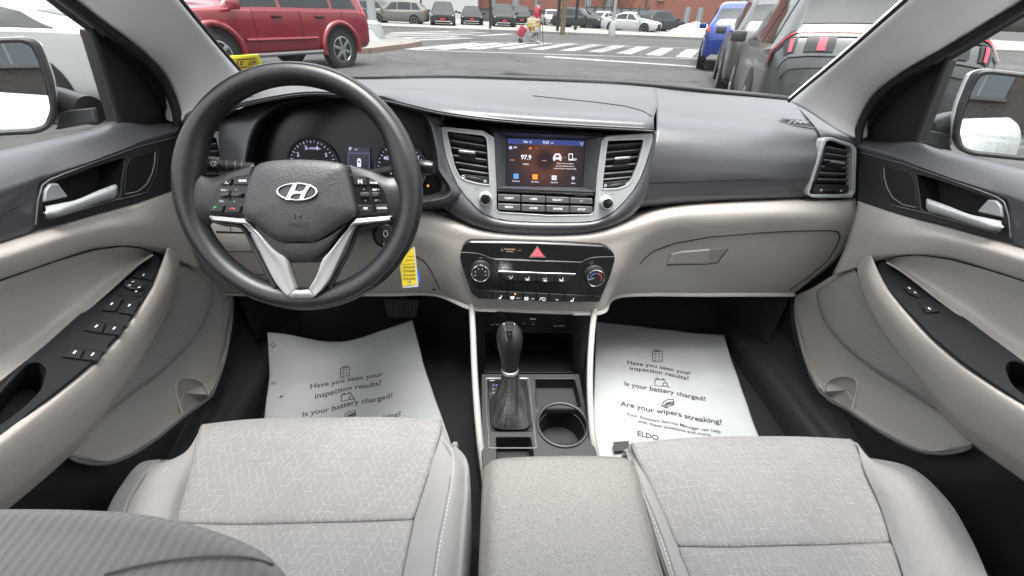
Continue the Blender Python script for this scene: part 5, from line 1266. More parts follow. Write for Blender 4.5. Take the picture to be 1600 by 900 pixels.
    zs = [W(1475,236,x=.80).z - .025] * 6
    rows = [[V((.775, y, zs[0] + .004)) for y in (1.12,.9,.5,0,-.6,-1.5)], [V((.80, y, zs[0])) for y in (1.12,.9,.5,0,-.6,-1.5)], [V((.86, y, zs[0]-.05)) for y in (1.12,.9,.5,0,-.6,-1.5)], [V((.90, y, .85)) for y in (1.12,.9,.5,0,-.6,-1.5)], [V((.91, y, .6)) for y in (1.12,.9,.5,0,-.6,-1.5)], [V((.88, y, .35)) for y in (1.12,.9,.5,0,-.6,-1.5)]]
    v, f, _ = grid(rows, 20, 20); obj('outer_skin', v, f, WHITEP, d)
    # mirror on its foot
    MX = .99
    ga = [(1499,207),(1508,170),(1522,135),(1532,119),(1545,116),(1600,122),(1690,134),(1700,150),(1694,246),(1600,244),(1522,236),(1505,229)]
    mo_ = W(1595, 185, y=1.025); dv_ = (mo_ - CAM).normalized(); out_ = (V((.86, -1.3, 1.03)) - mo_).normalized(); nm_ = (out_ - dv_).normalized()   # aimed back along the car's own flank
    mu_ = V((0, 0, 1)).cross(nm_).normalized(); MF = Frame.axes(mo_, mu_, nm_.cross(mu_))
    mir = pplate('side_mirror', MF, [(1494,222),(1495,200),(1503,165),(1518,128),(1527,112),(1545,108),(1600,114),(1700,127),(1712,145),(1706,255),(1600,252),(1520,244),(1503,238)], BLACK, d, r=.012, hpx=[ga], hr=.010, top=.004, depth=.03, bev=.004)
    plate('mirror_glass', MF, rnd(MF.ps(ga, -.003), .010), MIRRORM, mir, (), -.002, .004, 0)
    mo = rnd(MF.ps([(1494,222),(1495,200),(1503,165),(1518,128),(1527,112),(1545,108),(1600,114),(1700,127),(1712,145),(1706,255),(1600,252),(1520,244),(1503,238)], -.02), .012)
    cm = sum(mo, V((0, 0))) / len(mo); rr_ = []
    for s_, h_ in ((1.0,-.018),(1.01,-.05),(.97,-.085),(.85,-.115),(.6,-.135),(.3,-.142),(.02,-.144)): rr_.append([MF.to(cm.x + (q.x - cm.x) * s_, cm.y + (q.y - cm.y) * s_, h_) for q in mo])
    loft('mirror_cover', rr_, WHITEP, mir, cap=True)
    tube('mirror_arm', [W(1525,198,y=1.20), W(1498,198,y=1.19), W(1472,201,y=1.17), W(1440,206,y=1.14)], [.036,.042,.040,.032], PADB, mir, n=18)
    FT = [(1438,222),(1443,202),(1474,207),(1484,212),(1488,236),(1462,229)]
    FTF = Frame(W(1440,215,y=1.10), W(1488,222,y=1.10), W(1465,230,y=1.098))
    pplate('mirror_foot', FTF, FT, DARK, mir, r=.004, top=0, depth=.012, bev=.003)
    if side > 0:
        a = MF.p(1573, 216, -.002)
        text('mirror_lettering', 'OBJECTS IN MIRROR ARE CLOSER', MF, MF.p(1577, 217, -.002), .0100, GREYPR, mir, off=-.0016, squash=.95, rot=-.02); text('mirror_lettering', 'THAN THEY APPEAR', MF, MF.p(1578, 228, -.002), .0100, GREYPR, mir, off=-.0016, rot=-.02)
    if side < 0:
        bx_ = BASE[d.name].x; d.location.x = -d.location.x; BASE[d.name] = V((-bx_, BASE[d.name].y, BASE[d.name].z))
        done = set()
        for o in d.children_recursive:
            if o.data.name in done: continue
            done.add(o.data.name)
            for q in o.data.vertices: q.co.x = -q.co.x
            o.data.flip_normals()
    return d
rd = build_door(1, 'right front car door with two-switch armrest panel, mirror with printed warning', '')
ld = build_door(-1, 'left front car door by the steering wheel with many armrest switches', '')

# ================================================================ PILLARS, WINDSCREEN
def pillar(side, label):
    d = thing('windscreen_pillar', label, 'pillar trim', V((.70 , 1.0, 1.05)))
    inner = [(1235,159,.600),(1262,136,.600),(1300,105,.595),(1340,71,.590),(1380,36,.585),(1420,1,.58),(1500,-70,.57)]
    outer = [(1340,216,.722),(1344,194,.728),(1367,152,.730),(1413,115,.730),(1487,73,.730),(1600,5,.730),(1720,-70,.73)]
    A = WX(inner); B = WX(outer)
    m1 = [a.lerp(b, .3) + V((-.014, -.012, .004)) for a, b in zip(A, B)]; m2 = [a.lerp(b, .72) + V((-.016, -.012, 0)) for a, b in zip(A, B)]
    patch('pillar_skin', [[a + V((.03, .06, 0)) for a in A], A, m1, m2, B, [b + V((.03, .01, 0)) for b in B]], PILLAR, d, nu=40, nv=30)
    tube('pillar_gasket', [a + V((.001, .008, 0)) for a in catmull(A, 30)], .004, RUBBER, d, n=8)
    tube('door_seal', catmull([W(a, b, x=.724) for a, b in ((1339,234),(1341,214),(1346,194),(1368,155),(1413,118.5),(1487,77),(1600,9),(1720,-64))], 40), .0085, RUBBER, d, n=10)
    if side < 0:
        d.location.x = -d.location.x; BASE[d.name] = V((-.70, 1.0, 1.05))
        for o in d.children_recursive:
            for q in o.data.vertices: q.co.x = -q.co.x
            o.data.flip_normals()
    return d
pillar(1, 'pale grey windscreen pillar trim on the right, above the corner vent'); pillar(-1, 'pale grey windscreen pillar trim on the left, beside the steering wheel')
wsd = thing('windscreen', 'wide clear windscreen above the dashboard', 'windscreen', V((0, 1.5, 1.07)))
gr_ = [[V((-.74,1.13,1.03)),V((-.5,1.36,1.05)),V((-.2,1.50,1.055)),V((.2,1.50,1.055)),V((.5,1.36,1.05)),V((.74,1.13,1.03))], [V((-.66,.86,1.26)),V((-.45,1.06,1.27)),V((-.2,1.17,1.275)),V((.2,1.17,1.275)),V((.45,1.06,1.27)),V((.66,.86,1.26))], [V((-.60,.62,1.46)),V((-.4,.78,1.48)),V((-.18,.86,1.49)),V((.18,.86,1.49)),V((.4,.78,1.48)),V((.60,.62,1.46))]]
v, f, _ = grid(gr_, 40, 24); gp_ = obj('glass_pane', v, f, glass('windscreen_glass', (.94, .97, .96), .012), wsd)
WSS = Surf(v, f)
tube('cowl_band', catmull(WY([(362,121,1.22),(420,120,1.34),(500,121,1.42),(575,121,1.49),(700,119,1.53),(825,123,1.54),(950,128,1.53),(1030,134,1.52),(1130,144,1.48),(1200,151,1.41),(1240,156,1.33)]), 40), .0085, M('cowl_black', (.010,.010,.011), .6), wsd, n=10)
wp1 = thing('windscreen_wiper', 'black wiper lying along the foot of the windscreen', 'wiper', W(800,118,y=1.62))
tube('wiper_blade', catmull([W(a, b, y=1.62) for a, b in ((727,119.5),(760,118.5),(800,117.5),(840,119),(900,124),(960,129))], 20), [.010]*20, RUBBER, wp1, n=8, flat=.6)
tube('wiper_arm', catmull([W(a, b, y=1.60) for a, b in ((785,117),(797,115.5),(808,117),(830,120))], 12), .008, BLACK, wp1, n=8)
# yellow sticker on the glass, read from outside
stk = thing('windscreen_sticker', 'yellow sticker with mirrored black numerals in the lower left corner of the windscreen', 'sticker', WSS.hit(385, 100))
SKF = Frame(WSS.hit(358, 101, .001), WSS.hit(410, 101, .001), WSS.hit(385, 116, .001))
s1 = pplate('sticker_sheet', SKF, [(356,88),(404,85),(412,104),(394,112),(368,117)], M('sticker_yellow', (.85,.80,.06), .5), stk, r=.001, top=.001, depth=.0008, bev=0)
pplate('sticker_field', SKF, [(361,92),(401,89),(406,102),(392,108),(370,112)], M('sticker_gold', (.62,.44,.02), .5), s1, r=.001, top=.0016, depth=.0008, bev=0)
text('sticker_numerals', '02  21', SKF, SKF.p(384, 98.5, .0016), .017, DKPRINT, s1, off=.0019, bold=.02, mirror=True, rot=.06)
for y in (92.5, 104.5): tube('sticker_line', [SKF.w(370, y + .8, .0018), SKF.w(398, y - .8, .0018)], .0012, DKPRINT, s1, n=4)
# ================================================================ ADDED ROOF, OUT OF VIEW, SHAPING THE CABIN LIGHT
roof = thing('added_car_roof', 'added, unseen pale roof lining with a glass opening that shapes the cabin light', 'roof', V((0, 0, 1.6)))
rr0 = [[V((x, y, z + .05 * (1 - (x / .62) ** 2))) for x in (-.62,-.4,-.15,.15,.4,.62)] for y, z in ((.80,1.47),(.55,1.53),(.1,1.56),(-.6,1.56),(-1.3,1.54),(-1.7,1.48))]
v, f, _ = grid(rr0, 40, 60)
keep = [q for q in f if not (abs(sum(v[i].x for i in q) / 4) < .50 and .30 < sum(v[i].y for i in q) / 4 < .79)]  # opening sized for the light it lets onto dash and seats
o = obj('lining', v, keep, M('pale_headliner', (.55,.54,.53), .95, bump=(900,.0004)), roof); o.modifiers.new('thickness', 'SOLIDIFY').thickness = .03
kp = set(keep); obj('added_roof_glass', [q + V((0, 0, .03)) for q in v], [q for q in f if q not in kp], glass('added_roof_pane', (.96, .97, .97), .01), roof)

# ================================================================ SEATS
def weave(name, kind):
    """pale broken lines woven into light grey cloth: three directions of short runs on a regular lattice"""
    m = bpy.data.materials.new(name); m.use_nodes = True; N, L = m.node_tree.nodes, m.node_tree.links; b = N['Principled BSDF']
    tc = N.new('ShaderNodeTexCoord'); sp = N.new('ShaderNodeSeparateXYZ'); L.new(tc.outputs['Object'], sp.inputs[0])
    def math_(op, a, c=None):
        n = N.new('ShaderNodeMath'); n.operation = op
        for i, q in enumerate((a, c)):
            if q is None: continue
            if isinstance(q, (int, float)): n.inputs[i].default_value = q
            else: L.new(q, n.inputs[i])
        return n.outputs[0]
    X, Y = sp.outputs['X'], sp.outputs['Y']
    acc = None
    for k, (ang, pitch, run, dens, th, sh_) in enumerate(kind):
        ca, sa = math.cos(math.radians(ang)), math.sin(math.radians(ang))
        along = math_('ADD', math_('MULTIPLY', X, ca), math_('MULTIPLY', Y, sa))
        across = math_('ADD', math_('MULTIPLY', X, -sa), math_('MULTIPLY', Y, ca))
        ac = math_('ADD', math_('DIVIDE', across, pitch), .5); fl_ = math_('FLOOR', ac); fr = math_('SUBTRACT', ac, fl_)
        dist = math_('ABSOLUTE', math_('SUBTRACT', fr, .5))
        line = N.new('ShaderNodeMapRange'); line.inputs['From Min'].default_value = th / pitch; line.inputs['From Max'].default_value = th / pitch * .4; L.new(dist, line.inputs['Value'])
        al = math_('FLOOR', math_('SUBTRACT', math_('DIVIDE', along, run), math_('MULTIPLY', fl_, sh_)))
        cb = N.new('ShaderNodeCombineXYZ'); L.new(fl_, cb.inputs[0]); L.new(al, cb.inputs[1]); cb.inputs[2].default_value = k * 7.3
        wn_ = N.new('ShaderNodeTexWhiteNoise'); wn_.noise_dimensions = '3D'; L.new(cb.outputs[0], wn_.inputs['Vector'])
        on = math_('LESS_THAN', wn_.outputs['Value'], dens)
        mk = math_('MULTIPLY', line.outputs[0], on)
        mk = math_('MULTIPLY', mk, math_('ADD', math_('MULTIPLY', wn_.outputs['Value'], .5 / dens), .5))
        acc = mk if acc is None else math_('MAXIMUM', acc, mk)
    nz = N.new('ShaderNodeTexNoise'); nz.inputs['Scale'].default_value = 900; L.new(tc.outputs['Object'], nz.inputs['Vector'])
    nz2 = N.new('ShaderNodeTexNoise'); nz2.inputs['Scale'].default_value = 9; nz2.inputs['Detail'].default_value = 5; L.new(tc.outputs['Object'], nz2.inputs['Vector'])
    base = N.new('ShaderNodeMix'); base.data_type = 'RGBA'; L.new(nz2.outputs['Fac'], base.inputs[0]); base.inputs['A'].default_value = (.178,.171,.166,1); base.inputs['B'].default_value = (.228,.220,.214,1)
    mx = N.new('ShaderNodeMix'); mx.data_type = 'RGBA'; L.new(acc, mx.inputs[0]); L.new(base.outputs['Result'], mx.inputs['A']); mx.inputs['B'].default_value = (.36,.354,.347,1)
    L.new(mx.outputs['Result'], b.inputs['Base Color']); b.inputs['Roughness'].default_value = .85; b.inputs['Sheen Weight'].default_value = .2
    hgt = math_('ADD', math_('MULTIPLY', acc, .6), nz.outputs['Fac'])
    nz3 = N.new('ShaderNodeTexNoise'); nz3.inputs['Scale'].default_value = 14; nz3.inputs['Detail'].default_value = 3; L.new(tc.outputs['Object'], nz3.inputs['Vector'])
    bp0 = N.new('ShaderNodeBump'); bp0.inputs['Distance'].default_value = .004; L.new(nz3.outputs['Fac'], bp0.inputs['Height'])
    bp_ = N.new('ShaderNodeBump'); bp_.inputs['Distance'].default_value = .0006; L.new(hgt, bp_.inputs['Height']); L.new(bp0.outputs[0], bp_.inputs['Normal']); L.new(bp_.outputs[0], b.inputs['Normal'])
    return m
WV1 = weave('triangle_weave_cloth', [(0,.00953,.011,.34,.0005,.5),(60,.00953,.011,.58,.0005,.5),(120,.00953,.011,.58,.0005,.5)])
WV2 = weave('lattice_weave_cloth', [(90,.0095,.0095,.62,.0005,0),(-45,.00672,.01344,.30,.0005,.5),(0,.0095,.0095,.40,.0005,0)])

def seat(label, cat, base, ins_f, ins_r, lb, rb, lpipe, rpipe, cloth, sideface):
    d = thing('front_seat', label, cat, base, 'front seats')
    fi = patch('cushion_front', [WZ(r) for r in ins_f], cloth, d, nu=50, nv=40, thick=.006)
    ri = patch('cushion_rear', [WZ(r) for r in ins_r], cloth, d, nu=50, nv=24, thick=.006)
    seamp = [W(a, b, z=c - .004) for a, b, c in ins_f[-1]]
    tube('cushion_seam', catmull(seamp, 30), .0022, M('seam_dark_grey', (.09,.088,.085), .9), d, n=6)  # dark grey joint between the two cushion parts
    for nm, rows, pipe in (('left_bolster', lb, lpipe), ('right_bolster', rb, rpipe)):
        R_ = [WZ(r) for r in rows]
        R_.append([p + V((0, 0, -.16)) for p in R_[-1]])
        for k_, r in enumerate(R_[1:]): r[0] = r[0] + V((0, -.006, -.006 - .008 * k_)); r[1] = r[1] + V((0, 0, -.003))
        R_ = [[r[0] + V((0, .020, -.13)), r[0] + V((0, .014, -.022))] + r for r in R_]
        bo = patch('bolster', R_, GREYFAB, d, nu=50, nv=36, thick=.005)
        S_ = SURF[bo.name]
        tube('bolster_seam', catmull([S_.hit(a, b, -.0002) for a, b in pipe], 40), .0012, M('seam_grey', (.16,.155,.15), .8), bo, n=6)
        stitch_run(S_, [(a + (4 if nm[0] == 'r' else -4), b - 1) for a, b in pipe], M('pale_stitch', (.55,.54,.52), .8), bo, .006, .0006, name='stitching')
    tube('insert_seam', catmull([W(r[0][0], r[0][1], z=r[0][2] - .001) for r in ins_f[1:] + ins_r[1:]], 30), .0013, M('seam_grey', (.16,.155,.15), .8), d, n=6)
    tube('insert_seam', catmull([W(r[-1][0], r[-1][1], z=r[-1][2] - .001) for r in ins_f[1:] + ins_r[1:]], 30), .0013, M('seam_grey', (.16,.155,.15), .8), d, n=6)
    return d
# driver
dseat = seat('light grey patterned cloth driver seat behind the steering wheel', 'car seat', V((-.40, .3, FZ)),
  [[(345,700,.50),(420,700,.50),(505,700,.50),(590,700,.50),(670,698,.50)],
   [(322,668,.592),(400,662,.598),(505,660,.600),(600,660,.598),(685,664,.592)],
   [(316,664,.610),(400,655,.618),(505,653,.620),(600,652,.618),(688,656,.608)],
   [(310,680,.620),(400,672,.629),(505,669,.631),(600,668,.629),(688,672,.618)],
   [(300,725,.618),(400,720,.627),(500,717,.630),(595,715,.627),(675,717,.616)],
   [(288,772,.612),(390,770,.620),(490,768,.623),(580,766,.620),(660,765,.610)],
   [(277,813,.604),(380,815,.610),(480,813,.612),(565,811,.610),(646,808,.602)],
   [(275,818,.590),(379,820,.594),(479,818,.596),(564,816,.594),(645,813,.588)]],
  [[(275,817,.592),(379,819,.596),(479,817,.598),(564,815,.596),(645,812,.590)],
   [(273,822,.604),(377,824,.610),(477,822,.612),(563,820,.610),(644,817,.602)],
   [(262,860,.602),(368,860,.609),(470,860,.611),(556,858,.609),(636,856,.600)],
   [(245,920,.596),(355,920,.602),(460,920,.604),(548,918,.602),(624,916,.594)],
   [(225,1000,.588),(340,1000,.594),(448,1000,.596),(538,1000,.594),(612,1000,.586)]],
  [[(312,672,.607),(302,720,.617),(288,772,.611),(277,815,.603),(262,860,.600),(245,920,.595),(225,1000,.587)],
   [(300,688,.617),(284,725,.628),(268,775,.625),(256,815,.617),(240,860,.612),(220,920,.606),(200,1000,.598)],
   [(285,697,.612),(258,725,.634),(238,770,.632),(222,815,.626),(205,860,.620),(185,920,.614),(160,1000,.606)],
   [(270,702,.600),(235,727,.624),(206,768,.622),(188,812,.616),(170,860,.610),(150,920,.602),(125,1000,.594)],
   [(262,706,.580),(222,728,.600),(190,768,.600),(168,806,.594),(150,856,.588),(130,915,.58),(100,1000,.572)]],
  [[(690,668,.604),(677,717,.615),(662,765,.609),(648,808,.601),(638,856,.599),(626,916,.593),(614,1000,.585)],
   [(697,676,.610),(694,720,.626),(682,766,.622),(670,808,.614),(660,856,.609),(650,916,.603),(640,1000,.595)],
   [(702,682,.606),(712,722,.628),(704,768,.626),(695,810,.620),(688,856,.614),(680,916,.608),(672,1000,.6)],
   [(708,682,.595),(724,722,.612),(724,768,.612),(720,810,.606),(716,856,.600),(710,916,.594),(704,1000,.586)],
   [(712,684,.580),(731,724,.590),(735,768,.590),(733,810,.584),(730,856,.578),(726,916,.572),(720,1000,.564)]],
  [(266,711),(252,719),(228,742),(206,778),(194,812),(176,860),(158,905)], [(692,690),(704,712),(703,750),(694,800),(684,850),(676,905)], WV1, None)
# backrest shoulder of the driver's seat, near the eye
RIB = M('ribbed_grey_cloth', (.30,.285,.268), .9, sheen=.2)
def rib_mat():
    m = bpy.data.materials.new('corded_seat_cloth'); m.use_nodes = True; N, L = m.node_tree.nodes, m.node_tree.links; b = N['Principled BSDF']
    tc = N.new('ShaderNodeTexCoord'); w = N.new('ShaderNodeTexWave'); w.wave_type = 'BANDS'; w.bands_direction = 'X'; w.inputs['Scale'].default_value = 62; w.inputs['Distortion'].default_value = .25; w.inputs['Detail'].default_value = 1; w.inputs['Detail Scale'].default_value = 2
    L.new(tc.outputs['Object'], w.inputs['Vector'])
    mx = N.new('ShaderNodeMix'); mx.data_type = 'RGBA'; L.new(w.outputs['Fac'], mx.inputs[0]); mx.inputs['A'].default_value = (.215,.202,.187,1); mx.inputs['B'].default_value = (.245,.231,.215,1)
    nz = N.new('ShaderNodeTexNoise'); nz.inputs['Scale'].default_value = 1500; L.new(tc.outputs['Object'], nz.inputs['Vector'])
    ad = N.new('ShaderNodeMath'); ad.operation = 'MULTIPLY_ADD'; L.new(nz.outputs['Fac'], ad.inputs[0]); ad.inputs[1].default_value = .5; L.new(w.outputs['Fac'], ad.inputs[2])
    bp_ = N.new('ShaderNodeBump'); bp_.inputs['Distance'].default_value = .0003; L.new(ad.outputs[0], bp_.inputs['Height']); L.new(bp_.outputs[0], b.inputs['Normal'])
    L.new(mx.outputs['Result'], b.inputs['Base Color']); b.inputs['Roughness'].default_value = .9; b.inputs['Sheen Weight'].default_value = .25; return m
RIB = rib_mat()
BZS = 1.03
sil = [(-160,806,BZS),(-60,801,BZS),(40,800,BZS),(130,802,BZS),(210,808,BZS),(290,824,BZS-.002),(355,845,BZS-.006),(405,870,BZS-.012),(436,900,BZS-.022),(455,935,BZS-.04)]
r0 = WZ(sil)
front = [p + V((.0, .001, -.03)) for p in r0]; front2 = [p + V((.0, -.03, -.22)) for p in r0]
def back_row(dx, dy, dz): return [p + V((dx, dy, dz)) for p in r0]
br = patch('backrest', [front2, front, r0, back_row(-.004, -.014, .002), back_row(-.012, -.040, .0), back_row(-.025, -.085, -.008), back_row(-.04, -.13, -.03)], RIB, dseat, nu=60, nv=40, thick=.006)
BS = SURF[br.name]
tube('backrest_piping', catmull([BS.hit(a, b, .001) for a, b in ((165,899),(215,886),(270,876),(330,870),(385,872),(425,884))], 40), .0006, M('piping_brown', (.13,.122,.113), .85), br, n=8)
# passenger
pseat = seat('pale grey lattice-pattern cloth passenger seat right of the armrest', 'car seat', V((.40, .3, FZ)),
  [[(1010,730,.50),(1080,728,.50),(1160,727,.50),(1240,727,.50),(1310,728,.50)],
   [(992,700,.590),(1075,692,.598),(1160,690,.600),(1245,690,.598),(1325,694,.590)],
   [(988,692,.606),(1075,684,.617),(1160,682,.620),(1245,682,.617),(1328,686,.606)],
   [(990,704,.614),(1078,697,.627),(1165,694,.630),(1250,694,.627),(1336,698,.616)],
   [(1010,745,.614),(1093,741,.626),(1180,739,.629),(1265,739,.626),(1352,738,.614)],
   [(1035,798,.609),(1113,797,.618),(1198,796,.621),(1285,794,.618),(1375,790,.608)],
   [(1057,849,.602),(1134,850,.609),(1218,848,.611),(1303,846,.609),(1391,842,.600)],
   [(1059,854,.588),(1136,855,.593),(1220,853,.595),(1305,851,.593),(1393,847,.586)]],
  [[(1059,853,.590),(1136,854,.595),(1220,852,.597),(1305,850,.595),(1393,846,.588)],
   [(1061,858,.602),(1138,859,.609),(1222,857,.611),(1307,855,.609),(1395,851,.600)],
   [(1072,885,.600),(1148,885,.607),(1230,884,.609),(1316,882,.607),(1405,880,.598)],
   [(1090,930,.596),(1162,930,.602),(1242,930,.604),(1328,930,.602),(1420,930,.594)],
   [(1115,1000,.590),(1182,1000,.596),(1260,1000,.598),(1346,1000,.596),(1445,1000,.588)]],
  [[(988,697,.603),(1010,745,.613),(1035,798,.608),(1057,849,.601),(1072,885,.598),(1090,930,.594),(1115,1000,.588)],
   [(985,698,.604),(1003,745,.618),(1026,798,.616),(1047,849,.609),(1060,885,.606),(1077,930,.602),(1100,1000,.595)],
   [(983,699,.602),(996,745,.616),(1015,798,.616),(1032,849,.610),(1044,885,.607),(1060,930,.602),(1080,1000,.595)],
   [(982,702,.590),(990,748,.604),(1005,798,.604),(1020,849,.598),(1032,885,.595),(1046,930,.59),(1064,1000,.583)]],
  [[(1334,692,.604),(1352,738,.613),(1376,790,.607),(1392,842,.599),(1406,880,.597),(1421,930,.593),(1446,1000,.587)],
   [(1342,700,.610),(1372,738,.626),(1400,788,.622),(1420,842,.614),(1434,880,.610),(1450,930,.605),(1475,1000,.598)],
   [(1350,708,.606),(1392,738,.630),(1428,788,.628),(1452,842,.622),(1468,880,.617),(1486,930,.611),(1512,1000,.603)],
   [(1356,708,.596),(1410,740,.618),(1456,790,.618),(1484,842,.612),(1500,880,.606),(1518,930,.60),(1544,1000,.592)],
   [(1360,706,.582),(1420,740,.596),(1472,790,.596),(1504,842,.590),(1522,880,.584),(1542,930,.578),(1570,1000,.57)]],
  [(988,720),(1000,752),(1022,805),(1040,852),(1052,890),(1058,905)], [(1344,720),(1376,728),(1408,748),(1442,790),(1466,842),(1484,880),(1494,905)], WV2, None)

ALB = .45

# ================================================================ OUTSIDE
def G(px, py): return W(px, py, z=0)
def ground_mat(name, c, sc_=3.0, amp=.25, rough=.85, cracks=True):
    m = bpy.data.materials.new(name); m.use_nodes = True; N, L = m.node_tree.nodes, m.node_tree.links; b = N['Principled BSDF']
    tc = N.new('ShaderNodeTexCoord'); n1 = N.new('ShaderNodeTexNoise'); n1.inputs['Scale'].default_value = sc_; n1.inputs['Detail'].default_value = 8; n1.inputs['Roughness'].default_value = .7
    n2 = N.new('ShaderNodeTexNoise'); n2.inputs['Scale'].default_value = .35; n2.inputs['Detail'].default_value = 4
    L.new(tc.outputs['Object'], n1.inputs['Vector']); L.new(tc.outputs['Object'], n2.inputs['Vector'])
    ad = N.new('ShaderNodeMath'); ad.operation = 'ADD'; L.new(n1.outputs['Fac'], ad.inputs[0]); L.new(n2.outputs['Fac'], ad.inputs[1])
    mr = N.new('ShaderNodeMapRange'); mr.inputs['From Min'].default_value = .7; mr.inputs['From Max'].default_value = 1.3; mr.inputs['To Min'].default_value = 1 - amp; mr.inputs['To Max'].default_value = 1 + amp; L.new(ad.outputs[0], mr.inputs['Value'])
    mx = N.new('ShaderNodeMix'); mx.data_type = 'RGBA'; mx.blend_type = 'MULTIPLY'; mx.inputs[0].default_value = 1; mx.inputs['A'].default_value = (*[q * ALB for q in c], 1); L.new(mr.outputs[0], mx.inputs['B'])
    out = mx.outputs['Result']
    if cracks:
        vo = N.new('ShaderNodeTexVoronoi'); vo.feature = 'DISTANCE_TO_EDGE'; vo.inputs['Scale'].default_value = .33
        ns = N.new('ShaderNodeTexNoise'); ns.inputs['Scale'].default_value = 1.2; ns.inputs['Detail'].default_value = 5
        va = N.new('ShaderNodeVectorMath'); va.operation = 'ADD'; L.new(tc.outputs['Object'], ns.inputs['Vector']); L.new(tc.outputs['Object'], va.inputs[0]); L.new(ns.outputs['Color'], va.inputs[1]); L.new(va.outputs[0], vo.inputs['Vector'])
        lt = N.new('ShaderNodeMapRange'); lt.inputs['From Min'].default_value = .004; lt.inputs['From Max'].default_value = .012; lt.inputs['To Min'].default_value = .55; lt.inputs['To Max'].default_value = 1; L.new(vo.outputs['Distance'], lt.inputs['Value'])
        m2 = N.new('ShaderNodeMix'); m2.data_type = 'RGBA'; m2.blend_type = 'MULTIPLY'; m2.inputs[0].default_value = 1; L.new(out, m2.inputs['A']); L.new(lt.outputs[0], m2.inputs['B']); out = m2.outputs['Result']
    L.new(out, b.inputs['Base Color']); b.inputs['Roughness'].default_value = rough; b.inputs['Specular IOR Level'].default_value = .12
    bp_ = N.new('ShaderNodeBump'); bp_.inputs['Distance'].default_value = .01; L.new(n1.outputs['Fac'], bp_.inputs['Height']); L.new(bp_.outputs[0], b.inputs['Normal'])
    return m
road = obj('road', [V((-300,-200,0)),V((300,-200,0)),V((300,500,0)),V((-300,500,0))], [(0,1,2,3)], ground_mat('salted_asphalt', (.118,.119,.115), 3.0, .38), None, smooth=False)
tag(road, 'grey salt-stained asphalt road in front of the car', None, None, 'structure')
PAINT = ground_mat('worn_white_road_paint', (.44,.44,.425), 2.2, .45, .7, False)
def quad(name, pts, mat, parent=None, z=.004):
    v = [V((p.x, p.y, z)) for p in pts]; return obj(name, v, [tuple(range(len(v)))], mat, parent, smooth=False)
SD = V((.42, .907, 0)); SX = V((.907, -.42, 0))      # the crossing street's own directions
def gpt(px, py): g = G(px, py); return g
# zebra bars
pxs = [(640,77.5),(686,77.3),(736,76.8),(786,76.5),(836,77.5),(884,79.5),(929,81.5),(974,84),(1020,86.5),(1068,89.5)]
for i, (a, b) in enumerate(pxs):
    g = gpt(a, b); g2 = g + SD * 5.2
    quad('zebra_bar', [g - SX * .28, g + SX * .28, g2 + SX * .28, g2 - SX * .28], PAINT, road)
for (a, b), (c, d_) in (((650,78.5),(1100,92.5)), ((735,64.5),(1130,77))):
    p, q = gpt(a, b), gpt(c, d_); n_ = (q - p).normalized().cross(V((0, 0, 1))) * .12
    quad('crossing_line', [p - n_, q - n_, q + n_, p + n_], PAINT, road, .008)
for k, (a, b, c, d_) in enumerate(((598,60,715,57.5),(600,56.5,742,54),(605,53.5,760,51),(612,51,700,49.5),(640,63,735,59.5),(690,49,790,47.5),(745,56,800,53))):
    p, q = gpt(a, b), gpt(c, d_); n_ = (q - p).normalized().cross(V((0, 0, 1))) * .3
    quad('zebra_bar', [p - n_, q - n_, q + n_, p + n_], PAINT, road)
p, q = gpt(852, 88.5), gpt(1105, 105.5); n_ = (q - p).normalized().cross(V((0, 0, 1))) * .22
quad('stop_line', [p - n_, q - n_, q + n_, p + n_], PAINT, road)
# pavements
CONC = ground_mat('pale_concrete', (.34,.33,.31), 5.0, .15, .85, True)
def slab(name, pts, h, mat, label):
    t = [V((p.x, p.y, h)) for p in pts]; b_ = [V((p.x, p.y, 0)) for p in pts]; n = len(pts)
    o = obj(name, t + b_, [tuple(range(n))] + [(i, n + i, n + (i + 1) % n, (i + 1) % n) for i in range(n)], mat, None, smooth=False); tag(o, label, None, None, 'structure'); return o
pv = slab('pavement', [G(540,83), G(575,83), G(605,78.5), G(632,75), G(655,70.5), G(650,66.5), G(622,63.5), G(560,62), G(420,64), G(380,92)], .13, CONC, 'pale concrete pavement corner beside the traffic pole')
kb_ = [G(540,83.5), G(576,83.5), G(606,79), G(633,75.5), G(656.5,70.7)]
for a, b_ in zip(kb_, kb_[1:]): 
    n_ = (b_ - a).normalized().cross(V((0, 0, 1))) * .08; obj('kerb_stone', [V((p.x, p.y, z)) for z in (0, .145) for p in (a - n_, b_ - n_, b_ + n_, a + n_)], [(0,1,5,4),(1,2,6,5),(2,3,7,6),(3,0,4,7),(4,5,6,7)], M('kerb_tan', (.36,.26,.20), .8, var=.2), pv, smooth=False)
fy = 33.5
far = slab('pavement', [W(560,44,y=fy), W(820,47,y=fy), W(1130,56,y=fy), W(1130,40,y=70) , W(560,20,y=70)], .12, CONC, 'far pavement and car lot across the street') if False else slab('pavement', [V((-60,34,0)), V((-8,34.5,0)), V((4,34.5,0)), V((16,33,0)), V((60,28,0)), V((60,90,0)), V((-60,90,0))], .12, ground_mat('far_lot_concrete', (.40,.39,.37), 1.5, .12), 'far pavement and car lot across the street')

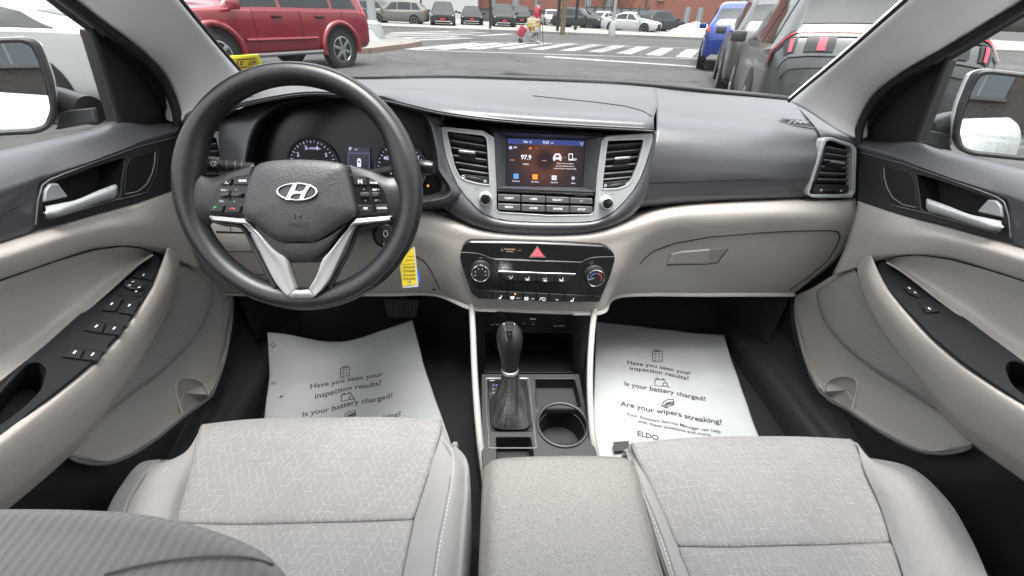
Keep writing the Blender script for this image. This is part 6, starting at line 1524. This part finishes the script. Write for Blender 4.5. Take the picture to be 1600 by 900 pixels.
# ---------------------------------------------------------------- cars
def body_grid(st, n_u=64, n_v=33):
    """st: stations (x, z_sill, z_belt, z_top, half width, half width of roof)"""
    def half(s):
        x, zs, zb, zt, w, wt = s; 
        return [V((x, w * .90, zs)), V((x, w * .985, zs + .10)), V((x, w, (zs + zb) / 2 + .02)), V((x, w * .985, zb - .06)), V((x, w * .955, zb)), V((x, wt * 1.0 + (w * .955 - wt) * .12, zt - .07 if zt - zb > .2 else zt - .02)), V((x, wt * .8, zt)), V((x, wt * .4, zt + .012))]
    rows = []
    for s in st:
        h = half(s); c = V((s[0], 0, s[3] + .016)); rows.append(h + [c] + [V((p.x, -p.y, p.z)) for p in reversed(h)])
    def S(u, v):
        """u station index (float), v index along the section (0..16)"""
        k = max(0, min(len(rows) - 2, int(u))); t = u - k
        def sec(r):
            j = max(0, min(15, int(v))); q = v - j; g = lambda i: r[max(0, min(16, i))]
            a, b, c, d = g(j - 1), g(j), g(j + 1), g(j + 2)
            return 0.5 * ((2 * b) + (c - a) * q + (2 * a - 5 * b + 4 * c - d) * q * q + (3 * b - a - 3 * c + d) * q ** 3)
        g = lambda i: rows[max(0, min(len(rows) - 1, i))]
        a, b, c, d = [sec(g(k + e)) for e in (-1, 0, 1, 2)]
        # keep straight runs straight: mostly linear along the length
        cr = 0.5 * ((2 * b) + (c - a) * t + (2 * a - 5 * b + 4 * c - d) * t * t + (3 * b - a - 3 * c + d) * t ** 3)
        return b.lerp(c, t).lerp(cr, .55)
    return S, len(rows)

SUVST = [(2.28,.42,.70,.74,.62,.55),(2.22,.28,.80,.86,.80,.70),(1.95,.24,.90,.99,.89,.76),(1.15,.24,.97,1.08,.92,.78),(.30,.24,.99,1.60,.925,.62),(-.6,.24,1.0,1.66,.925,.64),(-1.55,.24,1.02,1.60,.92,.62),(-2.12,.26,1.04,1.20,.88,.70),(-2.26,.34,.92,.98,.80,.72),(-2.30,.42,.72,.76,.70,.62)]
SEDST = [(2.36,.42,.62,.66,.60,.52),(2.30,.26,.70,.75,.78,.68),(1.95,.20,.80,.87,.88,.74),(1.05,.20,.88,.97,.90,.76),(.25,.20,.90,1.40,.905,.56),(-.55,.20,.91,1.44,.905,.58),(-1.45,.20,.93,1.12,.90,.62),(-2.1,.22,.92,1.02,.87,.70),(-2.34,.30,.84,.92,.80,.70),(-2.40,.42,.66,.70,.68,.60)]
TRUCK = [(2.36,.45,.80,.84,.66,.58),(2.30,.34,.95,1.02,.84,.74),(2.05,.32,1.06,1.12,.89,.78),(1.15,.34,1.12,1.19,.91,.80),(.50,.34,1.13,1.74,.915,.66),(-.6,.34,1.13,1.79,.915,.68),(-1.75,.36,1.13,1.76,.915,.68),(-2.20,.38,1.12,1.60,.90,.66),(-2.34,.42,1.0,1.05,.88,.78),(-2.38,.48,.78,.82,.80,.70)]
CARGLASS = M('car_window_glass', (.03,.036,.038), .08, spec=.4)
TYRE = M('tyre_rubber', (.022,.022,.023), .8, var=.2)
ALLOY = M('alloy_rim', (.62,.63,.64), .3, metal=.8)
WELL = M('wheel_arch_black', (.010,.010,.010), .9)
TAIL = M('tail_lamp_red', (.45,.015,.025), .15, emit=((.6,.02,.04), .25))
LAMP = M('head_lamp_clear', (.62,.66,.68), .1)
PLR = M('dealer_plate_red', (.65,.03,.05), .5)
def build_car(name, label, cat, pos, ang, st, paint, wx=(1.42,-1.36), wr=.34, group=None, front=None, rear=None, detail=0, tint=None, lower=None, tails=True):
    d = thing(name, label, cat, V((pos.x, pos.y, 0)), group)
    h = V((math.sin(ang), math.cos(ang), 0)); lft = V((-h.y, h.x, 0)).normalized() * 1.0
    T = lambda p: V((pos.x, pos.y, 0)) + h * p.x + lft * p.y + V((0, 0, p.z))
    S, n = body_grid(st)
    NU, NV = (110, 65) if detail else (40, 25)
    v = []; f = []
    for i in range(NU + 1):
        for j in range(NV + 1): v.append(T(S(i / NU * (n - 1), j / NV * 16)))
    for i in range(NU):
        for j in range(NV): a = i * (NV + 1) + j; f.append((a, a + 1, a + NV + 2, a + NV + 1))
    f.append(tuple(range(NV + 1))); f.append(tuple(NU * (NV + 1) + j for j in range(NV + 1)))
    body = obj('body', v, f, paint, d, sharp=75)
    gl = tint or CARGLASS
    def skin(nm, u0, u1, v0, v1, mat, off=.006, par=d, nu=8, nv=5, u0b=None, u1b=None):
        vv = []; ff = []
        for i in range(nu + 1):
            for j in range(nv + 1):
                tj = j / nv; ua = u0 + ((u0b if u0b is not None else u0) - u0) * tj; ub = u1 + ((u1b if u1b is not None else u1) - u1) * tj
                u = ua + (ub - ua) * i / nu; w = v0 + (v1 - v0) * tj; p = S(u, w)
                e = 1e-2; nn = (S(u + e, w) - S(u - e, w)).cross(S(u, w + e) - S(u, w - e))
                nn = nn.normalized() if nn.length > 1e-12 else V((0, 0, 1))
                if nn.dot(p - V((p.x * .9, 0, .6))) < 0: nn = -nn
                vv.append(T(p + nn * off))
        for i in range(nu):
            for j in range(nv): a = i * (nv + 1) + j; ff.append((a, a + 1, a + nv + 2, a + nv + 1))
        return obj(nm, vv, ff, mat, par)
    # greenhouse
    for m in (0, 1):
        mv = (lambda a: a) if m == 0 else (lambda a: 16 - a)
        for a, b, a2, b2 in ((3.25,4.45,3.95,4.45),(4.52,5.55,4.52,5.55),(5.62,6.55,5.62,6.05)):
            skin('side_window', a, b, mv(4.08), mv(4.86), gl, u0b=a2, u1b=b2)
    skin('windscreen', 3.12, 3.85, 5.2, 10.8, gl, nu=6, nv=10); skin('rear_window', 6.2 if st is SEDST else 6.35, 6.95 if st is SEDST else 6.9, 5.3, 10.7, gl, nu=6, nv=10)
    # wheels
    for sx in wx:
        for sy in (1, -1):
            w_ = .925 if st is not SEDST else .905
            c = T(V((sx, sy * (w_ - .105), wr))); ax = lft * sy
            fr = Frame.axes(c, h, V((0, 0, 1)))
            if fr.n.dot(ax) < 0: fr.n = -fr.n
            obj('wheel_arch', *lathe_vf(fr, (0, .02), [(wr * 1.17, -.05), (wr * 1.17, .108), (wr * 1.10, .112)], 28), WELL, d)
            wh = obj('wheel', *lathe_vf(fr, (0, 0), [(wr * .62,-.10),(wr * .93,-.10),(wr,-.07),(wr,.09),(wr * .95,.115),(wr * .72,.125),(wr * .66,.112)], 32), TYRE, d)
            obj('rim', *lathe_vf(fr, (0, 0), [(wr * .68,.06),(wr * .70,.122),(wr * .64,.126),(wr * .60,.10),(wr * .2,.09),(wr * .16,.122),(.01,.125)], 32), ALLOY if detail else M('rim_grey', (.32,.33,.34), .4, metal=.6), wh)
            if detail:
                for k in range(6):
                    a = k * math.pi / 3 + .3; e1 = fr.u * math.cos(a) + fr.v * math.sin(a); e2 = fr.n.cross(e1)
                    obj('spoke', *box_vf(c + fr.n * .118 + e1 * wr * .38, (wr * .26, wr * .085, .010), .006, (e1, e2, fr.n)), ALLOY, wh)
                    obj('spoke_gap', *box_vf(c + fr.n * .112 + (e1 * math.cos(.52) + e2 * math.sin(.52)) * wr * .44, (wr * .13, wr * .10, .006), .004, ((e1 * math.cos(.52) + e2 * math.sin(.52)), (e2 * math.cos(.52) - e1 * math.sin(.52)), fr.n)), WELL, wh)
    if lower: 
        for m in (0, 1): skin('sill_trim', 1.2, n - 2.3, .1 if m == 0 else 15.9, .9 if m == 0 else 15.1, lower, nu=20)
    # lamps and plates
    for m in (0, 1):
        mv = (lambda a: a) if m == 0 else (lambda a: 16 - a)
        skin('head_lamp', .75, 1.5, mv(3.1), mv(4.3), LAMP, nu=4, nv=3); (skin('tail_lamp', n - 3.1, n - 2.3, mv(3.0), mv(4.2), TAIL, nu=4, nv=3) if tails else None)
    hx = st[0][0]
    def flat(nm, x, y0, y1, z0, z1, mat, par=d): 
        c = T(V((x, (y0 + y1) / 2, (z0 + z1) / 2))); return obj(nm, *box_vf(c, (.02, abs(y1 - y0) / 2, (z1 - z0) / 2), .01, (h, lft, V((0, 0, 1)))), mat, par)
    flat('grille', hx - .005, -.42, .42, .42, .68, WELL); flat('lower_grille', hx - .04, -.6, .6, .26, .38, WELL)
    if front: flat('number_plate', hx + .02, -.18, .18, .46, .60, front)
    if rear: flat('number_plate', st[-1][0] - .0, -.16, .16, .80, .92, rear)
    for m in (1, -1):
        mc = T(V((1.02, m * 1.02, st[3][2] + .06))); obj('wing_mirror', *box_vf(mc, (.07, .11, .075), .03, (h, lft, V((0, 0, 1)))), paint, d)
    return d, T, S, skin, h, lft

def paint(name, c, metal=.3, rough=.3): return M(name, c, rough, metal=metal, coat=.8)
# red SUV pulled up on the left
rw = G(536, 105.5); fw = G(362, 123)
dirv = (V((fw.x, fw.y, 0)) - V((rw.x, rw.y, 0))).normalized(); ang = math.atan2(dirv.x, dirv.y)
REDP = paint('red_metallic_paint', (.36,.018,.034), .2, .3)
side_n = V((-dirv.y, dirv.x, 0))            # car's left
wb = 2.85
cpos = V((rw.x, rw.y, 0)) + dirv * 1.40 - side_n * .86
rs, T, S, skin, h, lft = build_car('parked_car', 'red off-road car side-on across the street, beyond the steering wheel', 'car', cpos, ang, TRUCK, REDP, (1.45,-1.40), .375, None, None, None, 1)
for sx in (1.45, -1.40):
    pts = [T(V((sx + .50 * math.cos(a), .935, .40 + .50 * math.sin(a)))) for a in [math.radians(-12 + i * 204 / 16) for i in range(17)]]
    tube('wheel_flare', pts, .055, REDP, rs, n=10)
obj('side_moulding', *tube_vf([T(V((.85, .925, .62))), T(V((-.78, .925, .62)))], .03, 8), REDP, rs)
obj('step_rail', *tube_vf([T(V((.9, .93, .36))), T(V((-.85, .93, .36)))], .035, 8), M('step_grey', (.25,.25,.26), .5), rs)
for x in (.95, -.05, -1.0): obj('door_gap', *tube_vf([T(S(u, w) + V((0, .004, 0))) for u, w in [((4.5 - (x - .3) * 1.0), k) for k in (.8, 1.6, 2.4, 3.2, 3.9)]], .006, 5), WELL, rs)
for x in (.12, -.92): obj('door_handle', *box_vf(T(V((x, .935, 1.0))), (.10, .02, .022), .01, (h, lft, V((0, 0, 1)))), M('handle_dark', (.05,.01,.012), .4), rs)
skin('corner_lamp', 1.2, 1.75, 3.1, 4.3, M('amber_lamp', (.75,.35,.10), .2), .012)
# right-hand row of parked cars, angled
aR = math.radians(23)
GREYP = paint('dark_grey_metallic', (.11,.115,.12), .55, .22)
def rear_left_at(p, ang, L_, w_): 
    h = V((math.sin(ang), math.cos(ang), 0)); l = V((-h.y, h.x, 0)); return V((p[0], p[1], 0)) + h * L_ - l * w_
g3 = build_car('parked_car', 'grey car on the right with a full-width red tail lamp bar, nearest of the row', 'car', rear_left_at((2.50, 4.6), aR, 2.3, .90), aR, SUVST, M('silver_grey_metallic', (.15,.155,.16), .28, metal=.5, coat=.3), (1.40,-1.36), .36, 'cars parked in a slanting row on the right', None, None, 1, lower=WELL, tails=False)
d3, T3, S3, skin3, h3, l3 = g3
n3 = len(SUVST)
skin3('lamp_band', 7.02, 7.28, 2.6, 13.4, M('band_black', (.012,.012,.014), .12), .012, nu=4, nv=40)
skin3('lamp_bar', 7.11, 7.17, 2.7, 13.3, TAIL, .020, nu=2, nv=40)
for m in (0, 1):
    for a in (4.25, 5.6):
        mv = (lambda q: q) if m == 0 else (lambda q: 16 - q)
        skin3('lamp_housing', 7.30, 7.85, mv(a + .2), mv(a + 1.1), M('band_black', (.012,.012,.014), .12), .012, nu=6, nv=4)
        skin3('lamp_claw', 7.32, 7.82, mv(a + .62), mv(a + .86), M('claw_red', (.62,.07,.11), .2, emit=((.5,.06,.09), .2)), .020, nu=6, nv=3)
HF = Frame.axes(T3(V((-2.31, .45, .86))), -l3, V((0, 0, 1)))
if HF.n.dot(-h3) < 0: HF.n = -HF.n
text('tailgate_lettering', 'TUCSON', HF, (.12, -.10), .075, CHROME, d3, off=.03)
for k in range(2): tube('tailgate_crease', [T3(S3(8.0 + k * .4, w) + V((-.004, 0, 0))) for w in (3, 4, 5, 6, 7, 8, 9, 10, 11, 12, 13)], .006, WELL, d3, n=5)
g2 = build_car('parked_car', 'dark silver car behind the grey one in the slanting row on the right', 'car', rear_left_at((3.92, 8.4), aR, 2.3, .90), aR, SUVST, M('pewter_metallic', (.18,.18,.185), .3, metal=.5, coat=.25), (1.40,-1.36), .36, 'cars parked in a slanting row on the right', None, None, 1, lower=WELL)
g1c = build_car('parked_car', 'bright blue car at the far end of the slanting row on the right', 'car', rear_left_at((5.55, 13.4), aR, 2.3, .90), aR, SUVST, paint('bright_blue_paint', (.02,.06,.42), .3, .25), (1.40,-1.36), .36, 'cars parked in a slanting row on the right', None, None, 0, lower=WELL)
# white saloon outside the left window
build_car('parked_car', 'white saloon close outside the left window, seen by its rear quarter', 'car', V((-6.55, 6.1, 0)), math.radians(-99), SEDST, paint('white_pearl_paint', (.74,.75,.76), .0, .2), (1.42,-1.38), .34, None, None, None, 1)
# far side of the street
def far_car(label, px, Y, ang, st, pc, group='cars on the far lot', front=None, rear=None, cat='car'):
    p = W(px, 40, y=Y); nm = 'far_paint_%d' % (int(pc[0] * 1000) * 7 + int(pc[2] * 1000))
    return build_car('parked_car', label, cat, V((p.x, Y, 0)), math.radians(ang), st, M(nm, pc, .55, spec=.25), group=group, front=front, rear=rear)
far_car('olive silver car side-on on the far lot, left of the dark front-facing cars', 624, 41, -88, SUVST, (.22,.225,.20))
far_car('dark car half hidden behind the pale traffic pole', 575, 47, -75, SUVST, (.10,.105,.11))
far_car('charcoal car facing the street with a red plate, next to the olive silver car', 693, 41, 176, SUVST, (.045,.05,.055), front=PLR)
far_car('black small car facing the street with a red plate, between two dark cars', 737, 45, 177, SEDST, (.03,.033,.036), front=PLR)
far_car('dark green-grey car facing the street beside the slim black post', 786, 43, 178, SUVST, (.04,.05,.05), front=PLR)
far_car('black car facing the street just left of the walking person', 813, 50, 180, SUVST, (.035,.036,.04), front=PLR)
far_car('white car on the far lot behind the walking person', 861, 52, 178, SEDST, (.55,.56,.57))
far_car('dark car by the wooden utility pole', 903, 47, 120, SUVST, (.06,.065,.07))
far_car('white saloon left of the slim pale pole on the far lot', 938, 48, -130, SEDST, (.70,.71,.72))
far_car('white saloon facing right, nearest the slim pale pole', 986, 42.5, 125, SEDST, (.72,.73,.74))
far_car('dark grey car right of the white saloons on the far lot', 1032, 45, 60, SUVST, (.05,.055,.06))

# poles
def pole(name, label, cat, px, py, Y, r, mat, hgt=7.0, base=None, r2=None):
    p = W(px, py, y=Y); p = V((p.x, Y, 0)); d = thing(name, label, cat, p)
    tube('shaft', [p, p + V((0, 0, hgt * .5)), p + V((0, 0, hgt))], [r, (r + (r2 or r)) / 2, r2 or r], mat, d, n=14)
    if base: tube('pole_base', [p, p + V((0, 0, base[1] * .15)), p + V((0, 0, base[1] * .85)), p + V((0, 0, base[1]))], [base[0], base[0], base[0] * .75, r], mat, d, n=16)
    return d
PALEP = M('pale_grey_pole_paint', (.52,.55,.55), .5, var=.08)
pole('traffic_pole', 'pale grey traffic pole with a flared base beside the red car', 'pole', 586, 66, 20.5, .16, PALEP, 7, (.42, .75))
pole('street_post', 'slim black post on the far pavement between parked cars', 'post', 766, 42, 36, .085, RUBBER, 5)
pole('utility_pole', 'brown wooden utility pole right of the walking person', 'utility pole', 879, 48, 33, .16, M('weathered_wood', (.24,.17,.10), .9, var=.25, vscale=9), 8)
pole('street_post', 'black post immediately left of the wooden utility pole', 'post', 871, 46, 36, .10, RUBBER, 6)
pole('street_post', 'black post immediately right of the wooden utility pole', 'post', 899, 44, 40, .12, RUBBER, 6)
pole('street_lamp', 'slim pale lamp pole with a base among the white saloons', 'lamp pole', 956, 49.5, 34, .10, PALEP, 7, (.24, .9))
pole('street_post', 'thin dark post in front of the white wall', 'post', 660, 40, 44, .07, RUBBER, 5)
# snow left at the pole and beyond the cars
def snow(label, c, rx, ry, hz, seed):
    rs_ = random.Random(seed); v = []; f = []; nu, nv = 24, 8
    for j in range(nv + 1):
        t = j / nv
        for i in range(nu):
            a = 2 * math.pi * i / nu; k = (1 - t ** 1.5) ; w_ = 1 + .25 * math.sin(a * 3 + seed) + .15 * rs_.random()
            v.append(V((c.x + rx * k * w_ * math.cos(a), c.y + ry * k * w_ * math.sin(a), hz * t * (1 + .25 * (rs_.random() - .5)))))
    for j in range(nv):
        for i in range(nu): f.append((j*nu+i, j*nu+(i+1)%nu, (j+1)*nu+(i+1)%nu, (j+1)*nu+i))
    o = obj('snow_pile', v, f, M('old_snow', (.78,.79,.81), .8, bump=(6,.03)), None); tag(o, label, 'snow pile'); return o
snow('small dirty snow heap on the pavement at the foot of the traffic pole', V((W(572,70,y=19.6).x, 19.6, .1)), .45, .35, .55, 1)
snow('long low snow bank right of the far dark grey car', V((W(1085,48,y=44).x, 44, .1)), 2.6, 1.0, .9, 2)
snow('snow bank on the far pavement between the parked cars', V((W(1120,50,y=40).x, 40, .1)), 2.2, 1.0, .7, 4)

# ---------------------------------------------------------------- buildings and fence behind
def brick_mat():
    m = bpy.data.materials.new('red_brick'); m.use_nodes = True; N, L = m.node_tree.nodes, m.node_tree.links; b = N['Principled BSDF']
    tc = N.new('ShaderNodeTexCoord'); mp = N.new('ShaderNodeMapping'); mp.inputs['Rotation'].default_value = (math.pi / 2, 0, 0); L.new(tc.outputs['Object'], mp.inputs[0])
    br_ = N.new('ShaderNodeTexBrick'); br_.inputs['Scale'].default_value = 3.2; br_.inputs['Color1'].default_value = (.15,.045,.03,1); br_.inputs['Color2'].default_value = (.19,.07,.048,1); br_.inputs['Mortar'].default_value = (.17,.14,.12,1); br_.inputs['Mortar Size'].default_value = .012
    L.new(mp.outputs[0], br_.inputs['Vector']); L.new(br_.outputs['Color'], b.inputs['Base Color']); b.inputs['Roughness'].default_value = .9; return m
BRICK = brick_mat()
def building(name, label, x0, x1, Y, hgt, mat, wins, wm, depth=10):
    d = thing(name, label, 'building', V(((x0 + x1) / 2, Y, 0)))
    box('wall', V(((x0 + x1) / 2, Y + depth / 2, hgt / 2)), ((x1 - x0) / 2, abs(depth) / 2, hgt / 2), mat, d)
    box('roof', V(((x0 + x1) / 2, Y + depth / 2, hgt + .1)), ((x1 - x0) / 2 + .2, abs(depth) / 2 + .2, .12), M('roof_grey', (.3,.3,.3), .8), d)
    for (xa, xb, za, zb) in wins:
        fs = -1 if depth < 0 else 1
        w = box('window', V(((xa + xb) / 2, Y - .02 * fs, (za + zb) / 2)), ((xb - xa) / 2, .05, (zb - za) / 2), wm, d)
        box('window_sill', V(((xa + xb) / 2, Y - .08 * fs, za - .06)), ((xb - xa) / 2 + .1, .10, .06), CONC, w)
        box('glazing_bar', V(((xa + xb) / 2, Y - .08 * fs, (za + zb) / 2)), (.04, .02, (zb - za) / 2), M('frame_white', (.6,.6,.6), .6), w)
    return d
X = lambda px, Y: W(px, 20, y=Y).x
PANE = M('pale_window_pane', (.35,.40,.44), .15)
building('brick_building', 'red brick building with small windows behind the white saloons', X(990,64), X(1330,64), 64, 9, BRICK, [(X(1069,64), X(1078,64), .6, 2.3), (X(1089,64), X(1098,64), .6, 2.3), (X(1025,64), X(1034,64), 2.9, 4.6), (X(1152,64), X(1161,64), 2.6, 4.6)], PANE)
building('brick_building', 'long red brick building behind the walking person and the poles', X(748,72), X(985,72), 72, 9, BRICK, [(X(px, 72), X(px + 10, 72), 1.6, 3.6) for px in (765, 800, 835, 912, 945)], PANE)
building('white_building', 'bright white building wall behind the dark front-facing cars', X(560,66), X(746,66), 66, 9, M('white_render', (.80,.80,.80), .8, var=.04), [], PANE)
building('brick_building', 'brown brick building beyond the white saloon at the left window', X(-40,34) , X(190,34), 34, 8, M('orange_brick', (.40,.17,.08), .9, var=.2), [], PANE)
building('white_building', 'white garage wall behind the red off-road car', X(200,60), X(556,60), 60, 8, M('white_render', (.80,.80,.80), .8, var=.04), [], PANE)
building('brick_building', 'dark brick building with pale windows behind the car, reflected in the door mirrors', -26, 26, -24, 7, M('dark_brick', (.20,.16,.14), .9, var=.3), [(x, x + 1.6, 1.2, 3.2) for x in range(-24, 24, 4)], PANE, -8)
# panelled fence
def fence(label, xa, xb, Y, n, hgt, mat):
    d = thing('panel_fence', label, 'fence', V(((xa + xb) / 2, Y, 0)))
    for i in range(n):
        x = xa + (xb - xa) * (i + .5) / n; box('panel', V((x, Y, hgt / 2 + .1)), ((xb - xa) / n / 2 - .05, .03, hgt / 2), mat, d, .01)
    for i in range(n + 1):
        x = xa + (xb - xa) * i / n; box('fence_post', V((x, Y - .05, hgt / 2 + .2)), (.05, .05, hgt / 2 + .2), M('post_dark', (.06,.06,.062), .6), d)
    box('fence_rail', V(((xa + xb) / 2, Y - .06, hgt + .12)), ((xb - xa) / 2, .03, .03), M('post_dark', (.06,.06,.062), .6), d); return d
fence('grey panelled fence in front of the brick building behind the saloons', X(915,55), X(1012,55), 55, 7, 1.7, M('galvanised_sheet', (.34,.37,.39), .5, metal=.4, var=.1))
fence('dark open-topped fence behind the front-facing cars', X(750,58), X(905,58), 58, 9, 1.2, M('fence_dark_panel', (.14,.13,.13), .7))
# bare street tree
def bare_tree(label, px, Y, hgt, seed):
    rs_ = random.Random(seed); p = W(px, 40, y=Y); p = V((p.x, Y, 0)); d = thing('bare_tree', label, 'tree', p)
    bark = M('grey_bark', (.16,.13,.11), .9); mb = Mesh()
    tube('trunk', [p, p + V((.05, 0, hgt * .25)), p + V((-.05, 0, hgt * .5))], [.13, .10, .08], bark, d, n=8)
    def br_(q, dr, L_, r, k):
        e = q + dr * L_; mb.add(*tube_vf([q, q.lerp(e, .5) + V((rs_.uniform(-.1, .1) * L_, 0, 0)), e], [r, r * .75, r * .5], 5))
        if k: 
            for _ in range(3): br_(q.lerp(e, rs_.uniform(.45, 1)), (dr + V((rs_.uniform(-.9, .9), rs_.uniform(-.6, .6), rs_.uniform(-.1, .5)))).normalized(), L_ * .66, r * .55, k - 1)
    for _ in range(5): br_(p + V((0, 0, hgt * rs_.uniform(.25, .5))), V((rs_.uniform(-.8, .8), rs_.uniform(-.5, .5), 1)).normalized(), hgt * .32, .05, 3)
    mb.build('crown', bark, d); return d
bare_tree('leafless street tree in front of the grey panelled fence', 940, 50, 6, 3); bare_tree('leafless tree standing before the brick building on the right', 1005, 57, 7, 5)

# ================================================================ PERSON WITH BAG AND TROLLEY
PY = 23.0
pc = W(836, 71, y=PY); pc = V((pc.x, PY, 0))
per = thing('person', 'person in a maroon coat and grey trousers walking right over the crossing', 'person', pc)
def skinned(name, verts, edges, radii, mat, parent, sub=2):
    me = bpy.data.meshes.new(name); b = BASE[parent.name]; me.from_pydata([tuple(v - b) for v in verts], edges, [])
    o = bpy.data.objects.new(name, me); col.objects.link(o); o.parent = parent; BASE[o.name] = b
    m = o.modifiers.new('skin', 'SKIN'); m.use_smooth_shade = True
    for i, r in enumerate(radii):
        q = r if isinstance(r, tuple) else (r, r); me.skin_vertices[0].data[i].radius = q; me.skin_vertices[0].data[i].use_root = (i == 0)
    s = o.modifiers.new('sub', 'SUBSURF'); s.levels = sub; s.render_levels = sub; me.materials.append(mat); me.shade_smooth(); return o
p_ = lambda x, y, z: pc + V((x, y, z))
bodyv = [p_(0,0,.92), p_(.02,0,1.12), p_(.05,0,1.34), p_(.06,0,1.44), p_(.09,0,1.50),
         p_(.03,-.10,.86), p_(.16,-.11,.50), p_(.02,-.11,.12), p_(.14,-.11,.05),
         p_(-.02,.10,.86), p_(.10,.11,.48), p_(-.28,.11,.16), p_(-.18,.11,.05),
         p_(.05,-.20,1.36), p_(-.02,-.24,1.10), p_(.16,-.22,.92), p_(.20,-.21,.84),
         p_(.05,.20,1.36), p_(.0,.26,1.10), p_(-.20,.24,.95), p_(-.26,.23,.88)]
bodye = [(0,1),(1,2),(2,3),(3,4),(0,5),(5,6),(6,7),(7,8),(0,9),(9,10),(10,11),(11,12),(2,13),(13,14),(14,15),(15,16),(2,17),(17,18),(18,19),(19,20)]
bodyr = [.15,.14,.16,.07,.06,.10,.075,.05,.05,.10,.075,.05,.05,.075,.055,.04,.045,.075,.055,.04,.045]
skinned('figure', bodyv, bodye, bodyr, M('grey_trousers', (.42,.43,.45), .85), per)
skinned('coat', [p_(0,0,.50), p_(0,0,.78), p_(.02,0,1.12), p_(.05,0,1.36), p_(.06,0,1.42), p_(.05,-.21,1.37), p_(-.02,-.25,1.10), p_(.14,-.23,.94), p_(.05,.21,1.37), p_(.0,.27,1.10), p_(-.18,.25,.97)], [(0,1),(1,2),(2,3),(3,4),(3,5),(5,6),(6,7),(3,8),(8,9),(9,10)], [(.24,.24),(.23,.24),(.20,.22),(.20,.22),.10,.11,.09,.07,.11,.09,.07], M('maroon_coat', (.50,.035,.07), .8), per)
hb = W(0, 0, y=1); 
hd_ = obj('head', *lathe_vf(Frame.axes(p_(.10, 0, 1.50), (1, 0, 0), (0, 1, 0)), (0, 0), [(.045,0),(.07,.05),(.085,.11),(.088,.17),(.07,.23),(.035,.255),(.005,.26)], 16), M('skin_tone', (.50,.32,.25), .6), per)
obj('hair', *lathe_vf(Frame.axes(p_(.085, 0, 1.54), (1, 0, 0), (0, 1, 0)), (0, 0), [(.085,0),(.10,.08),(.103,.14),(.085,.21),(.045,.24),(.006,.245)], 16), M('light_brown_hair', (.30,.19,.11), .7), per)
obj('nose', *box_vf(p_(.19, 0, 1.62), (.016, .012, .018), .006), M('skin_tone', (.50,.32,.25), .6), per)
for (x, y) in ((.02, -.11), (-.28, .11)):
    b0 = p_(x, y, .02 if y < 0 else .07); obj('boot', *tube_vf([b0 + V((-.02, 0, .28)), b0 + V((0, 0, .10)), b0 + V((.06, 0, .05)), b0 + V((.20, 0, .035))], [.075, .075, .07, .045], 12), M('pale_boot', (.66,.67,.68), .7), per)
bag = thing('shopping_bag', 'large printed white shopping bag carried by the walking person', 'bag', p_(-.18, -.30, .42))
obj('bag_body', *box_vf(p_(-.15, -.30, .72), (.27, .10, .27), .03), M('bag_print', (.72,.62,.48), .6), bag)
rs_ = random.Random(4)
for i in range(14):
    c_ = p_(-.15 + rs_.uniform(-.22, .22), -.405, .72 + rs_.uniform(-.21, .21)); obj('bag_spot', *box_vf(c_, (rs_.uniform(.03, .07), .004, rs_.uniform(.03, .06)), .003), M('bag_spot_%d' % (i % 4), [(.75,.35,.06),(.75,.62,.08),(.72,.72,.70),(.55,.10,.08)][i % 4], .6), bag)
for dx in (-.1, .1): tube('bag_handle', [p_(-.15 + dx - .07, -.30, .98), p_(-.05 + dx * .5, -.28, 1.06), p_(-.15 + dx + .07, -.30, .98)], .012, M('bag_strap', (.6,.55,.5), .7), bag)
tr = thing('shopping_trolley', 'red wheeled shopping trolley pulled behind the walking person', 'trolley', p_(-.62, .1, 0))
obj('trolley_bag', *box_vf(p_(-.62, .15, .46), (.17, .14, .22), .06, (V((.85,0,-.5)), V((0,1,0)), V((.5,0,.85)))), M('trolley_red', (.55,.05,.09), .7, var=.25, vscale=14), tr)
for y in (.0, .3):
    fr = Frame.axes(p_(-.66, y, .10), (1, 0, 0), (0, 0, 1)); obj('trolley_wheel', *lathe_vf(fr, (0, 0), [(.095,-.02),(.10,0),(.095,.02),(.05,.022)], 18), TYRE, tr)
tube('trolley_frame', [p_(-.66, .15, .10), p_(-.45, .18, .75), p_(-.27, .22, .90)], .014, CHROME, tr)
st_ = thing('walking_stick', 'thin dark walking stick held in front of the walking person', 'walking stick', p_(.34, -.2, 0))
tube('stick', [p_(.34, -.2, .0), p_(.26, -.2, .84), p_(.20, -.2, .88)], .014, BLACK, st_)
